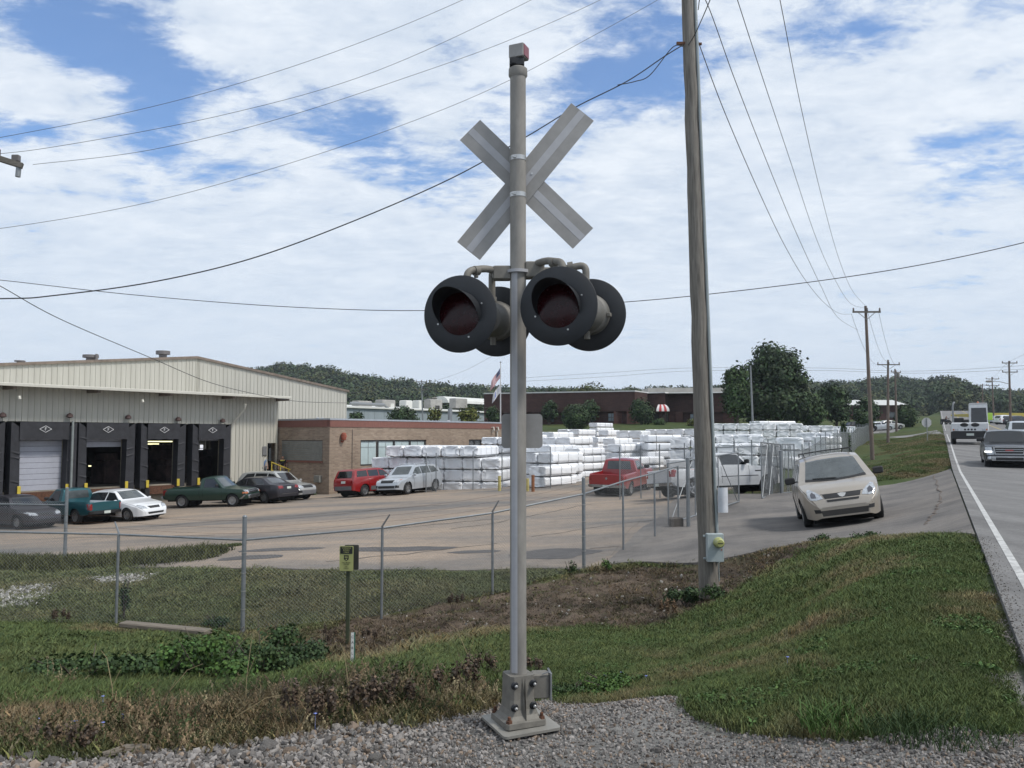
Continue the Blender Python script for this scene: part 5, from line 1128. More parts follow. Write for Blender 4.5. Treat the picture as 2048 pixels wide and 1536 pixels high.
teal['patches'] = [p if p[0] != 'rear_window' else (p[0], p[1], p[2], M_GLASS2, p[4]) for p in teal['patches']]
Car('pickup_truck', 'teal pickup truck seen from behind between the white sedan and the dark hatchback', 'pickup truck', teal, at(150, 1040, 40.3), R(150), group='vehicles')
cam_ = sedan(M_WHITE, L=4.8, W=1.80, H=1.49, glass=M_GLASS)
cam_['patches'] = [p if p[0] != 'windscreen' else (p[0], p[1], p[2], M_GLASS2, p[4]) for p in cam_['patches']]
Car('sedan', 'white sedan facing right in front of the loading docks', 'sedan', cam_, at(243, 1036, 41.0), R(-26), group='vehicles')
pri = sedan(M_CHAR, L=4.45, W=1.75, H=1.49, extra=[('lamp_glint', rect(.50, .74, .66, .72), 'x+', M_HL, dict(mirror=True, off=.015))])  # lamp_glint: strip of lamp glass added as a highlight on the headlights
Car('hatchback', 'dark grey hatchback cut off by the left edge of the picture', 'hatchback', pri, at(33, 1056, 38.3), R(-26), group='vehicles')
# ---- distant cars
far = [('suv', 'black suv in the car park left of the leaning pole', suv(paint('black_paint', (.01, .01, .012))), (1722, 850, 128), 10), ('sedan', 'silver sedan in the far car park right of the black suv', sedan(M_SILV), (1757, 851, 130), 12), ('sedan', 'pale sedan half hidden behind the middle roadside pole', sedan(M_BEIGE), (1778, 852, 133), 8),
       ('suv', 'silver suv waiting behind the dark oncoming pickup at the right edge', suv(M_SILV, H=1.8), (2040, 884, 66), -117), ('sedan', 'white car at the roadside lot left of the right-hand poles', sedan(M_WHITE), (1984, 848, 170), 20), ('sedan', 'silver car at the roadside lot below the yellow building', sedan(M_SILV), (1998, 849, 160), 15), ('suv', 'white suv parked at the roadside lot beyond the oncoming pickup', suv(M_WHITE), (2014, 850, 150), 15), ('suv', 'dark suv parked in the lot far right', suv(M_CHAR), (2036, 852, 140), 15),
       ('sedan', 'white car partly hidden behind the far end of the bundles', sedan(M_WHITE), (1655, 852, 122), 5)]
for nm, lb, cf, pp, yw in far: Car(nm, lb, nm, cf, at(*pp), R(yw), group='vehicles')
# ---- the half-cab truck coming down the road
TX, TY, _ = at(1940, 889, 64); TZ = float(zroad(TY)) + .06; ya = R(-90 - 27.2)
tr = empty('crane_truck', (TX, TY, TZ), (0, 0, ya), 'white half-cab truck with low deck and tall exhaust pipe coming along the road', 'truck', 'vehicles')
M_TW = mat('truck_white', (.58, .59, .60), .4, var=.08)
b = MB(); b.cbox((-2.2, 0, 1.35), (6.6, 2.5, .42), .05); b.obj('deck', M_TW, tr)
b = MB(); b.cbox((.9, 0, 1.28), (.8, 2.5, .75), .06); fr = b.obj('front_panel', M_TW, tr)
b = MB(); b.cbox((1.0, 0, .72), (.7, 2.48, .62), .06); b.obj('bumper', M_TRIM, tr)
b = MB(); b.box((1.36, 0, .75), (.02, .5, .17)); b.obj('licence_plate', M_PLATE, tr)
for y_ in (-.33, -.11, .11, .33): b = MB(); b.lathe([(.075, 0), (.07, .02), (0, .03)], 12, Matrix.Translation((1.30, y_, 1.13)) @ Matrix.Rotation(R(90), 4, 'Y')); b.obj('round_lamp', M_TRIM, fr)
for y_ in (-.9, .9): b = MB(); b.box((1.31, y_, 1.12), (.03, .22, .14)); b.obj('headlight', M_HL, fr); b = MB(); b.box((1.31, y_ * 1.22, 1.12), (.03, .1, .12)); b.obj('turn_lamp', M_AMB, fr)
for y_ in (-.38, .35): b = MB(); b.lathe([(.28, 0), (.24, .02), (.22, .01), (0, .01)], 16, Matrix.Translation((1.30, y_, 1.48)) @ Matrix.Diagonal((1, 1, .55, 1)) @ Matrix.Rotation(R(90), 4, 'Y')); b.obj('vent', M_TRIM, fr)
cb = empty('cab', (0, 0, 0)); cb.parent = tr
b = MB(); b.prism([(.85, 1.55), (.70, 3.05), (-.7, 3.10), (-.75, 1.55)], .02, 1.24, Matrix.Rotation(R(90), 4, 'X') @ Matrix.Translation((0, 0, -1.24 - .02 + .0))); b.obj('cab_shell', M_TW, cb, (0, -.02, 0))
b = MB(); b.add([(.865, .10, 1.68), (.865, 1.16, 1.68), (.745, 1.12, 2.78), (.745, .14, 2.78), (.80, .10, 1.68), (.80, 1.16, 1.68), (.68, 1.12, 2.78), (.68, .14, 2.78)], [(0, 1, 2, 3), (7, 6, 5, 4), (0, 4, 5, 1), (1, 5, 6, 2), (2, 6, 7, 3), (3, 7, 4, 0)]); b.obj('windscreen', M_GLASS, cb)
b = MB(); b.cbox((-.1, .62, 3.13), (1.3, 1.2, .05), .02); b.obj('roof', M_TW, cb); b = MB(); b.lathe([(.07, 0), (.07, .12), (0, .15)], 10, Matrix.Translation((0, .62, 3.15))); b.obj('beacon', M_AMB, cb)
b = MB(); b.tube([(.4, -1.1, 1.5), (.4, -1.1, 2.9), (.4, -1.05, 3.15), (.3, -.98, 3.25)], .07, 10); b.obj('exhaust_pipe', M_STEEL, tr)
b = MB(); b.cbox((-1.0, -.7, 1.75), (1.2, .7, .6), .05); b.cbox((-3, -.2, 1.75), (1.5, 1.2, .4), .05); b.obj('engine_cover', M_TRIM, tr)
t_, r_ = wheel_meshes(.52, .3)
for x_ in (.3, -2.9, -4.2):
    for sy in (1, -1): w_ = empty('wheel', (x_, sy * 1.08, .52), (0, 0, PI if sy > 0 else 0)); w_.parent = tr; link('tyre', t_, w_); link('rim', r_, w_)
# ---- motorcyclist far up the road
MX, MY, _ = at(1893, 848, 150); mz = float(zroad(MY)) + .06
mc = empty('motorcycle', (MX, MY, mz), (0, 0, R(-75)), 'small dark three-wheeler motorcycle far up the road', 'motorcycle')
b = MB(); b.cbox((0, 0, .65), (1.5, .5, .35), .08); b.cbox((-.6, 0, .8), (.6, 1.1, .4), .06); b.tube([(.7, 0, .5), (.5, 0, 1.1), (.45, .4, 1.15)], .04, 6); b.obj('frame', M_TRIM, mc)
t_, r_ = wheel_meshes(.33, .16)
for x_, y_ in ((.85, 0), (-.6, .5), (-.6, -.5)): w_ = empty('wheel', (x_, y_, .33)); w_.parent = mc; link('tyre', t_, w_); link('rim', r_, w_)

# ================================================================ people
def person(loc, yaw, h, joints, label, skin_m, shirt_m, trouser_m, hair_m, name='person', seated=False):
    """one skinned body; clothes and hair are its children"""
    J = {k: Vector(v) * h for k, v in joints.items()}
    def grow(nm, chain_, rad, m, parent, lv=1):
        vs = []; es = []; rs = []; idx = {}
        for ln in chain_:
            for k in ln:
                if k not in idx: idx[k] = len(vs); vs.append(J[k]); rs.append(rad[k] * h)
            for a, b_ in zip(ln[:-1], ln[1:]): es.append((idx[a], idx[b_]))
        me = bpy.data.meshes.new(nm); me.from_pydata([tuple(v) for v in vs], es, []); o = bpy.data.objects.new(nm, me); COL.objects.link(o)
        md = o.modifiers.new('s', 'SKIN'); ms = o.modifiers.new('u', 'SUBSURF'); ms.levels = lv; ms.render_levels = lv
        for i_, r_ in enumerate(rs): sv = me.skin_vertices[0].data[i_]; sv.radius = (r_, r_ * (.8 if nm == 'shirt' else 1)); sv.use_root = i_ == 0
        bpy.context.view_layer.update(); m2 = bpy.data.meshes.new_from_object(o.evaluated_get(bpy.context.evaluated_depsgraph_get())); bpy.data.objects.remove(o)
        m2.name = nm; m2.materials.clear(); m2.polygons.foreach_set('use_smooth', [True] * len(m2.polygons)); return link(nm, m2, parent, mat=m)
    e_ = empty(name, loc, (0, 0, yaw), label, 'person')
    r1 = dict(pel=.075, bel=.07, che=.085, nck=.033, hd0=.045, hd1=.062, hd2=.05, shl=.036, shr=.036, ell=.026, elr=.026, wrl=.019, wrr=.019, hal=.022, har=.022, hil=.058, hir=.058, knl=.04, knr=.04, anl=.026, anr=.026, tol=.026, tor=.026)
    CH = [['pel', 'bel', 'che', 'nck', 'hd0', 'hd1', 'hd2'], ['che', 'shl', 'ell', 'wrl', 'hal'], ['che', 'shr', 'elr', 'wrr', 'har'], ['pel', 'hil', 'knl', 'anl', 'tol'], ['pel', 'hir', 'knr', 'anr', 'tor']]
    bo = grow('body', CH, r1, skin_m, e_)
    r2 = {k: v * 1.16 + .004 for k, v in r1.items()}
    for k_, f_ in (('hsl', .55), ('hsr', .55)): pass
    J['msl'] = J['shl'].lerp(J['ell'], .7); J['msr'] = J['shr'].lerp(J['elr'], .7); J['top'] = J['che'].lerp(J['nck'], .55); r2['msl'] = r2['msr'] = .038; r2['top'] = .05
    grow('shirt', [['pel', 'bel', 'che', 'top'], ['che', 'shl', 'msl'], ['che', 'shr', 'msr']], r2, shirt_m, e_)
    r3 = {k: v * 1.14 + .003 for k, v in r1.items()}; r3['pel'] = .088
    grow('trousers', [['pel', 'hil', 'knl', 'anl'], ['pel', 'hir', 'knr', 'anr']], r3, trouser_m, e_)
    J['hr1'] = J['hd1'] + Vector((-.008, 0, .012)) * h; J['hr2'] = J['hd2'] + Vector((-.01, 0, .012)) * h; grow('hair', [['hr1', 'hr2']], dict(hr1=.064, hr2=.052), hair_m, e_)
    return e_
ST = dict(pel=(0, 0, .53), bel=(0, 0, .62), che=(0, 0, .74), nck=(0, 0, .84), hd0=(.012, 0, .87), hd1=(.012, 0, .915), hd2=(.005, 0, .955), shl=(0, .105, .80), shr=(0, -.105, .80), ell=(.01, .145, .63), elr=(.01, -.145, .63), wrl=(.05, .15, .50), wrr=(.05, -.15, .50), hal=(.07, .145, .44), har=(.07, -.145, .44),
          hil=(0, .055, .50), hir=(0, -.055, .50), knl=(.01, .065, .28), knr=(.01, -.065, .28), anl=(0, .07, .045), anr=(0, -.07, .045), tol=(.08, .08, .02), tor=(.08, -.08, .02))
SIT = dict(ST); SIT.update(pel=(0, 0, .45), bel=(.02, 0, .54), che=(.06, 0, .66), nck=(.08, 0, .76), hd0=(.09, 0, .79), hd1=(.09, 0, .835), hd2=(.08, 0, .875), shl=(.06, .1, .72), shr=(.06, -.1, .72), ell=(.14, .13, .60), elr=(.14, -.13, .60), wrl=(.26, .13, .62), wrr=(.26, -.13, .62), hal=(.3, .13, .63), har=(.3, -.13, .63), hil=(.02, .06, .44), hir=(.02, -.06, .44), knl=(.22, .1, .42), knr=(.22, -.1, .42), anl=(.2, .11, .19), anr=(.2, -.11, .19), tol=(.27, .11, .17), tor=(.27, -.11, .17))
M_SKIN = mat('skin', (.30, .17, .12), .6); M_HAIR = mat('grey_hair', (.2, .2, .2), .8); M_HAIR2 = mat('dark_hair', (.02, .018, .016), .8)
person((MX - .1, MY, mz), R(-75), 1.7, SIT, 'rider in dark clothes on the motorcycle far up the road', M_SKIN, mat('dark_jacket', (.02, .02, .03), .8), mat('dark_jeans', (.03, .035, .05), .8), M_HAIR2)
# ================================================================ warehouse with loading docks
U = Vector((.573, .82, 0)).normalized(); NN = Vector((-U.y, U.x, 0))     # U runs along the dock wall away from us, NN points into the building
UA = math.atan2(U.y, U.x)
BP = Vector((-15.87, 56.2, 0)); CORN = Vector((-11.73, 53.4, 0))
def wp(s, n=0, z=0): return Vector((BP.x - U.x * s + NN.x * n, BP.y - U.y * s + NN.y * n, z))   # s metres towards us along the wall
M_CLADW = mat('cream_metal_siding', (.41, .395, .345), .55, .1, var=.06, scale=.6, col2=(.49, .475, .42), stretch=(2, 2, .15))
M_CLADD = mat('cream_metal_siding_soffit', (.42, .405, .355), .6, .1, var=.08, scale=.7, stretch=(2, 2, .15), col2=(.52, .50, .43))
M_TRIMB = mat('brown_roof_trim', (.19, .15, .12), .6, .2, var=.3, scale=3)
M_GUT = mat('cream_gutter', (.55, .53, .46), .45, .1, var=.06)
M_RUBB = mat('dock_rubber', (.022, .022, .026), .7, var=.3, scale=3, bump=.01, bscale=6)
M_DOORW = mat('roller_door', (.38, .39, .44), .5, .1, var=.05)
M_CONC = mat('dock_concrete', (.24, .215, .17), .9, var=.35, scale=1.6, bump=.005)
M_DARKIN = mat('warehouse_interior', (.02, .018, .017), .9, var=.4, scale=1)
M_YB = mat('bumper_yellow', (.50, .38, .04), .6)
wh = empty('warehouse', wp(0, 0, -2.3), label='cream metal warehouse with shallow gable and black loading docks', cat='warehouse')
def loc(v_): return v_ - Vector((wh.location))
YZ = -2.35; FLOOR = CAMZ - 2.85
def zs(py, s, n=0): 
    q = wp(s, n); return P(0, py, q.y).z
def panel(A, B, za0, zb0, za1, zb1, parent, m, out=-1, ribs=3):
    """siding sheet from A to B (ground positions), with raised ribs, proud towards -NN"""
    D = (B - A); w_ = D.length; d = D.normalized(); o = -NN * .0
    prof_ = []
    for k in range(ribs):
        s0 = w_ * k / ribs; sw = w_ / ribs
        prof_ += [(s0, 0), (s0 + sw * .72, 0), (s0 + sw * .78, .045), (s0 + sw * .92, .045), (s0 + sw * .98, 0)]
    prof_.append((w_ - .004, 0)); vs = []; fs = []
    for s, dd in prof_:
        t = s / w_; p = A + d * s - NN * dd
        vs.append((p.x, p.y, za0 + (zb0 - za0) * t)); vs.append((p.x, p.y, za1 + (zb1 - za1) * t))
    for i in range(len(prof_) - 1): fs.append((2 * i, 2 * i + 2, 2 * i + 3, 2 * i + 1))
    O = loc(A); vs = [(v[0] - A.x, v[1] - A.y, v[2] - wh.location.z) for v in vs]
    me = bpy.data.meshes.new('siding_panel'); me.from_pydata(vs, [], fs); me.update(); me.materials.append(m)
    ob = bpy.data.objects.new('siding_panel', me); COL.objects.link(ob); ob.parent = parent; ob.location = (O.x, O.y, 0); return ob
# upper gable wall
K = 6.9
def gpt(px):       # s on the gable plane under bearing px
    r = (px - 1024) / F; a = BP + NN * K
    return (a.x - r * a.y) / (U.x - r * U.y)
def sg_(px): return (BP.x + NN.x * K - (px - 1024) / F * (BP.y + NN.y * K)) / (U.x - (px - 1024) / F * U.y)
s_r, s_ridge, s_l0 = sg_(693), sg_(390), sg_(0)
def gp_z(px, py): q = wp(sg_(px), K); return P(px, py, q.y).z
z_r, z_ridge, z_l0 = gp_z(693, 783), gp_z(390, 716), gp_z(0, 724)
slope = (z_ridge - z_r) / (s_ridge - s_r); z_l0 = z_ridge - slope * .92 * (s_l0 - s_ridge); s_end = s_l0 + 10
def ztop(s): return z_ridge - slope * abs(s - s_ridge) * (.92 if s > s_ridge else 1)
PW = 1.02; s = s_r
EAVEZ = P(0, 797, wp(0, -1.2).y).z
while s < s_end - .01:
    e = min(s + PW, s_end); mid = [s, e] if not (s < s_ridge < e) else [s, s_ridge, e]
    for a_, b_ in zip(mid[:-1], mid[1:]):
        zb_ = YZ if b_ < -0.5 else EAVEZ - 1.2
        if s < 0.6: zb_ = YZ + 3.0
        panel(wp(b_, K), wp(a_, K), zb_, zb_, ztop(b_), ztop(a_), wh, M_CLADW)
    s = e
b = MB()
for a_, b_ in ((s_r - .15, s_ridge), (s_ridge, s_end)):
    p0 = loc(wp(a_, K - .10)); p1 = loc(wp(b_, K - .10)); za, zb_ = ztop(a_) + .02 - wh.location.z, ztop(b_) + .02 - wh.location.z
    vs = []
    for p, z in ((p0, za), (p1, zb_)):
        for dn, dz in ((-.06, -.06), (-.06, .11), (.25, .11), (.25, -.06)): vs.append((p.x + NN.x * dn, p.y + NN.y * dn, z + dz))
    b.add(vs, [(0, 1, 2, 3), (7, 6, 5, 4), (0, 4, 5, 1), (1, 5, 6, 2), (2, 6, 7, 3), (3, 7, 4, 0)])
b.obj('rake_trim', M_TRIMB, wh)
b = MB()
for a_, b_ in ((s_r, s_ridge), (s_ridge, s_end)):
    q = [loc(wp(a_, K + .1, ztop(a_) + .09)), loc(wp(b_, K + .1, ztop(b_) + .09)), loc(wp(b_, K + 30, ztop(b_) + .09)), loc(wp(a_, K + 30, ztop(a_) + .09))]; b.add(q, [(0, 1, 2, 3)])
b.add([loc(wp(s_r, K + .05, YZ)), loc(wp(s_r, K + .05, ztop(s_r))), loc(wp(s_r, K + 30, ztop(s_r))), loc(wp(s_r, K + 30, YZ))], [(0, 1, 2, 3)])
b.obj('roof', mat('roof_sheet', (.36, .36, .35), .5, .4), wh)
for px, pw, py0, py1, bx_ in ((323, 27, 714, 702, 1), (178, 30, 719, 710, 0), (36, 20, 724, 721, 0)):
    q = wp(sg_(px), K + 4); zz0 = P(px, py0 + 2, q.y).z; zz1 = P(px, py1, q.y).z; k = q.y / F; q = loc(Vector(((px - 1024) / F * q.y, q.y, zz0)))
    b = MB(); b.lathe([(pw * k * .28, -.5), (pw * k * .28, (zz1 - zz0) * .45), (pw * k * .5, (zz1 - zz0) * .5), (pw * k * .5, (zz1 - zz0)), (pw * k * .3, (zz1 - zz0) * 1.02)], 16, Matrix.Translation(q)); b.obj('roof_vent', mat('vent_metal', (.17, .155, .15), .6, .3), wh)
q = wp(sg_(190), K + 3); b = MB(); b.tube([loc(Vector(((190 - 1024) / F * q.y, q.y, P(190, 722, q.y).z))), loc(Vector(((190 - 1024) / F * q.y, q.y, P(190, 708, q.y).z)))], .09, 8); b.obj('roof_pipe', MATS['vent_metal'], wh)
# lower dock wall
def sw(px): r = (px - 1024) / F; return (BP.x - r * BP.y) / (U.x - r * U.y)
docks = [(14, 145), (149, 261), (273, 362), (376, 452)]
docks_s = [(sw(a), sw(b_)) for a, b_ in docks]; docks_s.insert(0, (docks_s[0][0] + 3.75, docks_s[0][0] + .3)); docks_s.insert(0, (docks_s[0][0] + 3.75, docks_s[0][0] + .3))
DTOP = P(0, 848, wp(sw(400), 0).y).z; WTOP = EAVEZ + .03
openings = [(a - .55, b_ + .55) for a, b_ in docks_s]   # (far s from us larger)
SEND = docks_s[0][0] + 1.5
def wallpanels(s0, s1, z0, z1):
    n_ = max(1, round((s1 - s0) / .92)); 
    for k in range(n_):
        a_ = s0 + (s1 - s0) * k / n_; b_ = s0 + (s1 - s0) * (k + 1) / n_; panel(wp(b_), wp(a_), z0, z0, z1, z1, wh, M_CLADD)
door_s = (sw(556) + .0, sw(536))      # personnel door at the right end
wallpanels(door_s[1], docks_s[-1][1], YZ + .0, WTOP)
wallpanels(0.02, door_s[1], P(0, 886, wp(.5).y).z, WTOP)
wallpanels(docks_s[-1][1], SEND, DTOP - .02, WTOP)
# dock foundation
b = MB(); q0 = loc(wp(docks_s[-1][1] + .0, 0)); q1 = loc(wp(SEND, 0)); m_ = (q0 + q1) / 2; ln = (q1 - q0).length
b.box((m_.x + NN.x * .2, m_.y + NN.y * .2, (FLOOR + YZ) / 2 - wh.location.z), (ln, .45, FLOOR - YZ), UA); b.obj('dock_wall', M_CONC, wh)
# interior : floor, back wall, ceiling with strip lights
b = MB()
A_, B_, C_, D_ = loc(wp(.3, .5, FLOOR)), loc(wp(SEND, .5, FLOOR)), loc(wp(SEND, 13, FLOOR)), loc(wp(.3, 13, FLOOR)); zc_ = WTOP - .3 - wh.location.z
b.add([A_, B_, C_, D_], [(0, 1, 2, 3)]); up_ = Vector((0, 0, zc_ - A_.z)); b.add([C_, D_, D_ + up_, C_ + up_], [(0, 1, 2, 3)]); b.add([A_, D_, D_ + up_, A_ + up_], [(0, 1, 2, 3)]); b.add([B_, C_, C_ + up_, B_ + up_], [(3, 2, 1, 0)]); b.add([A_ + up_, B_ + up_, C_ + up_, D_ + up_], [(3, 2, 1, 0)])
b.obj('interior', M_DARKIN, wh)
M_TUBE = mat('strip_lamp', (.9, .9, .6), .4, emit=(1, .95, .55, 1.6)); M_WLIT = mat('bright_window', (.8, .8, .8), .5, emit=(.9, .93, 1, .9))
def inpt(px, py, n): 
    s_ = (BP.x + NN.x * n - (px - 1024) / F * (BP.y + NN.y * n)) / (U.x - (px - 1024) / F * U.y); q = wp(s_, n); return Vector((q.x, q.y, P(px, py, q.y).z))
for px, py, ln_ in ((316, 883, 2.0), (298, 888, 1.4), (197, 932, 1.0)):
    q = loc(inpt(px, py, 5.5)); b = MB(); b.box(tuple(q), (ln_, .09, .07), 0); b.obj('strip_lamp', M_TUBE, wh)
q = loc(inpt(399, 901, 7)); b = MB(); b.box(tuple(q), (.62, .05, .8), 0); wn = b.obj('bright_window', M_WLIT, wh)
for dz_ in (-.16, .16): b = MB(); b.box((q.x, q.y - .06, q.z + dz_), (.66, .05, .05), 0); b.obj('glazing_bar', M_DARKIN, wn)
for px, py, n_, sz in ((215, 955, 4, (1.3, 1.0, 1.4)), (325, 930, 5, (1.2, 1.0, 1.9)), (400, 935, 5, (1.4, 1.2, 1.5)), (335, 950, 3, (.9, .8, 1.0))):
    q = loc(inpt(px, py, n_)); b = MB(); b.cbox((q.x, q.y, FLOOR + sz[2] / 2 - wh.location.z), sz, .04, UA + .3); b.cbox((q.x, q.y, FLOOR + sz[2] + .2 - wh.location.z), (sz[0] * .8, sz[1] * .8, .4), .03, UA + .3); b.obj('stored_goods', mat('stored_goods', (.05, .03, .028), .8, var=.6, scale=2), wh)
# shelters
for k, (sa, sb) in enumerate(docks_s):
    e_ = empty('dock_shelter', loc(wp((sa + sb) / 2)) , (0, 0, UA)); e_.parent = wh; w_ = sa - sb; zt = DTOP - wh.location.z - e_.location.z * 0; e_.location.z = 0
    zt = DTOP - wh.location.z; fl = FLOOR - wh.location.z; jw = .50; pr_ = .55; hh = .95
    for sx in (-1, 1):
        b = MB(); x_ = sx * (w_ / 2 - jw / 2); xi = sx * (w_ / 2 - jw); xo = sx * w_ / 2
        b.add([(xo, -.02, fl - .15), (xo, -.02, zt), (xo, -pr_, zt), (xo, -pr_, fl - .15), (xi, -pr_ + .05, fl - .15), (xi + sx * .06, -pr_ + .05, zt - .3), (xi, 0, fl - .15), (xi + sx * .06, 0, zt - .3)],
              [(0, 1, 2, 3), (3, 2, 5, 4), (4, 5, 7, 6), (2, 1, 7, 5), (0, 3, 4, 6)])
        b.obj('side_curtain', M_RUBB, e_)
        for f_ in range(3):
            b2 = MB(); zf_ = fl + .1 + (f_ + random.random()) * (zt - fl - 1.0) / 3; b2.add([(xi + sx * .03, -pr_ - .012, zf_), (xo - sx * .02, -pr_ - .012, zf_ + .10), (xo - sx * .02, -pr_ + .0, zf_ + .18), (xi + sx * .03, -pr_ + .02, zf_ + .08)], [(0, 1, 2, 3)]); b2.obj('fold', M_RUBB, e_)
    b = MB(); n_ = 9; vs = []; fs = []
    for j in range(n_ + 1):
        x_ = -w_ / 2 + jw * .8 + (w_ - jw * 1.6) * j / n_; y_ = -pr_ - .02 - .015 * (j % 2); vs += [(x_, y_, zt - hh + .02 * (j % 3)), (x_, -pr_ - .025, zt), (x_, -.0, zt)]
    for j in range(n_): o_ = 3 * j; fs += [(o_, o_ + 3, o_ + 4, o_ + 1), (o_ + 1, o_ + 4, o_ + 5, o_ + 2)]
    b.add(vs, fs); b.add([(-w_ / 2, 0, zt + .02), (w_ / 2, 0, zt + .02), (w_ / 2, -pr_ - .04, zt + .01), (-w_ / 2, -pr_ - .04, zt + .01)], [(0, 1, 2, 3)]); hd = b.obj('head_curtain', M_RUBB, e_)
    # white diamond with a letter
    M_WM = mat('white_mark', (.6, .6, .6), .6); b = MB(); zc_ = zt - .38; D1, D2 = .30, .17
    for a_, c_ in (((-D1, 0), (0, D2)), ((0, D2), (D1, 0)), ((D1, 0), (0, -D2)), ((0, -D2), (-D1, 0))):
        b.tube([(a_[0], -pr_ - .045, zc_ + a_[1]), (c_[0], -pr_ - .045, zc_ + c_[1])], .015, 4, smooth=False)
    b.obj('diamond_mark', M_WM, hd); text('F', .24, (0, -pr_ - .045, zc_), M_WM, hd, 'letter', ext=.004)
    dn = {0: 1, 1: 1, 2: 1.0, 3: .30, 4: 0, 5: .2}[k]; dh = zt - .4 - fl; dw = w_ - .9
    if dn > 0:
        nr = max(2, int(dh * dn / .28)); 
        for j in range(nr):
            z0 = zt - .4 - dh * dn + dh * dn * j / nr; b = MB(); b.cbox((0, .12, z0 + dh * dn / nr / 2), (dw, .05, dh * dn / nr - .012), .01); b.obj('door_panel', M_DOORW, e_)
    b = MB(); b.box((dw / 2 + .06, .05, (fl + zt) / 2 - .1), (.12, .12, zt - fl - .2)); b.obj('door_jamb', mat('jamb_beige', (.25, .23, .17), .7, var=.3, scale=3), e_)
    b = MB(); b.box((-dw / 2 - .06, .05, (fl + zt) / 2 - .1), (.12, .12, zt - fl - .2)); b.obj('door_jamb', MATS['jamb_beige'], e_)
    for sx in (-1, 1):
        b = MB(); b.cbox((sx * (w_ / 2 - .45), -pr_ - .03, fl + .10), (.17, .05, .42), .01); b.obj('yellow_mark', M_YB, e_); b = MB(); b.cbox((sx * (w_ / 2 - .5), -.30, fl - .42), (.3, .45, .5), .02); b.obj('dock_bumper', M_TRIM, e_)
    b = MB(); b.box((0, -.1, fl - .10), (1.9, .5, .09)); b.box((0, -.36, fl - .32), (1.9, .06, .4)); b.obj('dock_leveller', M_RUST, e_)
# lamps above the docks
M_LAMPB = mat('rusty_lamp', (.075, .045, .04), .7)
for px, py in ((6, 831), (140, 832), (257, 835), (357, 839), (446, 842)):
    q = loc(inpt(px, py, -.25)); b = MB(); b.lathe([(.04, .16), (.15, .08), (.17, -.06), (.06, -.1), (0, -.1)], 12, Matrix.Translation(q)); b.tube([q, q + NN * .28 + Vector((0, 0, .05))], .03, 6); b.obj('dock_lamp', M_LAMPB, wh)
# canopy
b = MB(); f0 = loc(wp(.0, -1.2)); f1 = loc(wp(SEND + 4, -1.2)); ez = EAVEZ - wh.location.z
vs = [loc(wp(-.1, -1.25, EAVEZ + .10)), loc(wp(SEND + 4, -1.25, EAVEZ + .10)), loc(wp(SEND + 4, K, EAVEZ + .33)), loc(wp(-.1, K, EAVEZ + .33)), loc(wp(-.1, -1.25, EAVEZ + .02)), loc(wp(SEND + 4, -1.25, EAVEZ + .02)), loc(wp(SEND + 4, K, EAVEZ + .24)), loc(wp(-.1, K, EAVEZ + .24))]
b.add(vs, [(0, 1, 2, 3), (7, 6, 5, 4), (0, 4, 5, 1), (0, 3, 7, 4), (1, 5, 6, 2)]); b.obj('canopy_roof', M_GUT, wh)
b = MB(); m_ = (f0 + f1) / 2; b.cbox((m_.x - NN.x * .08, m_.y - NN.y * .08, ez + .05), ((f1 - f0).length + .1, .15, .17), .02, UA); b.obj('gutter', M_GUT, wh)
s_ = 0.12
while s_ < SEND:
    q0 = loc(wp(s_, -1.15, EAVEZ - .10)); q1 = loc(wp(s_, .1, EAVEZ - .02)); m_ = (q0 + q1) / 2; b = MB(); b.box(tuple(m_), (.16, 1.3, .20), UA); b.obj('canopy_beam', M_TRIMB, wh); s_ += 4.3
dp = [inpt(491, 808, -1.15), inpt(489, 818, -1.05), inpt(466, 846, -.12), inpt(464, 860, -.08), inpt(464, 955, -.08)]
b = MB(); b.tube([loc(q) for q in dp], .07, 8); b.obj('downspout', M_GUT, wh)
for px in (147,): q = [inpt(px, 842, -.75), inpt(px, 978, -.75)]; b = MB(); b.tube([loc(t) for t in q], .06, 8); b.obj('drain_pipe', mat('pipe_pale', (.24, .26, .25), .5, .3), wh)
for px, py in ((37, 792), (284, 799)): q = loc(inpt(px, py, -1.3)); b = MB(); b.tube([q, q + Vector((.05, 0, -.16))], .07, 8); b.obj('gutter_outlet', M_GUT, wh)
q = loc(inpt(531, 902, -.05)); b = MB(); b.cbox(tuple(q), (.35, .05, .62), .02, UA); b.obj('notice_board', mat('notice_grey', (.16, .16, .16), .6), wh)
# personnel door recess
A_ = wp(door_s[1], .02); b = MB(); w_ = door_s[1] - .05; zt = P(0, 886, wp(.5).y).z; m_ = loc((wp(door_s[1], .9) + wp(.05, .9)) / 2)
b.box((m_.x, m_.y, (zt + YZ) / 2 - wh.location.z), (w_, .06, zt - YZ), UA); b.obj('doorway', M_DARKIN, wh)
b = MB(); q = loc(wp(.12, -.02)); b.box((q.x, q.y, (zt + FLOOR) / 2 - wh.location.z), (.12, .12, zt - FLOOR), UA); b.obj('door_post', mat('door_post_pale', (.42, .38, .30), .7), wh)
LANDZ = P(0, 962, wp(.5, -.6).y).z
b = MB(); q = loc(wp(.55, -.55)); b.box((q.x, q.y, (LANDZ + YZ) / 2 - wh.location.z), (2.3, 2.2, LANDZ - YZ), UA); b.obj('landing', M_CONC, wh)
b = MB(); 
for z_ in (.5, 1.0): b.tube([loc(wp(1.7, -1.5, LANDZ + z_ + .3)), loc(wp(.2, -1.6, LANDZ + z_ - .25))], .03, 6)
for s_ in (1.7, 1.0, .3): b.tube([loc(wp(s_, -1.55, LANDZ - .4)), loc(wp(s_, -1.55, LANDZ + 1.0 + (s_ - 1) * .35))], .03, 6)
b.obj('handrail', M_YB, wh)
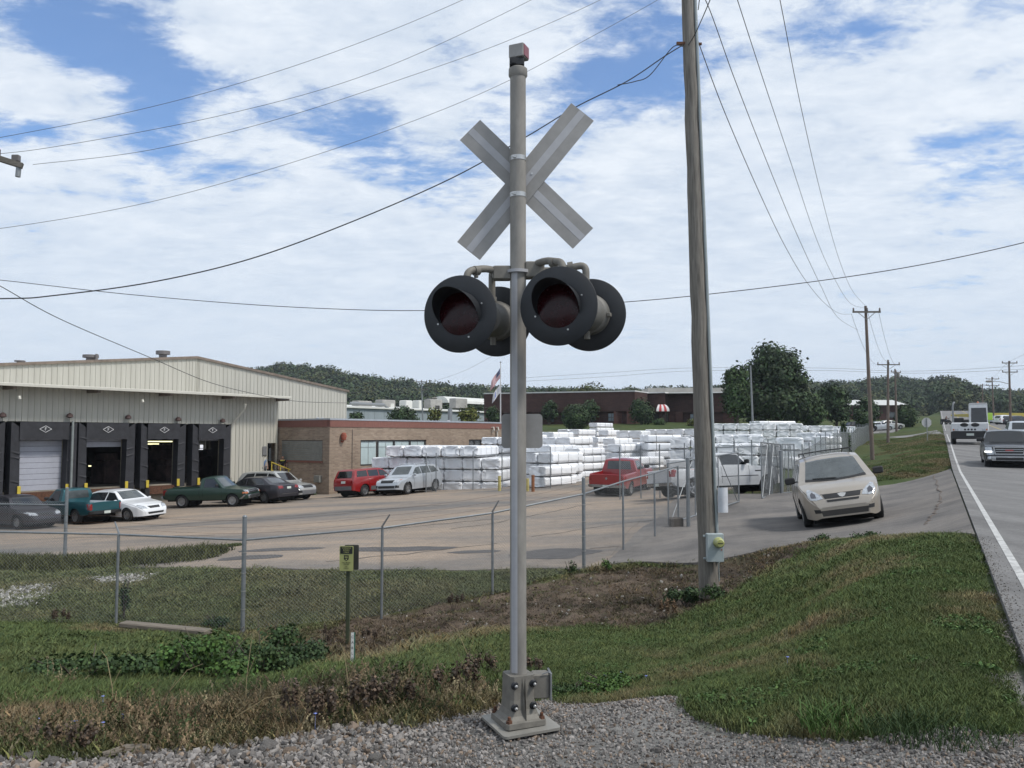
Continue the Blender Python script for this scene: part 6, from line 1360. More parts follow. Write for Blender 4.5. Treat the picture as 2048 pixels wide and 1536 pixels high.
M_SKY_ = mat('shirt_blue', (.10, .16, .28), .85, var=.2, scale=12); M_BS = mat('shirt_black', (.008, .008, .01), .85)
q = wp(1.05, .10); person((q.x, q.y, LANDZ), R(-55), 1.76, ST, 'man with pale hair and blue shirt standing in the warehouse doorway', M_SKIN, M_SKY_, mat('grey_trousers', (.06, .06, .065), .8), M_HAIR)
q = wp(.15, -.75); pb = person((q.x, q.y, LANDZ), R(-80), 1.72, ST, 'man in black shirt with yellow print and khaki trousers on the landing', M_SKIN, M_BS, mat('khaki', (.26, .19, .12), .85), M_HAIR2)
b = MB(); b.box((.158, 0, 1.36), (.02, .28, .06)); b.obj('shirt_print', mat('print_yellow', (.45, .42, .05), .7), pb)

# ================================================================ brick office
def brickmat(name, c1, c2, mort, sc=1.0, rough=.9):
    m = bpy.data.materials.new(name); m.use_nodes = True; t = m.node_tree; n = t.nodes; l = t.links; p = n['Principled BSDF']; p.inputs['Roughness'].default_value = rough; p.inputs['Specular IOR Level'].default_value = .2
    tcn = n.new('ShaderNodeTexCoord'); mpn = n.new('ShaderNodeMapping'); l.new(tcn.outputs['Object'], mpn.inputs[0]); mpn.inputs['Rotation'].default_value = (R(90), 0, 0)
    sp = n.new('ShaderNodeSeparateXYZ'); l.new(tcn.outputs['Object'], sp.inputs[0]); ad = n.new('ShaderNodeMath'); ad.operation = 'ADD'; l.new(sp.outputs[0], ad.inputs[0]); l.new(sp.outputs[1], ad.inputs[1])
    cb_ = n.new('ShaderNodeCombineXYZ'); l.new(ad.outputs[0], cb_.inputs[0]); l.new(sp.outputs[2], cb_.inputs[1])
    br = n.new('ShaderNodeTexBrick'); l.new(cb_.outputs[0], br.inputs['Vector']); br.inputs['Scale'].default_value = 1; br.inputs['Brick Width'].default_value = .30 * sc; br.inputs['Row Height'].default_value = .10 * sc; br.inputs['Mortar Size'].default_value = .008 * sc
    br.inputs['Color1'].default_value = c1 + (1,); br.inputs['Color2'].default_value = c2 + (1,); br.inputs['Mortar'].default_value = mort + (1,)
    nz = n.new('ShaderNodeTexNoise'); l.new(tcn.outputs['Object'], nz.inputs['Vector']); nz.inputs['Scale'].default_value = .7; nz.inputs['Detail'].default_value = 8; nz.inputs['Roughness'].default_value = .7
    mr_ = n.new('ShaderNodeMapRange'); l.new(nz.outputs['Fac'], mr_.inputs[0]); mr_.inputs[1].default_value = .3; mr_.inputs[2].default_value = .7; mr_.inputs[3].default_value = .8; mr_.inputs[4].default_value = 1.18
    vm = n.new('ShaderNodeVectorMath'); vm.operation = 'SCALE'; l.new(br.outputs['Color'], vm.inputs[0]); l.new(mr_.outputs[0], vm.inputs['Scale']); l.new(vm.outputs[0], p.inputs['Base Color'])
    b_ = n.new('ShaderNodeBump'); b_.inputs['Distance'].default_value = .01; l.new(br.outputs['Fac'], b_.inputs['Height']); b_.invert = True; l.new(b_.outputs[0], p.inputs['Normal']); return m
M_BR = brickmat('tan_brick', (.33, .255, .19), (.245, .18, .135), (.31, .265, .215)); M_BR2 = mat('red_soldier_course', (.185, .080, .062), .85, var=.2, scale=4, stretch=(8, 8, 1)); M_CAP = mat('metal_coping', (.42, .44, .47), .4, .5)
UB = Vector((9.3, 13.3, 0)).normalized(); UB = U.copy()
of = empty('brick_office', (CORN.x, CORN.y, -2.3), (0, 0, UA), 'single-storey tan brick office with red brick band and metal coping', 'office building')
oz = lambda z: z + 2.3
OTOP = P(660, 836, CORN.y).z; LEN = 19.5; DEP = 5.6
# in local frame: x along U (away), y along NN
wins = []
def sof(px):   # distance from the corner along the right face
    r = (px - 1024) / F; return (r * CORN.y - CORN.x) / (U.x - r * U.y)
zt_w = P(0, 880, CORN.y + 3).z
w0, w1 = sof(722), sof(853); zb_w = P(0, 932, (CORN + U * w0).y).z
w2, w3 = sof(938), sof(964)
b = MB()
def wall_with_holes(b, x0, x1, z0, z1, holes, y, th):
    """plain wall with real openings, in bands"""
    xs = sorted({x0, x1, *[h[0] for h in holes], *[h[1] for h in holes]})
    for a_, c_ in zip(xs[:-1], xs[1:]):
        hs = [h for h in holes if h[0] <= a_ + 1e-6 and h[1] >= c_ - 1e-6]
        if not hs: b.box(((a_ + c_) / 2, y + th / 2, (z0 + z1) / 2), (c_ - a_, th, z1 - z0))
        else:
            h = hs[0]; b.box(((a_ + c_) / 2, y + th / 2, (z0 + h[2]) / 2), (c_ - a_, th, h[2] - z0)); b.box(((a_ + c_) / 2, y + th / 2, (h[3] + z1) / 2), (c_ - a_, th, z1 - h[3]))
z0, z1 = oz(YZ), oz(OTOP) - .12
wall_with_holes(b, 0, LEN, z0, z1 - .45, [(w0, w1, oz(zb_w), oz(zt_w)), (w2, w3, oz(zb_w) + .6, oz(zt_w))], 0, .3)
b.obj('front_wall', M_BR, of)
b = MB(); b.box((.0 + .15, DEP / 2 + .15, (z0 + z1 - .45) / 2), (.296, DEP - .3 + .296, z1 - .45 - z0)); b.obj('end_wall', M_BR, of)
b = MB(); b.box((LEN - .15, DEP / 2 + 3, (z0 + z1) / 2), (.3, DEP + 5, z1 - z0 - .5)); b.obj('far_wall', M_BR, of)
b = MB(); b.box((LEN / 2, .13, z1 - .225), (LEN, .34, .45)); b.box((.13, DEP / 2 + .15, z1 - .225), (.34, DEP - .04, .446)); b.obj('red_band', M_BR2, of)
b = MB(); b.box((LEN / 2, .14, z1 + .05), (LEN + .1, .42, .11)); b.box((.14, DEP / 2 + .2, z1 + .05), (.416, DEP - .05, .106)); b.obj('coping', M_CAP, of)
b = MB(); b.box((LEN / 2 + .3, DEP / 2 + 3.2, z1 - .3), (LEN - 1, DEP + 5, .1)); b.obj('roof', mat('office_roof', (.3, .3, .3), .8), of)
M_WB = mat('blind_glass', (.42, .50, .50), .15, coat=1, var=.12, scale=.8); M_FR = mat('dark_frame', (.03, .028, .028), .5)
def win(x0, x1, z0_, z1_, n_, parent, y=.10, m=M_WB, fm=M_FR, fw=.10, cross=True):
    e_ = empty('window', ((x0 + x1) / 2, y, z0_)); e_.parent = parent; W_ = x1 - x0; H_2 = z1_ - z0_; b = MB()
    b.box((0, 0, H_2 - fw / 2), (W_, .08, fw)); b.box((0, 0, fw / 2), (W_, .08, fw))
    for k in range(n_ + 1): b.box((-W_ / 2 + fw / 2 + (W_ - fw) * k / n_, 0, H_2 / 2), (fw * (1.6 if 0 < k < n_ else 1), .078, H_2 - 2 * fw))
    b.obj('frame', fm, e_)
    for k in range(n_):
        xa = -W_ / 2 + W_ * k / n_ + fw; xb = -W_ / 2 + W_ * (k + 1) / n_ - fw; b = MB(); b.box(((xa + xb) / 2, .03, H_2 / 2), (xb - xa, .012, H_2 - 2 * fw)); b.obj('pane', m, e_)
        if cross: b = MB(); b.box(((xa + xb) / 2, .015, H_2 * .72), (xb - xa, .02, .025)); b.box(((xa + xb) / 2, .015, H_2 * .5), (.02, .018, H_2 - 2 * fw)); b.obj('glazing_bar', mat('bar_grey', (.2, .2, .2), .5), e_)
    return e_
win(w0, w1, oz(zb_w), oz(zt_w), 4, of); win(w2, w3, oz(zb_w) + .6, oz(zt_w), 2, of, m=mat('dim_glass', (.07, .075, .08), .15, coat=1))
# end wall glass-block window
def nof(px): r = (px - 1024) / F; return (r * CORN.y - CORN.x) / (NN.x - r * NN.y)
n0, n1 = nof(646), nof(566); zt2 = oz(P(0, 882, CORN.y + 1).z); zb2 = oz(P(0, 921, CORN.y + 1.5).z)
e_ = empty('window', (-.02, (n0 + n1) / 2, zb2)); e_.parent = of; Wd = n1 - n0; Hd = zt2 - zb2
b = MB(); b.box((0, 0, -.06), (.14, Wd + .1, .12)); b.obj('sill', M_BR2, e_)
b = MB(); b.box((0, 0, Hd + .02), (.06, Wd, .05)); b.obj('lintel', M_FR, e_)
M_SLT = mat('obscured_glass', (.185, .19, .175), .35, var=.15, scale=3, coat=.3)
for k in range(10): b = MB(); b.cbox((0, 0, Hd * (k + .5) / 10), (.05, Wd, Hd / 10 - .02), .008); b.obj('louvre', M_SLT, e_)
for px, py, nm in ((684, 874, 'wall_lamp'),):
    x_ = sof(px); z_ = oz(P(0, py, (CORN + U * x_).y).z); b = MB(); b.lathe([(0, -.25), (.14, -.2), (.2, .05), (.14, .26), (0, .3)], 12, Matrix.Translation((x_, -.2, z_))); b.box((x_, -.08, z_ - .3), (.1, .16, .1)); b.obj(nm, mat('rust_orange', (.26, .07, .04), .8, var=.3, scale=6), of)
b = MB(); x_ = sof(705); b.box((x_, -.01, (z0 + z1) / 2 - .3), (.03, .03, z1 - z0 - .6)); b.obj('expansion_joint', M_FR, of)
# stain below the lamp (rust run)
for px in (983, 992):
    x_ = sof(px); zt = oz(P(0, 858, (CORN + U * x_).y).z); b = MB(); b.tube([(x_, .02, zt + .1), (x_, -.22, zt + .12), (x_, -.26, zt - .1), (x_, -.12, zt - .2), (x_, -.12, zt - (2.2 if px == 992 else .3))], .07, 8); b.obj('wall_pipe', mat('pipe_cream', (.5, .46, .40), .6), of)
b = MB(); yv = nof(640) ; b.cbox((-.12, yv, oz(P(0, 958, CORN.y + .5).z)), (.2, .55, .45), .02); b.obj('meter_cabinet', mat('cabinet_grey', (.22, .22, .20), .6, .2), of)
for px, py, rr, hh in ((940, 838, .38, .30),):
    x_ = sof(px) ; b = MB(); b.lathe([(.2, 0), (.2, .15), (rr * 1.2, .18), (.12, .42), (0, .44)], 14, Matrix.Translation((x_ + 1, 3.0, z1 - .2))); b.obj('roof_vent', mat('vent_white', (.5, .5, .52), .5), of)
b = MB(); b.tube([(sof(962) , 3.2, z1 - .3), (sof(962), 3.2, z1 + 1.25)], .19, 10); b.obj('roof_stack', M_STEEL, of)
for px in (688, 697): b = MB(); b.lathe([(.1, 0), (.14, .15), (0, .22)], 8, Matrix.Translation((sof(px), 2.5, z1))); b.obj('roof_cap', M_CAP, of)

# ================================================================ long white-roofed plant in the distance
M_WR = mat('white_roof', (.60, .60, .56), .5, var=.06, scale=.3); M_GW = mat('pale_blue_siding', (.26, .30, .32), .6, var=.08, scale=.2, stretch=(4, 4, .2)); M_HV = mat('hvac_grey', (.30, .29, .27), .7, var=.15, scale=1)
D0 = 185
def pl_(px, py, d=D0): return P(px, py, d)
A = pl_(640, 835, 165); Bq = pl_(1010, 835, 215)
ph = empty('factory', (A.x, A.y, A.z), label='long low factory with white roof and rooftop units behind the brick office', cat='factory')
dirp = (Bq - A); dirp.z = 0; ln = dirp.length; an = math.atan2(dirp.y, dirp.x); ph.rotation_euler = (0, 0, an)
gzp = gz1(A.x, A.y) - 1 - A.z; zroof0 = P(640, 822, 165).z - A.z; zroof1 = P(1010, 817, 215).z - A.z
zr = (zroof0 + zroof1) / 2
b = MB(); b.box((ln / 2, .2, (gzp + zr) / 2), (ln, .3, zr - gzp)); b.box((0.2, 30, (gzp + zr) / 2), (.3, 60, zr - gzp)); b.obj('wall', M_GW, ph)
for k in range(int(ln / 3)): b = MB(); b.box((k * 3 + 1.5, -.03, (gzp + zr) / 2), (2.94, .12, zr - gzp)); b.obj('wall_panel', M_GW, ph)
b = MB(); b.add([(-.5, -.6, zr), (ln, -.6, zr), (ln, 34, zr + 2.1), (-.5, 34, zr + 2.1), (-.5, -.6, zr - .25), (ln, -.6, zr - .25)], [(0, 1, 2, 3), (0, 4, 5, 1)]); b.obj('roof', M_WR, ph)
def along(px, back=12):
    # local x where the bearing crosses the line 'back' metres behind the facade
    r = (px - 1024) / F; c_, s_ = math.cos(an), math.sin(an); ax = A.x - s_ * back; ay = A.y + c_ * back
    return (r * ay - ax) / (c_ - r * s_)
for px0, px1, py0, py1, m_ in ((710, 737, 802, 812, M_HV), (757, 784, 800, 812, M_HV), (805, 818, 801, 810, M_WR), (831, 839, 801, 812, M_WR), (854, 878, 799, 813, M_HV), (905, 928, 797, 808, M_HV), (862, 873, 810, 817, M_TRIM), (773, 782, 806, 814, M_WR)):
    x0 = along(px0, 16); x1 = along(px1, 16); yl = A.y + math.sin(an) * (x0 + x1) / 2 + math.cos(an) * 16; zt = P(0, py0, yl).z - A.z; zb_ = P(0, py1, yl).z - A.z
    b = MB(); b.cbox(((x0 + x1) / 2, 16, (zt + zb_) / 2 - .6), (x1 - x0, 2.5, zt - zb_ + 1.2), .15); b.obj('rooftop_unit', m_, ph)
x0 = along(880, 24); x1 = along(968, 24); yl = A.y + math.sin(an) * (x0 + x1) / 2 + math.cos(an) * 24; zt = P(0, 795, yl).z - A.z; zb_ = P(0, 806, yl).z - A.z
b = MB(); 
arc = [(24 + 3 * math.cos(a_), zb_ - .3 + (zt - zb_ + .3) * math.sin(a_)) for a_ in np.linspace(0, PI, 9)]
vs = [(x0, q[0], q[1]) for q in arc] + [(x1, q[0], q[1]) for q in arc]; b.add(vs, [(i_, i_ + 1, 10 + i_, 9 + i_) for i_ in range(8)] + [tuple(range(9)), tuple(range(17, 8, -1))]); b.obj('barrel_roof', M_WR, ph)
for k in range(5): b = MB(); y_ = 5 + k * 1.3; b.tube([(along(700, y_), y_, zr + .9 + k * .1), (along(768, y_), y_, zr + .9 + k * .1), (along(776, y_), y_, zr + .3)], .28, 6); b.obj('roof_duct', M_STEEL, ph)

# ================================================================ dark red brick building with striped awning
M_DB = brickmat('dark_red_brick', (.080, .043, .037), (.058, .033, .029), (.08, .055, .05), 1.6); M_DBL = brickmat('dark_red_brick_lit', (.10, .050, .042), (.075, .036, .032), (.09, .06, .05), 1.6)  # the piers' copy is brighter: sunlight put into its brick colour
M_WC = mat('white_coping', (.55, .55, .54), .5)
DD = 147
def dpt(px, d): return P(px, 850, d)
segs = [(968, 152, 1270, 143), (1270, 143, 1297, 149), (1297, 149, 1330, 148), (1330, 148, 1338, 150.5), (1338, 150.5, 1470, 146.5)]
O = dpt(968, 152); db = empty('brick_building', (O.x, O.y, gz1(O.x, O.y) - .5), label='long dark red brick building with a red and white striped awning', cat='building')
dz0 = db.location.z
def top_at(px, d): return float(np.interp(px, [968, 1270, 1297, 1330, 1470], [P(0, 789, d).z, P(0, 782, d).z, P(0, 784.5, d).z, P(0, 784, d).z, P(0, 782, d).z]))
TOPZ = P(0, 783, 143).z - dz0; 
for k, (pa, da, pb, db_) in enumerate(segs):
    a_ = dpt(pa, da) - O; c_ = dpt(pb, db_) - O; a_.z = c_.z = 0; L_ = (c_ - a_).length; an_ = math.atan2(c_.y - a_.y, c_.x - a_.x); m_ = (a_ + c_) / 2; t_ = Vector((-math.sin(an_), math.cos(an_), 0)) * .25
    hz = TOPZ
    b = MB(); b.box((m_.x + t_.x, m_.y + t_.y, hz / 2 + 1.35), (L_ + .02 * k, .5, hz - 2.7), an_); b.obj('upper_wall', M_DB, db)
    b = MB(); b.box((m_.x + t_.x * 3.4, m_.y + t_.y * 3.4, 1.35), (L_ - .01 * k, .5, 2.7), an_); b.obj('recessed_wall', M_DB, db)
    b = MB(); b.box((m_.x + t_.x, m_.y + t_.y, hz + .1), (L_ + .1, .62 + .004 * k, .2 + .004 * k), an_); b.obj('coping', M_WC, db)
    if k in (0, 4):
        n_ = max(2, int(L_ / 2.6))
        for j in range(n_):
            s_ = (j + .5) / n_
            if k == 0 and not (.02 < s_ < .95): continue
            p_ = a_.lerp(c_, s_) + t_ * 2.2; e_ = empty('window', (p_.x, p_.y, .95), (0, 0, an_)); e_.parent = db
            if j % 4 == 3: 
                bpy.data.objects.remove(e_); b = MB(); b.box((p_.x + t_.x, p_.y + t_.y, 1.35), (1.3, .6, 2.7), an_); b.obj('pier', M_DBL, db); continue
            b = MB(); b.box((0, 0, .75), (1.3, .1, 1.5)); b.obj('frame', M_FR, e_)
            for q_ in (-.31, .31):
                for z_ in (.4, 1.1): b = MB(); b.box((q_, -.06, z_), (.52, .03, .6)); b.obj('pane', mat('blue_glass', (.10, .14, .17), .2, coat=1), e_)
for px, d in ((1236, 144.2), (1262, 143.2), (1345, 150), (1358, 149.7), (976, 151.6)):
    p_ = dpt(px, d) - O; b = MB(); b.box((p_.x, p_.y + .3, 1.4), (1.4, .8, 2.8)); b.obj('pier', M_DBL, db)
b = MB(); q = [dpt(968, 152) - O, dpt(1470, 146.5) - O, dpt(1470, 185) - O, dpt(968, 190) - O]; b.add([(p.x, p.y, TOPZ - .05) for p in q], [(0, 1, 2, 3)]); b.obj('roof', M_WR, db)
b = MB(); p0, p1 = dpt(1290, 165) - O, dpt(1470, 165) - O; zt = P(0, 778, 165).z - dz0; b.box(((p0.x + p1.x) / 2, (p0.y + p1.y) / 2, zt - 1), (p1.x - p0.x, 8, 2)); b.obj('roof_monitor', M_HV, db)
# awning : barrel of red and white gores
pc_ = dpt(1323, 148.2) - O; aw = empty('awning', (pc_.x, pc_.y - .3, P(0, 823, 148).z - dz0)); aw.parent = db
M_AR = mat('awning_red', (.38, .03, .035), .7); M_AW = mat('awning_white', (.62, .60, .60), .7); n_ = 5; wA = 2.35; hA = P(0, 809, 148).z - P(0, 823, 148).z
for k in range(n_):
    vs = []; 
    for j in range(7):
        a_ = R(90 * j / 6)
        for e2 in (k, k + 1):
            xb = -wA / 2 + wA * e2 / n_ ; xt = xb * .55
            t = math.sin(a_); vs.append((xb + (xt - xb) * t ** 2, -1.3 * math.cos(a_), hA * t))
    b = MB(); b.add(vs, [(2 * j, 2 * j + 1, 2 * j + 3, 2 * j + 2) for j in range(6)], True); b.obj('awning_stripe', M_AR if k % 2 else M_AW, aw)
b = MB(); b.box((pc_.x, pc_.y + .6, 1.1), (2.4, .3, 2.4)); b.obj('entrance', M_DARKIN, db)
# ---- other far buildings
def simple(name, label, px0, px1, pyt, pyb, d, wall, roofc, dep=10, gable=False, cat='building'):
    A_ = P(px0, pyb, d); B_ = P(px1, pyb, d); zt = P(px0, pyt, d).z; zg = gz1((A_.x + B_.x) / 2, d) - .5; e_ = empty(name, ((A_.x + B_.x) / 2, d, zg), label=label, cat=cat); w_ = B_.x - A_.x; h_ = zt - zg
    b = MB(); b.box((0, dep / 2, (h_ - 1) / 2), (w_, dep, h_ - 1)); b.obj('wall', wall, e_)
    b = MB()
    if gable: b.prism([(-.6, h_ - 1.1), (dep / 2, h_ + .3), (dep + .6, h_ - 1.1)], -w_ / 2 - .5, w_ / 2 + .5, Matrix(((0, 0, 1, 0), (1, 0, 0, 0), (0, 1, 0, 0), (0, 0, 0, 1))))
    else: b.box((0, dep / 2, h_ - .5), (w_ + .5, dep + .5, 1))
    b.obj('roof', roofc, e_)
    n_ = max(1, int(w_ / 4))
    for k in range(n_): 
        b = MB(); b.box((-w_ / 2 + w_ * (k + .5) / n_, -.04, 1.6), (1.6, .1, 1.3)); f_ = b.obj('window', M_FR, e_); b = MB(); b.box((-w_ / 2 + w_ * (k + .5) / n_, -.1, 1.6), (1.3, .03, 1.0)); b.obj('pane', M_GLASS2, f_)
simple('house', 'pale roofed building behind the round trees near the middle roadside pole', 1700, 1812, 800, 850, 175, M_DB, mat('pale_roof', (.50, .50, .48), .5), 14, True)
simple('yellow_building', 'low yellow building beyond the right-hand lot', 1972, 2075, 826, 848, 210, mat('yellow_wall', (.50, .40, .06), .7, var=.1), mat('yellow_roof', (.42, .34, .06), .6), 16)
b = MB(); vX = P(1978, 833, 150); b.cbox((0, 0, 1.0), (1.3, .1, 1.3), .05); b.tube([(0, .05, -3), (0, .05, 1)], .06, 6); o = b.obj('road_sign', mat('lime_sign', (.30, .50, .05), .5), loc=(vX.x, vX.y, vX.z - .9)); tag(o, 'bright lime green roadside sign beside the white truck cab', 'road sign')
bpy.data.objects[o.name].location = P(1978, 833, 150) - Vector((0, 0, 1))
# ---- flagpole
FPb = P(1001, 905, 92); FPb.z = gz1(FPb.x, FPb.y); ft = P(998.5, 726, 92); fl = empty('flagpole', FPb, label='white flagpole behind the signal mast carrying two flags', cat='flagpole')
hF = ft.z - FPb.z; b = MB(); b.tube([(0, 0, 0), (0, 0, hF)], [.09, .05], 8); b.obj('pole', mat('pole_white', (.5, .5, .5), .5), fl); b = MB(); b.lathe([(0, 0), (.1, .06), (.1, .12), (0, .18)], 8, Matrix.Translation((0, 0, hF))); b.obj('finial', M_CHR, fl)
M_FR_ = mat('flag_red', (.36, .03, .04), .8); M_FWh = mat('flag_white', (.58, .58, .60), .8); M_FB = mat('flag_blue', (.02, .035, .12), .8)
def flag(name, zt, hh, ww, label, kind):
    """limp flag: the far edge hangs down and to the left"""
    e_ = empty(name, (FPb.x - .06, FPb.y - .02, FPb.z), label=label, cat='flag')
    def S_(u_, v_):   # u along fly, v down the hoist
        x = -ww * u_ * (.62 + .1 * v_); z = zt - hh * v_ - ww * u_ * .95 - .05 * math.sin(7 * u_ + 3 * v_); y = -.10 * math.sin(9 * u_ + 2 * v_) * (.3 + u_); return (x, y, z)
    def cell(u0, u1, v0, v1, nm, m, off=0):
        b = MB(); nu_ = 8; vs = []
        for i_ in range(nu_ + 1):
            for v_ in (v0, v1): p = S_(u0 + (u1 - u0) * i_ / nu_, v_); vs.append((p[0], p[1] - off, p[2]))
        b.add(vs, [(2 * i_, 2 * i_ + 2, 2 * i_ + 3, 2 * i_ + 1) for i_ in range(nu_)], True); return b.obj(nm, m, e_)
    if kind == 0:
        for k in range(13): cell(0 if k > 6 else .4, 1, k / 13, (k + 1) / 13, 'stripe', M_FR_ if k % 2 == 0 else M_FWh)
        cn = cell(0, .4, 0, 7 / 13, 'canton', M_FB)
        b = MB()
        for r_ in range(5):
            for q_ in range(6): p = S_(.04 + .06 * q_, .05 + .10 * r_); b.add([(p[0] - .02, p[1] - .012, p[2]), (p[0] + .02, p[1] - .012, p[2]), (p[0], p[1] - .012, p[2] + .035)], [(0, 1, 2)])
        o_ = b.obj('stars', M_FWh, cn); o_['kind'] = 'stuff'
    else:
        cell(0, 1, 0, 1, 'cloth', M_FWh); M_LB = mat('logo_blue', (.05, .12, .45), .8)
        for u0, v0, v1 in ((.25, .2, .8), (.4, .2, .45), (.4, .55, .8), (.55, .2, .8)): cell(u0, u0 + .10, v0, v1, 'blue_mark', M_LB, .012)
    return e_
flag('flag', hF - .55, 1.15, 1.55, 'limp red and white striped flag with blue corner, upper one on the pole', 0)
flag('flag', P(0, 768, 92).z - FPb.z, 1.0, 1.25, 'limp white flag with blue mark, lower one on the pole', 1)
# ================================================================ wrapped bundles in the yard
def crinkle(name, c1, c2):
    m = mat(name, c1, .38, 0, col2=c2, scale=2.5, coat=.15, bump=.02, bscale=5, det=4); return m
M_WRAP = crinkle('white_wrap', (.76, .77, .79), (.88, .88, .88)); M_WRAP2 = crinkle('greyish_wrap', (.70, .72, .75), (.84, .85, .86))
M_STRAP = mat('dark_strap', (.03, .035, .035), .6); M_BAT = mat('dark_batten', (.05, .042, .035), .9)
_bm = {}
def bundle_meshes(w_, h_, L_, var):
    k = (w_, h_, L_, var)
    if k in _bm: return _bm[k]
    r_ = random.Random(hash(k) & 0xffff); NL = 5
    def outline(gr=0.0, sc=1.0):
        o = []; n = 40
        for i in range(n):
            a = 2 * PI * i / n; ca, sa = math.cos(a), math.sin(a); e = .30
            y = (abs(ca) ** e) * (1 if ca >= 0 else -1); z = (abs(sa) ** e) * (1 if sa >= 0 else -1)
            lump = .035 * abs(math.sin(PI * NL * (y + 1) / 2)) if abs(z) > .8 else 0; lump2 = .03 * abs(math.sin(PI * 2 * (z + 1) / 2)) if abs(y) > .8 else 0
            o.append(((w_ / 2 - .035 + lump2 + gr) * y * sc, (h_ / 2 - .035 + lump + gr) * z * sc + h_ / 2))
        return o
    vs = []; fs = []; n = 40
    xs = [(0, .0, .55), (-.02, 0, .86), (.0, 0, .97), (.05, 0, 1), (L_ * .33, 0, 1), (L_ * .66, 0, 1), (L_ - .05, 0, 1), (L_, 0, .97), (L_ + .02, 0, .86), (L_, 0, .55)]
    for x, g_, sc in xs:
        for (y, z) in outline(0, 1):
            j = .012 * r_.uniform(-1, 1); zc_ = h_ / 2; vs.append((x + r_.uniform(-.035, .035) * (sc < 1), y * sc + j, zc_ + (z - zc_) * sc + j * .5))
    for i in range(len(xs) - 1):
        for q in range(n): fs.append((i * n + q, i * n + (q + 1) % n, (i + 1) * n + (q + 1) % n, (i + 1) * n + q))
    fs += [tuple(range(n))[::-1], tuple((len(xs) - 1) * n + q for q in range(n))]
    me = bpy.data.meshes.new('bundle'); me.from_pydata(vs, [], fs); me.update(); me.polygons.foreach_set('use_smooth', [True] * len(me.polygons)); me.set_sharp_from_angle(angle=R(55)); me.materials.append(M_WRAP if var % 3 else M_WRAP2)
    o = outline(.010, 1); vs = []; fs = []
    for x in (-.015, .015):
        for y, z in o: vs.append((x, y, z))
    for q in range(n): fs.append((q, (q + 1) % n, n + (q + 1) % n, n + q))
    st_ = bpy.data.meshes.new('strap'); st_.from_pydata(vs, [], fs); st_.update(); st_.materials.append(M_STRAP)
    b = MB(); b.box((0, 0, -.02), (.10, w_ * .94, .035)); bt = b.mesh('batten'); bt.materials.append(M_BAT)
    _bm[k] = (me, st_, bt); return _bm[k]
LAY = ['bottom', 'second', 'third', 'fourth', 'fifth', 'sixth', 'seventh', 'eighth']; COLW = ['leftmost', 'second', 'third', 'fourth', 'fifth', 'sixth', 'seventh', 'eighth', 'ninth']
NB = 0
def stack(px, d, phi, cols, top_py, L_, w_, h_, desc, straps=2, lay=None, start=0, jit=.05, gap=.04):
    global NB
    ph = R(phi); ax = Vector((math.sin(ph), math.cos(ph), 0)); cw = Vector((math.cos(ph), -math.sin(ph), 0))
    B = P(px, 900, d); zg = min(gz1(B.x, B.y), gz1(B.x + cw.x * w_ * cols, B.y + cw.y * w_ * cols)) + .08; zt = P(px, top_py, d).z
    n = lay or max(1, round((zt - zg) / (h_ + gap)))
    hh = h_ if lay else max(.4, min(1.0, (zt - zg) / n - gap)); hh = round(hh, 2)
    rr = random.Random(int(px * 7 + d * 13)); yaw = math.atan2(ax.y, ax.x)
    for c_ in range(cols):
        for k in range(start, n):
            var = rr.randrange(4); me, st_, bt = bundle_meshes(w_, hh, L_, var)
            q = B + cw * (w_ * (c_ + .5) + rr.uniform(-.02, .02)) + ax * rr.uniform(-jit, jit * 1.5)
            loc_ = (q.x, q.y, zg + k * (hh + gap))
            lw = 'topmost' if k == n - 1 and n > 1 else ('bottom' if k == 0 else LAY[k] + ' layer')
            if n == 1: lw = 'single'
            lab = f'{lw} white bundle' + (f', {COLW[c_] if c_ < cols - 1 or cols == 1 else "rightmost"} column' if cols > 1 else '') + f', {desc}'
            o = link('wrapped_bundle', me, None, loc_, (0, 0, yaw + rr.uniform(-.03, .03))); tag(o, lab, 'bundle', 'white wrapped bundles stacked in the yard'); NB += 1
            for j in range(straps):
                s_ = link('strap', st_, o, (L_ * (j + .5) / straps, 0, 0))
            for t_ in ((.15, .85) if d < 66 else ()):
                link('batten', bt, o, (L_ * t_, 0, 0))
stack(742, 53.6, 15, 7, 913, 5.0, 1.24, .62, 'long front stack by silver suv', 4)
stack(771, 53.0, 15, 5, 890, 5.0, 1.24, .62, 'upper row of front stack by silver suv', 4, start=3)
stack(962, 60.5, 18, 2, 873, 4.5, 1.25, .6, 'stack behind the front row at the mast', 3)
stack(1042, 51.5, 32, 2, 903, 3.8, 1.15, .6, 'second pile just right of the mast', 3)
stack(1056, 47.6, 35, 1, 931, 3.3, 1.2, .62, 'low pile by the brown post', 3)
stack(1040, 57, 30, 2, 888, 4.2, 1.2, .6, 'pile with dark straps behind the low pile', 3)
stack(1083, 64, 30, 2, 873, 4.2, 1.25, .6, 'high pile with wide top by the office end', 3)
stack(1130, 57, 38, 1, 895, 3.3, 1.25, .46, 'tall strapped pile left of red pickup', 3)
stack(1213, 60, 38, 1, 887, 4.0, 1.3, .58, 'pile above the red pickup cab', 5)
stack(1222, 56.5, 50, 1, 913, 4.2, 1.2, .5, 'lone low one behind red pickup', 4)
stack(1250, 67, 40, 1, 884, 2.6, 1.2, .6, 'pile between the pickup and plain wall of bundles', 2)
stack(1281, 61.5, 86, 2, 869, 2.4, 1.2, .50, 'plain sideways wall of bundles', 2)
stack(1340, 53, 10, 2, 873, 4.2, 1.28, .72, 'torn pile just left of the wooden pole', 2)
stack(1392, 50, 10, 4, 886, 4.0, 1.22, .64, 'big pile above the white pickup cab', 3)
stack(1396, 57, 10, 3, 868, 4.0, 1.2, .60, 'second row right of the wooden pole', 3)
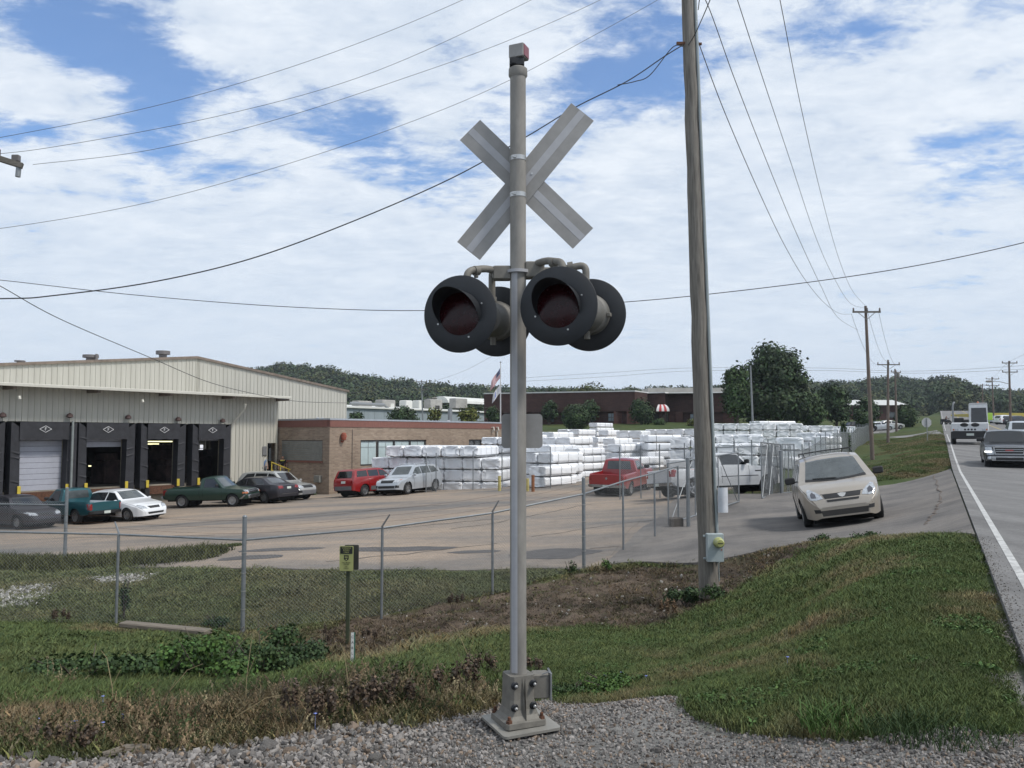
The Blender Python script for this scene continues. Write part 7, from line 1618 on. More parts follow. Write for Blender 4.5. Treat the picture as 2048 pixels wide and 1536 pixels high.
stack(1488, 58, 10, 1, 867, 3.4, 1.35, .8, 'square pile right of the second row', 4)
stack(1556, 57, 14, 1, 873, 3.2, 1.7, .72, 'slumped pile with bare top above the minivan', 1)
stack(1560, 52, 62, 1, 912, 2.6, 1.1, .55, 'loose low pile behind the gate leaf', 1)
stack(1602, 65, 14, 2, 864, 3.2, 1.15, .6, 'pile left of the small dark bush', 2)
stack(1622, 62, 40, 1, 872, 3.2, 1.15, .6, 'slanting pile in front of the small dark bush', 2)
stack(1395, 80, 6, 8, 846, 4.0, 1.24, .62, 'long far row under the big tree', 1)
stack(1592, 82, 10, 3, 850, 4.0, 1.2, .6, 'far row left of the small dark bush', 3)
stack(1655, 86, 12, 2, 856, 3.6, 1.2, .6, 'last row at the fence end', 3)
stack(1500, 100, 80, 2, 842, 4.5, 1.3, .6, 'farthest row below the pale metal pole', 2)
stack(1002, 70, 28, 2, 868, 4.0, 1.2, .6, 'pile behind the grey plate', 2)
stack(1060, 74, 30, 2, 863, 4.0, 1.2, .6, 'pile below the round bush', 2)
stack(1115, 82, 28, 2, 858, 4.2, 1.2, .6, 'row right of the round bush', 3)
stack(1178, 96, 40, 1, 845, 3.4, 1.2, .6, 'highest pile of the far rows', 3)
stack(1172, 72, 32, 1, 873, 3.0, 1.2, .6, 'pile beyond the tall strapped pile', 3)
stack(1196, 86, 30, 1, 859, 3.2, 1.2, .6, 'small pile right of the highest far pile', 2)
stack(1232, 80, 25, 2, 860, 3.4, 1.3, .8, 'square piles beyond the red pickup', 2)
stack(1205, 68, 35, 1, 875, 3.0, 1.2, .6, 'pile over the cab roof of the red pickup', 2)
stack(1290, 90, 30, 3, 858, 4.2, 1.2, .6, 'far row behind the plain wall of bundles', 3)
stack(1345, 86, 30, 2, 857, 4.2, 1.2, .6, 'far row next to the wooden pole', 3)
stack(1668, 93, 15, 2, 852, 3.6, 1.2, .6, 'pile next to the last one at the far fence', 2)
print('bundles', NB)
b = MB(); b.cbox((0, 0, .12), (.8, .35, .25), .06); b.cbox((.3, .1, .35), (.4, .3, .25), .06); q = G(1302, 975); o = b.obj('plastic_scrap', M_WRAP, loc=q); tag(o, 'heap of loose white plastic beside the red pickup front wheel', 'scrap')
# ================================================================ plants
def leafmat(name, col, var=.35):
    m = bpy.data.materials.new(name); m.use_nodes = True; t = m.node_tree; n = t.nodes; l = t.links; p = n['Principled BSDF']; p.inputs['Roughness'].default_value = .7; p.inputs['Specular IOR Level'].default_value = .25
    g = n.new('ShaderNodeAttribute'); g.attribute_name = 'shade'; mu = n.new('ShaderNodeMixRGB'); mu.blend_type = 'MULTIPLY'; mu.inputs[0].default_value = 1; mu.inputs[1].default_value = col + (1,); l.new(g.outputs['Color'], mu.inputs[2]); l.new(mu.outputs[0], p.inputs['Base Color']); return m
def set_shade(me, cols):
    ca = me.color_attributes.new('shade', 'FLOAT_COLOR', 'CORNER'); ca.data.foreach_set('color', np.repeat(np.concatenate([cols, np.ones((len(cols), 1))], 1), [len(p.vertices) for p in me.polygons], axis=0).ravel())
def crown_mesh(name, lobes, n, leaf, seed=1, shell=.45, tri_=False, droop=0):
    """leaf-sized faces spread through lobes (cx, cy, cz, rx, ry, rz)"""
    r = np.random.default_rng(seed); lb = np.array(lobes, float); vol = (lb[:, 3] * lb[:, 4] * lb[:, 5]) ** .7; pick = r.choice(len(lb), n, p=vol / vol.sum()); Lb = lb[pick]
    d = r.normal(size=(n, 3)); d /= np.linalg.norm(d, axis=1)[:, None]; rad = r.random(n) ** shell
    # uneven outline: twig clusters
    cl = r.normal(size=(90, 3)); cl /= np.linalg.norm(cl, axis=1)[:, None]; clr = r.uniform(.82, 1.13, 90); clb = r.uniform(.6, 1.5, 90)
    idx = (d @ cl.T).argmax(1); c = Lb[:, :3] + d * Lb[:, 3:] * (rad * clr[idx])[:, None] + r.normal(size=(n, 3)) * leaf * .5
    nn = d * 1.2 + r.normal(size=(n, 3)) * .5 + [0, 0, .35]; nn /= np.linalg.norm(nn, axis=1)[:, None]
    a = np.cross(nn, r.normal(size=(n, 3))); a /= np.linalg.norm(a, axis=1)[:, None]; b_ = np.cross(nn, a); s = leaf * r.uniform(.6, 1.3, n)[:, None]
    if tri_: V = np.stack([c - a * s * .6, c + a * s * .6, c + b_ * s * 1.2], 1); k = 3
    else: V = np.stack([c - a * s * .5 - b_ * s * .1, c + b_ * s * .55, c + a * s * .5 + b_ * s * .1, c - b_ * s * .6], 1); k = 4
    me = bpy.data.meshes.new(name); nv = n * k; me.vertices.add(nv); me.vertices.foreach_set('co', V.reshape(-1)); me.loops.add(nv); me.loops.foreach_set('vertex_index', np.arange(nv)); me.polygons.add(n); me.polygons.foreach_set('loop_start', np.arange(0, nv, k)); me.update(calc_edges=True)
    sh = clb[idx] * r.uniform(.7, 1.35, n); hue = r.uniform(-.12, .12, n); set_shade(me, np.stack([sh * (1 + hue), sh, sh * (1 - hue)], 1)); return me
M_BARK = mat('bark', (.07, .055, .045), .9, var=.3, scale=6, bump=.01)
LM = dict(dark=leafmat('foliage_dark', (.030, .052, .020)), mid=leafmat('foliage_mid', (.034, .060, .020)), olive=leafmat('foliage_olive', (.055, .062, .022)), bright=leafmat('foliage_bright', (.05, .095, .022)), yel=leafmat('foliage_yellow', (.09, .10, .025)))
def tree(px, base_py, d, w_px, top_py, label, m='dark', n=5000, leaf=.32, lobes=None, trunk=.25, group=None, cat='tree', name='tree', low=.12, seed=1):
    B = P(px, base_py, d); B.z = gz1(B.x, B.y) - .1; h = P(px, top_py, d).z - B.z; w_ = w_px / F * d
    e_ = empty(name, B, label=label, cat=cat, group=group)
    b = MB(); b.tube([(0, 0, 0), (.05 * w_, 0, h * .35), (0, .02 * w_, h * .8)], [trunk, trunk * .75, trunk * .2], 9)
    b.obj('trunk', M_BARK, e_)
    r_ = random.Random(seed)
    for k in range(6):
        a = r_.uniform(0, 2 * PI); z0 = h * r_.uniform(.2, .5); b = MB(); b.tube([(0, 0, z0), (math.cos(a) * w_ * .2, math.sin(a) * w_ * .2, z0 + h * .15), (math.cos(a) * w_ * .36, math.sin(a) * w_ * .36, z0 + h * .3)], [trunk * .4, trunk * .25, .03], 6); b.obj('limb', M_BARK, e_)
    if lobes is None:
        lobes = [(0, 0, .55, .42, .42, .42)]
        for k in range(9):
            a = r_.uniform(0, 2 * PI); q = r_.uniform(.12, .3); lobes.append((math.cos(a) * q, math.sin(a) * q, r_.uniform(.3, .82), r_.uniform(.14, .24), r_.uniform(.14, .24), r_.uniform(.12, .2)))
    L_ = [(l_[0] * w_, l_[1] * w_, h * (low + (1 - low) * l_[2]), l_[3] * w_, l_[4] * w_, l_[5] * h * (1 - low)) for l_ in lobes]
    link('crown', crown_mesh('crown', L_, n, leaf, seed), e_, mat=LM[m]); return e_
# the big tree right of the wooden pole
tree(1551, 852, 125, 168, 680, 'tallest round dark green tree behind the bundles right of the wooden pole', 'dark', 15000, .42, trunk=.4, seed=3, low=.05,
     lobes=[(0, 0, .62, .30, .34, .30), (-.05, 0, .82, .22, .25, .17), (.16, 0, .74, .20, .2, .16), (-.20, .05, .66, .17, .2, .14), (.27, 0, .55, .17, .2, .15), (0, 0, .30, .42, .4, .28), (.25, 0, .30, .25, .3, .22), (-.25, 0, .32, .25, .3, .24)])
tree(1473, 852, 122, 66, 722, 'lighter tree with open crown left of the tallest round tree', 'mid', 6500, .38, seed=4, low=.05)
tree(1622, 856, 128, 70, 775, 'green tree in sunlight right below the tallest round tree', 'mid', 4500, .36, seed=5, low=.02)
tree(1672, 856, 135, 78, 765, 'dense dark tree left of the leaning utility pole', 'dark', 6500, .38, seed=6, low=.02)
tree(1735, 855, 140, 60, 795, 'dark rounded tree behind the leaning pole', 'dark', 3500, .38, seed=7, low=.0)
tree(1812, 853, 138, 46, 802, 'dark oval evergreen right of the farthest roadside pole', 'dark', 3500, .32, seed=8, low=.0, lobes=[(0, 0, .45, .48, .48, .46)])
tree(1180, 800, 200, 105, 761, 'broad tree crown rising behind the dark red building roof', 'olive', 4500, .5, seed=9, low=.1)
tree(1110, 800, 205, 40, 772, 'small tree crown showing over the roof left of the broad one', 'mid', 1500, .5, seed=19)
tree(1288, 800, 210, 18, 775, 'tiny treetop above the middle of the dark red building roof', 'olive', 500, .5, seed=10)
tree(1151, 858, 118, 60, 806, 'large round clipped bush on the lawn before the dark building', 'dark', 5500, .24, lobes=[(0, 0, .47, .49, .49, .49)], name='bush', cat='bush', seed=11, low=0, trunk=.12)
tree(1283, 848, 140, 52, 798, 'dark spreading shrub in the corner of the dark building', 'dark', 3500, .28, name='bush', cat='bush', seed=12, low=0, lobes=[(0, 0, .5, .5, .4, .5), (-.1, 0, .7, .3, .3, .3)])
tree(1098, 850, 146, 40, 800, 'thin dark shrub against the dark wall left of the round bush', 'dark', 2200, .28, name='bush', cat='bush', seed=13, low=0)
tree(1180, 850, 144, 44, 797, 'dark tree against the wall right of the round bush', 'dark', 2600, .3, name='bush', cat='bush', seed=14, low=0)
tree(985, 850, 140, 36, 812, 'dark shrub beside the flagpole before the dark wall', 'dark', 1800, .3, name='bush', cat='bush', seed=15, low=0)
tree(1318, 848, 138, 26, 838, 'low shrub under the striped awning', 'mid', 900, .22, name='bush', cat='bush', seed=16, low=0, lobes=[(0, 0, .5, .5, .5, .5)])
tree(1388, 850, 137, 30, 838, 'low yellowish shrub near the wooden pole before the dark building', 'yel', 900, .22, name='bush', cat='bush', seed=17, low=0, lobes=[(0, 0, .5, .5, .5, .5)])
tree(806, 850, 120, 60, 810, 'dark dome shaped tree behind the brick office roof', 'dark', 4000, .30, name='tree', seed=18, low=0, lobes=[(0, 0, .45, .5, .5, .52)])
tree(712, 850, 110, 34, 822, 'small dark tree at the corner of the warehouse behind the office', 'dark', 1500, .28, seed=20)
tree(868, 850, 112, 34, 812, 'thin young tree with sparse leaves next to the lamp pole', 'yel', 500, .26, seed=21, trunk=.08)
tree(936, 850, 112, 48, 813, 'yellow green tree behind the office roof near the stack', 'yel', 1300, .28, seed=22, trunk=.1)
tree(1690, 882, 72, 26, 838, 'small dark pointed bush at the end of the bundles by the fence', 'dark', 1700, .16, name='bush', cat='bush', seed=23, low=0, trunk=.06, lobes=[(0, 0, .35, .46, .4, .35), (-.1, 0, .7, .2, .2, .3)])
tree(1730, 858, 118, 40, 820, 'round bush in front of the pale roofed building', 'dark', 2000, .28, name='bush', cat='bush', seed=24, low=0)

# ---------------------------------------------------------------- scattering
def scatter(name, pts, rot, scl, tint, sources, label=None, kind='stuff'):
    me = bpy.data.meshes.new(name); n = len(pts); me.vertices.add(n); me.vertices.foreach_set('co', np.asarray(pts, float).ravel())
    for nm, ty, ar, key in (('rot', 'FLOAT_VECTOR', rot, 'vector'), ('scl', 'FLOAT_VECTOR', scl, 'vector'), ('tint', 'FLOAT_COLOR', np.concatenate([tint, np.ones((n, 1))], 1), 'color'), ('pick', 'INT', rng.integers(0, len(sources), n), 'value')):
        at_ = me.attributes.new(nm, ty, 'POINT'); at_.data.foreach_set(key, np.ascontiguousarray(ar).ravel())
    o = link(name, me); o['kind'] = kind
    g = bpy.data.node_groups.new(name, 'GeometryNodeTree'); g.interface.new_socket('Geometry', in_out='INPUT', socket_type='NodeSocketGeometry'); g.interface.new_socket('Geometry', in_out='OUTPUT', socket_type='NodeSocketGeometry')
    N_ = g.nodes; L_ = g.links; gi = N_.new('NodeGroupInput'); go = N_.new('NodeGroupOutput'); gg = N_.new('GeometryNodeGeometryToInstance')
    for s_ in reversed(sources):
        oi = N_.new('GeometryNodeObjectInfo'); oi.inputs['Object'].default_value = s_; oi.inputs['As Instance'].default_value = True; L_.new(oi.outputs['Geometry'], gg.inputs[0])
    m2p = N_.new('GeometryNodeMeshToPoints'); L_.new(gi.outputs[0], m2p.inputs[0])
    ip = N_.new('GeometryNodeInstanceOnPoints'); L_.new(m2p.outputs[0], ip.inputs['Points'])
    if len(sources) == 1: L_.new(gg.outputs[0], ip.inputs['Instance'])
    else:
        j = N_.new('GeometryNodeJoinGeometry'); N_.remove(gg)
        for s_ in reversed(sources):
            oi = N_.new('GeometryNodeObjectInfo'); oi.inputs['Object'].default_value = s_; oi.inputs['As Instance'].default_value = True; L_.new(oi.outputs['Geometry'], j.inputs[0])
        L_.new(j.outputs[0], ip.inputs['Instance']); ip.inputs['Pick Instance'].default_value = True
        na = N_.new('GeometryNodeInputNamedAttribute'); na.data_type = 'INT'; na.inputs[0].default_value = 'pick'; L_.new(na.outputs[0], ip.inputs['Instance Index'])
    for nm, sock in (('rot', 'Rotation'), ('scl', 'Scale')):
        na = N_.new('GeometryNodeInputNamedAttribute'); na.data_type = 'FLOAT_VECTOR'; na.inputs[0].default_value = nm; L_.new(na.outputs[0], ip.inputs[sock])
    L_.new(ip.outputs[0], go.inputs[0]); md = o.modifiers.new('scatter', 'NODES'); md.node_group = g; return o
M_BLADE = tinted('blade'); M_STONE = tinted('stone', .9); M_LEAFI = tinted('forest_leaf', .8)
def source(name, me, m): me.materials.append(m); return bpy.data.objects.new(name, me)
def blades(seed, n, spread, hmin, hmax, wd, lean=.5, seg=2, curl=.4, dark=.25):
    r = random.Random(seed); vs = []; fs = []; cs = []
    for _ in range(n):
        a = r.uniform(0, 2 * PI); q = spread * math.sqrt(r.random()); x0, y0 = q * math.cos(a), q * math.sin(a); h = r.uniform(hmin, hmax); a2 = r.uniform(0, 2 * PI); lx_, ly_ = math.cos(a2) * lean * h * r.uniform(.2, 1), math.sin(a2) * lean * h * r.uniform(.2, 1); a3 = r.uniform(0, PI); wx, wy = math.cos(a3) * wd / 2, math.sin(a3) * wd / 2; b0 = len(vs); sh = r.uniform(1 - dark, 1 + dark)
        for k in range(seg):
            t = k / seg; f = 1 - t * .4; vs += [(x0 + lx_ * t ** 1.6 - wx * f, y0 + ly_ * t ** 1.6 - wy * f, h * t * (1 - curl * .2 * t)), (x0 + lx_ * t ** 1.6 + wx * f, y0 + ly_ * t ** 1.6 + wy * f, h * t * (1 - curl * .2 * t))]
        vs.append((x0 + lx_, y0 + ly_, h * (1 - curl * .3)))
        for k in range(seg - 1): fs.append((b0 + 2 * k, b0 + 2 * k + 1, b0 + 2 * k + 3, b0 + 2 * k + 2)); cs.append(sh)
        fs.append((b0 + 2 * seg - 2, b0 + 2 * seg - 1, b0 + 2 * seg)); cs.append(sh)
    me = bpy.data.meshes.new('blades'); me.from_pydata(vs, [], fs); me.update(); c = np.array(cs)[:, None] * np.ones(3); set_shade(me, c); return me
def cover(x, y):
    pat = fbm(x, y, 1.6, 4, 21); dl = pdist(x, y, Z_DRYL); dr = pdist(x, y, Z_DRYR); dd = pdist(x, y, Z_DIRT)
    wet = sstep(-.3, .3, pdist(x, y, Z_GREEN)); dry = np.clip(sstep(.42, .66, pat) * .75 * (1 - .9 * wet) + sstep(-.3, .4, dr) * .6 * sstep(.35, .6, pat) + sstep(-.3, .2, dl) * .5 + sstep(-.25, .2, dd) * .7, 0, 1)
    ins = sstep(16.6, 17.4, y) * (x < 2) * (y < 26)
    g = colr(.078, .105, .036); dcol = colr(.185, .14, .082); ol = colr(.105, .112, .05)
    c = g * (1 - dry[..., None]) + dcol * dry[..., None]; c = c * (1 - .42 * sstep(-.3, .1, dd))[..., None]; c = c * (1 - ins[..., None] * .7) + ol * ins[..., None] * .7
    return c, dry, dl, dd
def grass_pts(n, y0, y1, xlo, xhi):
    y = np.exp(rng.uniform(math.log(y0), math.log(y1), n)); x = rng.uniform(xlo, xhi, n) * y; return x, y
def keep(x, y):
    d = pdist(x, y, Z_BALLAST) + (fbm(x, y, .6, 3, 3) - .5) * .5; lat_ = x - xroad(y); edge = (fbm(x, y, .5, 3, 77) - .5)
    k = (d < -.02 + edge * .1) & (pdist(x, y, YARD) < -.02 + edge * .3) & ((lat_ < -.42 + edge * .25) | (lat_ > 13))
    k &= ~((pdist(x, y, Z_GR2) > 0) & (rng.random(len(x)) < .8))
    for zp in Z_ROCKS: k &= ~((pdist(x, y, zp) + (fbm(x, y, .5, 3, 8) - .5) * .9 > 0.05) & (rng.random(len(x)) < .8))
    return k
T1 = [source('grass_tuft', blades(s_, 18, 1.3, .3, 1.0, .11, 1.1, dark=.35), M_BLADE) for s_ in (1, 2, 3)]
def zlocal(x, y):
    r_ = np.clip(1 - sstep(-.4, .15, pdist(x, y, YARD)), 0, 1); md_ = sstep(-.25, .2, pdist(x, y, Z_DIRT) + (fbm(x, y, .8, 3, 4) - .5)); mb_ = sstep(-.12, .12, pdist(x, y, Z_BALLAST) + (fbm(x, y, .6, 3, 3) - .5) * .5)
    return gz(x, y) + r_ * ((fbm(x, y, .9, 4, 11) - .5) * .10 * (1 - mb_) + (fbm(x, y, .5, 3, 12) - .5) * .05 * mb_ + (fbm(x, y, .55, 4, 13) - .5) * .34 * md_)
def grass(name, n, y0, y1, xlo, xhi, hgt, wmul=1.0, dense=None):
    x, y = grass_pts(n, y0, y1, xlo, xhi); k = keep(x, y); x, y = x[k], y[k]; c, dry, dl, dd = cover(x, y)
    th = rng.random(len(x)); k = ~((dd > -.1) & (th < .95)) & ~((fbm(x, y, .7, 3, 91) < .36) & (th < .35)); x, y, c, dry, dl, dd = x[k], y[k], c[k], dry[k], dl[k], dd[k]
    z = zlocal(x, y); m_ = len(x); left = sstep(.6, -1.5, x) * sstep(17, 14, y)
    h = hgt * (.55 + .9 * fbm(x, y, .8, 3, 51)) * (1 + left * .9) * rng.uniform(.7, 1.3, m_); s_ = np.clip(y / 7, 1.0, 4.0) * wmul
    rot = np.stack([rng.normal(0, .12, m_), rng.normal(0, .12, m_), rng.uniform(0, 6.28, m_)], 1); scl = np.stack([h * s_, h * s_, h * np.clip(s_, 1, 1.25)], 1)
    br = rng.uniform(.72, 1.32, m_)[:, None] * (.75 + .5 * fbm(x, y, .5, 3, 61))[:, None]; hue = rng.normal(0, .07, (m_, 1)); tint = c * br * np.concatenate([1 + hue, np.ones_like(hue), 1 - hue], 1)
    return scatter(name, np.stack([x, y, z - .01], 1), rot, scl, tint, T1)
grass('short_grass', 330000, 4.6, 26, -.72, .72, .052)
grass('bank_grass', 120000, 26, 110, .22, .62, .075, .45)
# tall dry weeds along the ballast
def weed(seed, hmin, hmax, n=9, seeds=10, spread=.10, wd=.006, lean=.35, sc=.018):
    r = random.Random(seed); vs = []; fs = []; cs = []
    for _ in range(n):
        a = r.uniform(0, 6.28); x0, y0 = spread * math.cos(a) * r.random(), spread * math.sin(a) * r.random(); h = r.uniform(hmin, hmax); a2 = r.uniform(0, 6.28); lx_, ly_ = math.cos(a2) * lean * h, math.sin(a2) * lean * h; sh = r.uniform(.6, 1.3); pv = None
        for k in range(5):
            t = k / 4; p = (x0 + lx_ * t * t, y0 + ly_ * t * t, h * t); b0 = len(vs); vs += [(p[0] - wd / 2, p[1], p[2]), (p[0] + wd / 2, p[1] + wd * .3, p[2])]
            if k: fs.append((b0 - 2, b0 - 1, b0 + 1, b0)); cs.append(sh)
        for _s in range(seeds):
            t = r.uniform(.3, 1); c = (x0 + lx_ * t * t + r.uniform(-.035, .035), y0 + ly_ * t * t + r.uniform(-.035, .035), h * t + r.uniform(-.02, .02)); b0 = len(vs); s_ = sc * r.uniform(.5, 1.4)
            vs += [(c[0] - s_, c[1], c[2]), (c[0] + s_ * .4, c[1] + s_, c[2] - s_ * .5), (c[0] + s_ * .3, c[1] - s_ * .3, c[2] + s_ * 1.2)]; fs.append((b0, b0 + 1, b0 + 2)); cs.append(sh * r.uniform(.7, 1.2))
    me = bpy.data.meshes.new('weed'); me.from_pydata(vs, [], fs); me.update(); set_shade(me, np.array(cs)[:, None] * np.ones(3)); return me
WD = [source('weed', weed(s_, .4, 1.0, spread=.8, wd=.014, sc=.032, seeds=14, n=10, lean=.45), M_BLADE) for s_ in (1, 2, 3)]
x, y = grass_pts(24000, 5.2, 9.5, -.75, .02); dl = pdist(x, y, Z_DRYL); db_ = pdist(x, y, Z_BALLAST); k = (db_ < .05) & (rng.random(len(x)) < .21 * np.where(dl > -.1, .8, np.clip(.45 + dl * .5, .015, .45)) * np.clip(1.6 * fbm(x, y, .9, 3, 33), .2, 1)); x, y = x[k], y[k]; m_ = len(x)
c = np.where((rng.random(m_) < .42)[:, None], colr(.22, .16, .095), np.where((rng.random(m_) < .6)[:, None], colr(.055, .075, .028), colr(.24, .20, .12))) * rng.uniform(.5, 1.25, (m_, 1))
scatter('dry_weeds', np.stack([x, y, zlocal(x, y) - .01], 1), np.stack([rng.normal(0, .15, m_), rng.normal(0, .15, m_), rng.uniform(0, 6.28, m_)], 1), (rng.uniform(.06, .24, m_) * (.4 + 1.1 * fbm(x, y, .7, 2, 3)))[:, None] * np.ones(3), c, WD)
LF = [source('ground_leaf', crown_mesh('ground_leaf', [(0, 0, .25, .5, .5, .22)], 26, .22, s_, .6), M_BLADE) for s_ in (81, 82)]
x, y = grass_pts(60000, 5, 17, -.72, .72); k = keep(x, y) & (fbm(x, y, .55, 3, 303) > .57) & (pdist(x, y, Z_DIRT) < -.1); x, y = x[k], y[k]; m_ = len(x); c_, dry_, _, _ = cover(x, y); kk = rng.random(m_) > dry_ * .9; x, y = x[kk], y[kk]; m_ = len(x)
scatter('ground_weeds', np.stack([x, y, zlocal(x, y)], 1), np.stack([rng.normal(0, .2, m_), rng.normal(0, .2, m_), rng.uniform(0, 6.28, m_)], 1), rng.uniform(.05, .11, m_)[:, None] * np.ones(3), colr(.055, .095, .03) * rng.uniform(.6, 1.4, (m_, 1)), LF)
# scattered brown stubble and clods on the bare bank
x, y = grass_pts(60000, 11, 20, -.32, .42); k = (pdist(x, y, Z_DIRT) > -.35) & (pdist(x, y, YARD) < 0) & (rng.random(len(x)) < .5 * fbm(x, y, .5, 3, 7)); x, y = x[k], y[k]; m_ = len(x)
c = np.where((rng.random(m_) < .7)[:, None], colr(.11, .08, .055), colr(.05, .06, .025)) * rng.uniform(.35, 1.4, (m_, 1)) * (.5 + fbm(x, y, .6, 3, 71))[:, None]
scatter('dead_stubble', np.stack([x, y, zlocal(x, y) - .01], 1), np.stack([rng.normal(0, .3, m_), rng.normal(0, .3, m_), rng.uniform(0, 6.28, m_)], 1), rng.uniform(.03, .10, m_)[:, None] * np.array([1.3, 1.3, .8]), c, WD[:2] + T1[:1])
def rock(seed, n=1):
    r = random.Random(seed); bm = bmesh.new(); bmesh.ops.create_icosphere(bm, subdivisions=1, radius=.5)
    for v in bm.verts: v.co *= r.uniform(.65, 1.15); v.co.z *= .7
    me = bpy.data.meshes.new('rock'); bm.to_mesh(me); bm.free(); set_shade(me, np.ones((len(me.polygons), 3)) * np.array([[r.uniform(.9, 1.1)] for _ in me.polygons])); return me
RK = [source('pebble', rock(s_), M_STONE) for s_ in (1, 2, 3, 4)]
k = (pdist(x, y, Z_DIRT) > -.2) & (rng.random(len(x)) < .25); xs_, ys_ = x[k], y[k]; m_ = len(xs_); s_ = rng.uniform(.02, .09, m_)
scatter('clods', np.stack([xs_, ys_, zlocal(xs_, ys_)], 1), rng.uniform(0, 6.28, (m_, 3)), np.stack([s_, s_, s_ * .7], 1), np.where((rng.random(m_) < .15)[:, None], colr(.34, .32, .29), colr(.085, .065, .05)) * rng.uniform(.6, 1.4, (m_, 1)), RK)
# gravel: crushed stone on the ballast
x = rng.uniform(-5.2, 6.4, 150000); y = 3.3 + 4.4 * rng.random(150000) ** 1.25; k = (pdist(x, y, Z_BALLAST) + (fbm(x, y, .6, 3, 3) - .5) * .5 > -.06) & (abs(x) < y * .70 + .4) & (x - xroad(y) < -.45) & (rng.random(len(x)) < np.clip(.35 + 1.3 * fbm(x, y, .5, 3, 101), .2, 1)); x, y = x[k], y[k]; m_ = len(x)
big = sstep(.3, -1.6, x); s_ = rng.gamma(4, .0036, m_) * (1 + big * 1.1) + .008; g_ = rng.uniform(.35, 1.5, m_)[:, None]
c = np.where((rng.random(m_) < .18)[:, None], colr(.20, .155, .12), colr(.205, .19, .178)) * g_
scatter('gravel', np.stack([x, y, zlocal(x, y) + s_ * .12], 1), rng.uniform(0, 6.28, (m_, 3)), np.stack([s_, s_ * rng.uniform(.7, 1, m_), s_ * rng.uniform(.6, .9, m_)], 1), c, RK)
x = rng.normal(-.42, .13, 9000); y = np.exp(rng.uniform(math.log(3.5), math.log(22), 9000)); x = x + xroad(y); m_ = len(x); k = (y < 12.8) | (y > 40); x, y = x[k], y[k]; m_ = len(x); s_ = rng.uniform(.006, .02, m_)
scatter('shoulder_grit', np.stack([x, y, np.maximum(zlocal(x, y), np.where(x - xroad(y) > -.31, .06, -9)) + s_ * .2], 1), rng.uniform(0, 6.28, (m_, 3)), np.stack([s_, s_, s_ * .7], 1), colr(.19, .175, .16) * rng.uniform(.5, 1.4, (m_, 1)), RK)
# larger stones where ballast meets the weeds on the left
x = rng.uniform(-4.4, -.6, 900); y = rng.uniform(5.0, 6.0, 900); k = abs(pdist(x, y, Z_BALLAST) - .1) < .28; x, y = x[k], y[k]; m_ = len(x); s_ = rng.gamma(3, .011, m_) + .015
scatter('ballast_stones', np.stack([x, y, zlocal(x, y) + s_ * .1], 1), rng.uniform(0, 6.28, (m_, 3)), np.stack([s_, s_ * .85, s_ * .7], 1), colr(.20, .185, .17) * rng.uniform(.5, 1.5, (m_, 1)), RK)
# pale rubble beside the yard
for Zp, n_ in ((Z_ROCKS[0], 2600), (Z_ROCKS[1], 900)):
    a_ = np.array([tuple(p) for p in Zp]); x = rng.uniform(a_[:, 0].min(), a_[:, 0].max(), n_ * 3); y = rng.uniform(a_[:, 1].min(), a_[:, 1].max(), n_ * 3); k = (pdist(x, y, Zp) + (fbm(x, y, .5, 3, 8) - .5) * .9 > 0); x, y = x[k][:n_], y[k][:n_]; m_ = len(x); kk = rng.random(m_) < .4; x, y = x[kk], y[kk]; m_ = len(x); s_ = rng.uniform(.04, .13, m_)
    scatter('rubble', np.stack([x, y, zlocal(x, y)], 1), rng.uniform(0, 6.28, (m_, 3)), np.stack([s_, s_, s_ * .6], 1), colr(.34, .33, .31) * rng.uniform(.5, 1.4, (m_, 1)), RK)
# ---------------------------------------------------------------- single plants
def plant(px, py, w_, h_, n, leaf, m, label, name='bush', seed=1, d=None, cat='bush', stems=5, lob=None):
    B = G(px, py) if d is None else gp(px, py, d); e_ = empty(name, B, label=label, cat=cat); r_ = random.Random(seed)
    b = MB()
    for k in range(stems):
        a = r_.uniform(0, 6.28); b.tube([(0, 0, 0), (math.cos(a) * w_ * .2, math.sin(a) * w_ * .2, h_ * .5), (math.cos(a) * w_ * .35, math.sin(a) * w_ * .3, h_ * .85)], [.012, .008, .004], 4)
    b.obj('stem', M_BARK, e_)
    lob = lob or [(r_.uniform(-.3, .3), r_.uniform(-.2, .2), r_.uniform(.25, .7), .2, .2, .22) for _ in range(9)]
    link('foliage', crown_mesh('foliage', [(l_[0] * w_, l_[1] * w_, l_[2] * h_, l_[3] * w_, l_[4] * w_, l_[5] * h_) for l_ in lob], n, leaf, seed, .6), e_, mat=m); return e_
plant(415, 1372, 1.5, .78, 3000, .045, LM['bright'], 'bright green leafy bush in the ditch below the corner fence post', seed=31)
plant(520, 1350, 1.5, .8, 3000, .045, LM['mid'], 'darker green bush in the ditch right of the bright one', seed=32)
plant(585, 1335, 1.2, .55, 1800, .045, LM['dark'], 'dark low bush left of the yellow warning sign', seed=33)
plant(330, 1368, 1.3, .5, 1600, .045, LM['mid'], 'low green bush left of the bright leafy bush', seed=34)
plant(170, 1370, 1.6, .4, 1600, .045, LM['mid'], 'spreading low green weeds in the ditch on the left', seed=35)
plant(247, 1240, .28, .95, 350, .045, LM['dark'], 'thin upright green shoot at the foot of the leftmost front fence post', seed=36)
plant(1640, 1085, .7, .22, 500, .035, LM['mid'], 'small tuft of weeds at the driveway edge below the minivan', seed=37)
plant(1735, 1082, .8, .22, 500, .035, LM['mid'], 'leafy tuft at the driveway edge right below the minivan', seed=38)
plant(1213, 1140, .3, .3, 220, .035, LM['bright'], 'little green weed at the driveway corner by the fence', seed=39)
plant(1140, 1148, .35, .35, 260, .035, LM['mid'], 'small green weed at the fence near the tall terminal post', seed=40)
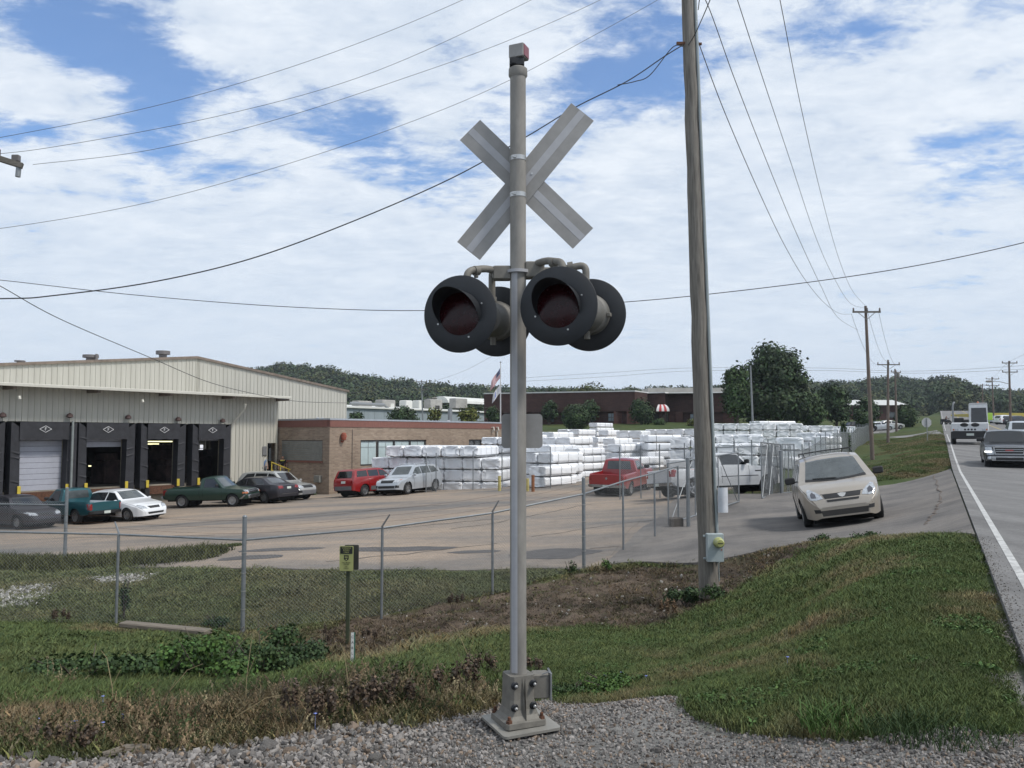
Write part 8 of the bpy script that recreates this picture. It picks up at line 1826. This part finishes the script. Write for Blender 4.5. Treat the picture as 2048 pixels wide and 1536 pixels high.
plant(1370, 1213, .9, .42, 1400, .04, LM['dark'], 'dark weeds around the foot of the wooden utility pole', seed=41)
plant(1432, 1202, .6, .35, 800, .04, LM['mid'], 'green weeds right of the wooden pole foot', seed=42)
plant(626, 988, .5, .35, 300, .08, LM['bright'], 'green weeds at the corner of the brick office', seed=43, d=53.6)
plant(1240, 1385, 1.0, .16, 2200, .022, LM['bright'], 'low leafy ground plant with small blue flowers right of the signal base', seed=44, stems=3)
plant(1130, 1392, .5, .12, 1100, .022, LM['mid'], 'low leafy ground plant just right of the signal base', seed=49, stems=3)
def clump(px, py, w_, h_, n, m, label, seed):
    B = G(px, py); e_ = empty('grass_clump', B, label=label, cat='grass clump'); me = blades(seed, n, w_ / h_ / 2, .45, 1.0, .05, 1.0, 3, .6, .35); o = link('blades', me, e_, mat=m); o.scale = (h_, h_, h_); o['kind'] = 'stuff'; return e_
clump(1690, 1458, .50, .17, 420, LM['bright'], 'bright tall grass clump at the gravel edge lower right', 45)
clump(1820, 1468, .50, .12, 300, LM['mid'], 'flat dark green grass clump between the bright one and the corner', 48)
clump(1905, 1470, .60, .11, 420, LM['mid'], 'dark green grass clump nearest the bottom right corner', 46)
clump(1640, 1345, .40, .10, 220, LM['bright'], 'small bright grass clump on the open slope near the blue flower', 50)
clump(1880, 1345, .35, .09, 160, LM['olive'], 'small pale grass clump by the roadside gravel patch', 51)
plant(430, 1255, .6, .28, 500, .04, LM['mid'], 'small green weed on the old timber by the corner post', seed=47)
M_DK = leafmat('dried_dark', (.078, .056, .04)); M_DK2 = leafmat('dried_brown', (.13, .085, .05))
def dried(px, py, h_, n, label, m=M_DK, seed=1, wd=.25, d=None):
    B = G(px, py) if d is None else gp(px, py, d); B.z -= .02; e_ = empty('dried_weed', B, label=label, cat='dry weed', group='dead dark weed stalks'); r_ = random.Random(seed)
    for s_ in range(4):
        a = r_.uniform(0, 6.28); x_ = math.cos(a) * wd * r_.uniform(.2, .6); y_ = math.sin(a) * wd * .4; hh = h_ * r_.uniform(.7, 1); b = MB(); b.tube([(x_ * .3, y_ * .3, 0), (x_, y_, hh)], [.005, .003], 4); st_ = b.obj('stem', M_BARK, e_)
        link('seed_head', crown_mesh('seed_head', [(x_ * .85, y_ * .85, hh * .72, .035, .035, hh * .32)], n, .022, seed + s_, .5), e_, mat=m)
for px, py, h_, lb in ((600, 1462, .42, 'tall dead brown weed left of the marker post bottom'), (640, 1455, .36, 'dead weed just right of the tallest brown one'), (720, 1440, .40, 'dead dark weed below the green marker post'), (775, 1432, .38, 'dead dark weed cluster right of the marker post'), (800, 1425, .30, 'rightmost dead weed of the cluster by the marker'),
                       (893, 1398, .28, 'short dead weed stalk, left one of the pair left of the signal'), (925, 1398, .42, 'tall dead weed stalk left of the signal base'), (966, 1360, .30, 'dead weed stalk nearest the signal mast, left side'), (1068, 1350, .22, 'thin dead stalk right behind the signal base'), (152, 1508, .26, 'dark dead weed clump among the stones at bottom left'), (80, 1500, .18, 'small dark dead weed at the far bottom left')):
    dried(px, py, h_, 95, lb, seed=px)
for px, py, h_, lb in ((655, 1290, .40, 'dark dead weed clump left of the yellow sign post'), (745, 1285, .30, 'dark dead weed clump right of the yellow sign post'), (908, 1215, .35, 'small dead weed on the bank left of the signal mast'), (1330, 1245, .45, 'brown dead clump in the ditch left of the wooden pole'), (120, 1250, .35, 'dark dead weed before the fence at left')):
    dried(px, py, h_, 200, lb, m=M_DK if px != 1330 else M_DK2, seed=px, wd=.35)
# pale arching stalks
M_ST = mat('straw', (.28, .22, .12), .8)
for px, py, dx, h_, lb in ((490, 1440, .02, .62, 'pale dry stalk rising left of the dead brown weeds'), (230, 1440, -.1, .5, 'pale dry stalk leaning at left in the weeds'), (945, 1370, -.15, .55, 'pale arching stalk left of the signal mast'), (700, 1430, -.06, .5, 'pale stalk crossing the marker post foot'), (320, 1440, .18, .4, 'pale stalk leaning right in the dry weeds'), (440, 1480, .3, .3, 'pale stalk lying low over the stones')):
    B = G(px, py); b = MB(); b.tube([(0, 0, 0), (dx * .3, 0, h_ * .5), (dx, .05, h_ * .9), (dx * 1.6, .08, h_)], [.004, .003, .0025, .0015], 4); b.tube([(dx * .3, 0, h_ * .5), (dx * .3 + .06, 0, h_ * .75)], .002, 4); o = b.obj('dry_stalk', M_ST, loc=B); tag(o, lb, 'stalk', 'pale dry stalks')
# blue chicory flowers
M_FLW = mat('flower_blue', (.20, .25, .60), .7)
rf = random.Random(5)
for px, py, lb in ((1210, 1368, 'nearest to the signal base'), (1243, 1362, 'in the leafy ground plant right of the signal'), (1292, 1370, 'at the right end of the leafy ground plant'), (1575, 1335, 'alone on the open grass slope at right'), (75, 1480, 'nearest the left edge above the stones'), (150, 1485, 'above the dark dead clump at bottom left'), (205, 1488, 'right of the dark dead clump at bottom left'), (205, 1430, 'higher up in the dry weeds at left'), (630, 1470, 'among the dead brown weeds left of the marker'), (245, 1470, 'above the short stick at bottom left')):
    B = G(px, py); b = MB(); hh = .08 if px > 900 else .14
    b.tube([(0, 0, 0), (0, 0, hh)], .0012, 3)
    for k in range(8): a = 2 * PI * k / 8; b.add([(0, 0, hh), (.014 * math.cos(a - .3), .014 * math.sin(a - .3) - .004, hh + .006), (.014 * math.cos(a + .3), .014 * math.sin(a + .3) - .004, hh + .008)], [(0, 1, 2)])
    o = b.obj('wild_flower', M_FLW, loc=B); tag(o, 'tiny blue wild flower ' + lb, 'flower', 'tiny blue wild flowers')
# fallen timber, log and big stones
M_TIM = mat('old_timber', (.17, .145, .115), .9, var=.3, scale=6, stretch=(.5, 6, 6), bump=.01)
a_, c_ = gp(245, 1243, 16.6), gp(418, 1262, 16.1); m_ = (a_ + c_) / 2; b = MB(); b.cbox((0, 0, 0), ((c_ - a_).length, .24, .10), .02); o = b.obj('timber', M_TIM, loc=m_ + Vector((0, 0, .08)), rot=(0, math.atan2(a_.z - c_.z, (c_ - a_).length), math.atan2(c_.y - a_.y, c_.x - a_.x))); tag(o, 'old weathered timber lying along the fence foot', 'timber')
a_, c_ = G(205, 1518), G(300, 1505); m_ = (a_ + c_) / 2; b = MB(); b.tube([(-(c_ - a_).length / 2, 0, 0), (0, .01, .012), ((c_ - a_).length / 2, 0, 0)], [.022, .028, .02], 8); o = b.obj('log', M_TIM, loc=m_ + Vector((0, 0, .03)), rot=(0, 0, math.atan2(c_.y - a_.y, c_.x - a_.x))); tag(o, 'short grey stick of wood on the stones at bottom left', 'log')
for px, py, s_, lb in ((535, 1500, .13, 'largest grey rock at the gravel edge'), (580, 1507, .09, 'rounded tan rock right of the largest rock'), (470, 1515, .10, 'grey rock left of the largest rock'), (60, 1520, .12, 'pale rock at the bottom left corner'), (105, 1528, .10, 'rock second from the bottom left corner'), (750, 1520, .09, 'dark clod on the gravel left of the signal base')):
    B = G(px, py); r_ = random.Random(px); bm = bmesh.new(); bmesh.ops.create_icosphere(bm, subdivisions=3, radius=.5)
    for v in bm.verts: n_ = float(fbm(np.array([v.co.x * 3 + px]), np.array([v.co.y * 3 + v.co.z * 2]), 1, 3, px)[0]); v.co *= .65 + .7 * n_; v.co.z *= .62
    me = bpy.data.meshes.new('rock'); bm.to_mesh(me); bm.free(); o = link('rock', me, None, B + Vector((0, 0, s_ * .15)), (0, 0, px), mat('rock_grey', (.14, .13, .12), .9, var=.35, scale=14, bump=.01) if px != 580 else mat('rock_tan', (.20, .15, .11), .9, var=.25, scale=14, bump=.01)); o.scale = (s_, s_, s_); tag(o, lb, 'rock', 'loose rocks')
# puddles and dark stains in the yard
for px, py, w_, h_ in ((560, 1101, 2.6, .7), (330, 1118, 0, 0), (1110, 1110, 2.4, 1.6), (800, 1100, 3.2, .9), (500, 1117, 1.9, .8), (950, 1106, 1.3, .5)):
    if not w_: continue
    B = G(px, py); n_ = 40; vs = [(0, 0, 0)]
    for k in range(n_):
        a = 2 * PI * k / n_; rr = .7 + .6 * float(fbm(np.array([math.cos(a) * 1.5 + px]), np.array([math.sin(a) * 1.5]), 1, 3, 3)[0]); x_ = B.x + math.cos(a) * w_ / 2 * rr; y_ = B.y + math.sin(a) * h_ / 2 * rr; vs.append((x_ - B.x, y_ - B.y, gz1(x_, y_) + .036 - B.z))
    vs[0] = (0, 0, gz1(B.x, B.y) + .036 - B.z); me = bpy.data.meshes.new('stain'); me.from_pydata(vs, [], [(0, k + 1, (k + 1) % n_ + 1) for k in range(n_)]); o = link('ground_stain', me, None, B, None, mat('damp_asphalt', (.062, .055, .050), .7, var=.25, scale=3)); o['kind'] = 'structure'
# crack in the driveway, grass seam in the yard
cr_ = [G(*p) for p in ((1868, 953), (1876, 975), (1883, 1003), (1874, 1020), (1870, 1030), (1857, 1045), (1852, 1055))]
b = MB(); vs = []; fs = []; o_ = cr_[0]; pts = []
for A_, B_ in zip(cr_[:-1], cr_[1:]):
    for k in range(6): pts.append(A_.lerp(B_, k / 6))
for i_, p in enumerate(pts):
    j = .05 * math.sin(i_ * 2.3) + .03 * math.sin(i_ * 5.1); z_ = gz1(p.x + j, p.y) + .052; wd = .03 + .02 * math.sin(i_ * 1.7); vs += [(p.x + j - wd - o_.x, p.y - o_.y, z_ - o_.z), (p.x + j + wd - o_.x, p.y - o_.y, z_ - o_.z)]
b.add(vs, [(2 * k, 2 * k + 1, 2 * k + 3, 2 * k + 2) for k in range(len(pts) - 1)]); o = b.obj('pavement_crack', mat('crack_fill', (.095, .075, .06), .9, var=.3, scale=5), loc=o_); o['kind'] = 'structure'
A_, B_ = G(235, 1126), G(470, 1092); t_ = rng.random(1500); x = A_.x + (B_.x - A_.x) * t_ + rng.normal(0, .05, 1500); y = A_.y + (B_.y - A_.y) * t_ + rng.normal(0, .09, 1500); x = x + .25 * np.sin(t_ * 9)
k = fbm(x, y, .8, 2, 5) > .40; x, y = x[k], y[k]; m_ = len(x)
scatter('seam_grass', np.stack([x, y, gz(x, y) + .02], 1), np.stack([rng.normal(0, .1, m_), rng.normal(0, .1, m_), rng.uniform(0, 6.28, m_)], 1), np.stack([np.ones(m_) * .14] * 2 + [rng.uniform(.03, .09, m_)], 1), colr(.07, .085, .03) * rng.uniform(.7, 1.3, (m_, 1)), T1)
# taller grass along the yard edge at left
x = rng.uniform(-20, -8.5, 5000); y = 23.9 + rng.normal(0, .35, 5000); m_ = len(x)
scatter('edge_grass', np.stack([x, y, gz(x, y)], 1), np.stack([rng.normal(0, .15, m_), rng.normal(0, .15, m_), rng.uniform(0, 6.28, m_)], 1), np.stack([np.ones(m_) * .28] * 2 + [rng.uniform(.10, .42, m_)], 1), (colr(.075, .08, .03)) * rng.uniform(.6, 1.3, (m_, 1)), T1)
# ---------------------------------------------------------------- wooded hills
FT = [source('forest_tree', crown_mesh('forest_tree', [(0, 0, .5, .42, .42, .42), (.2, .1, .65, .25, .25, .25), (-.2, -.1, .6, .25, .25, .28), (0, .15, .35, .4, .4, .3)], 750, .085, s_, .4), M_LEAFI) for s_ in (61, 62, 63, 64)]
n_ = 9000; y = rng.uniform(310, 720, n_); x = rng.uniform(-.85, .85, n_) * y; lat_ = x - xroad(y); k = ((abs(lat_ - 6) > 16) | (y > 352)) & (ridge(x, y) > 1.5); x, y = x[k], y[k]
# keep the trees that stand towards the crest or on the slope facing us
m_ = len(x); s_ = rng.uniform(8, 15, m_); c = np.where((rng.random(m_) < .25)[:, None], colr(.060, .070, .026), colr(.030, .048, .020)) * rng.uniform(.72, 1.3, (m_, 1))
scatter('forest', np.stack([x, y, gz(x, y) - 1.2], 1), np.stack([np.zeros(m_), np.zeros(m_), rng.uniform(0, 6.28, m_)], 1), np.stack([s_, s_, s_ * rng.uniform(.85, 1.15, m_)], 1), c, FT)
n_ = 500; px_ = rng.uniform(-200, 2200, n_); y = rng.uniform(232, 300, n_); x = (px_ - 1024) / F * y; lat_ = x - xroad(y); k = ((lat_ < -45) | (lat_ > 60)); x, y = x[k], y[k]; m_ = len(x); s_ = rng.uniform(5, 9, m_)
scatter('tree_line', np.stack([x, y, gz(x, y) - .8], 1), np.stack([np.zeros(m_), np.zeros(m_), rng.uniform(0, 6.28, m_)], 1), np.stack([s_ * 1.3, s_ * 1.3, s_], 1), colr(.036, .055, .022) * rng.uniform(.6, 1.5, (m_, 1)), FT)
# a thin summer haze over everything
b = MB(); b.box((0, 900, 70), (3400, 3600, 260)); me = b.mesh('haze'); hm = bpy.data.materials.new('haze'); hm.use_nodes = True; hm.node_tree.nodes.clear(); ho = hm.node_tree.nodes.new('ShaderNodeOutputMaterial'); hv = hm.node_tree.nodes.new('ShaderNodeVolumePrincipled'); hv.inputs['Color'].default_value = (.80, .88, 1, 1); hv.inputs['Density'].default_value = .00016; hm.node_tree.links.new(hv.outputs[0], ho.inputs['Volume'])
if HAZE: hz_ = link('haze', me, mat=hm); hz_['kind'] = 'stuff'
# cracks in the yard paving
M_CRK = mat('yard_crack', (.075, .062, .05), .95, var=.4, scale=4)
def crack(p0, p1, amp, wd, seed):
    r_ = random.Random(seed); A_, B_ = G(*p0), G(*p1); n_ = int((B_ - A_).length / .35) + 2; d_ = (B_ - A_).normalized(); nn_ = Vector((-d_.y, d_.x, 0)); vs = []; o_ = 0
    for k in range(n_ + 1):
        o_ = o_ * .85 + r_.uniform(-amp, amp) * .3; p = A_.lerp(B_, k / n_) + nn_ * o_; w2 = wd * r_.uniform(.4, 1.3)
        for s_ in (-1, 1): q = p + nn_ * w2 * s_; vs.append((q.x - A_.x, q.y - A_.y, gz1(q.x, q.y) + .037 - A_.z))
    me = bpy.data.meshes.new('pavement_crack'); me.from_pydata(vs, [], [(2 * k, 2 * k + 1, 2 * k + 3, 2 * k + 2) for k in range(n_)]); o = link('pavement_crack', me, None, A_, None, M_CRK); o['kind'] = 'structure'
for i_, (a_, b_, am, wd) in enumerate([((0, 1083), (430, 1072), .4, .04), ((500, 1080), (1000, 1040), .5, .05), ((300, 1055), (900, 1012), .5, .05), ((1060, 1075), (1330, 1040), .4, .03), ((650, 1125), (1000, 1090), .4, .03), ((1180, 1100), (1560, 1062), .4, .025), ((1400, 1040), (1560, 1020), .4, .03), ((900, 1060), (1180, 1010), .4, .04)]): crack(a_, b_, am, wd, i_)
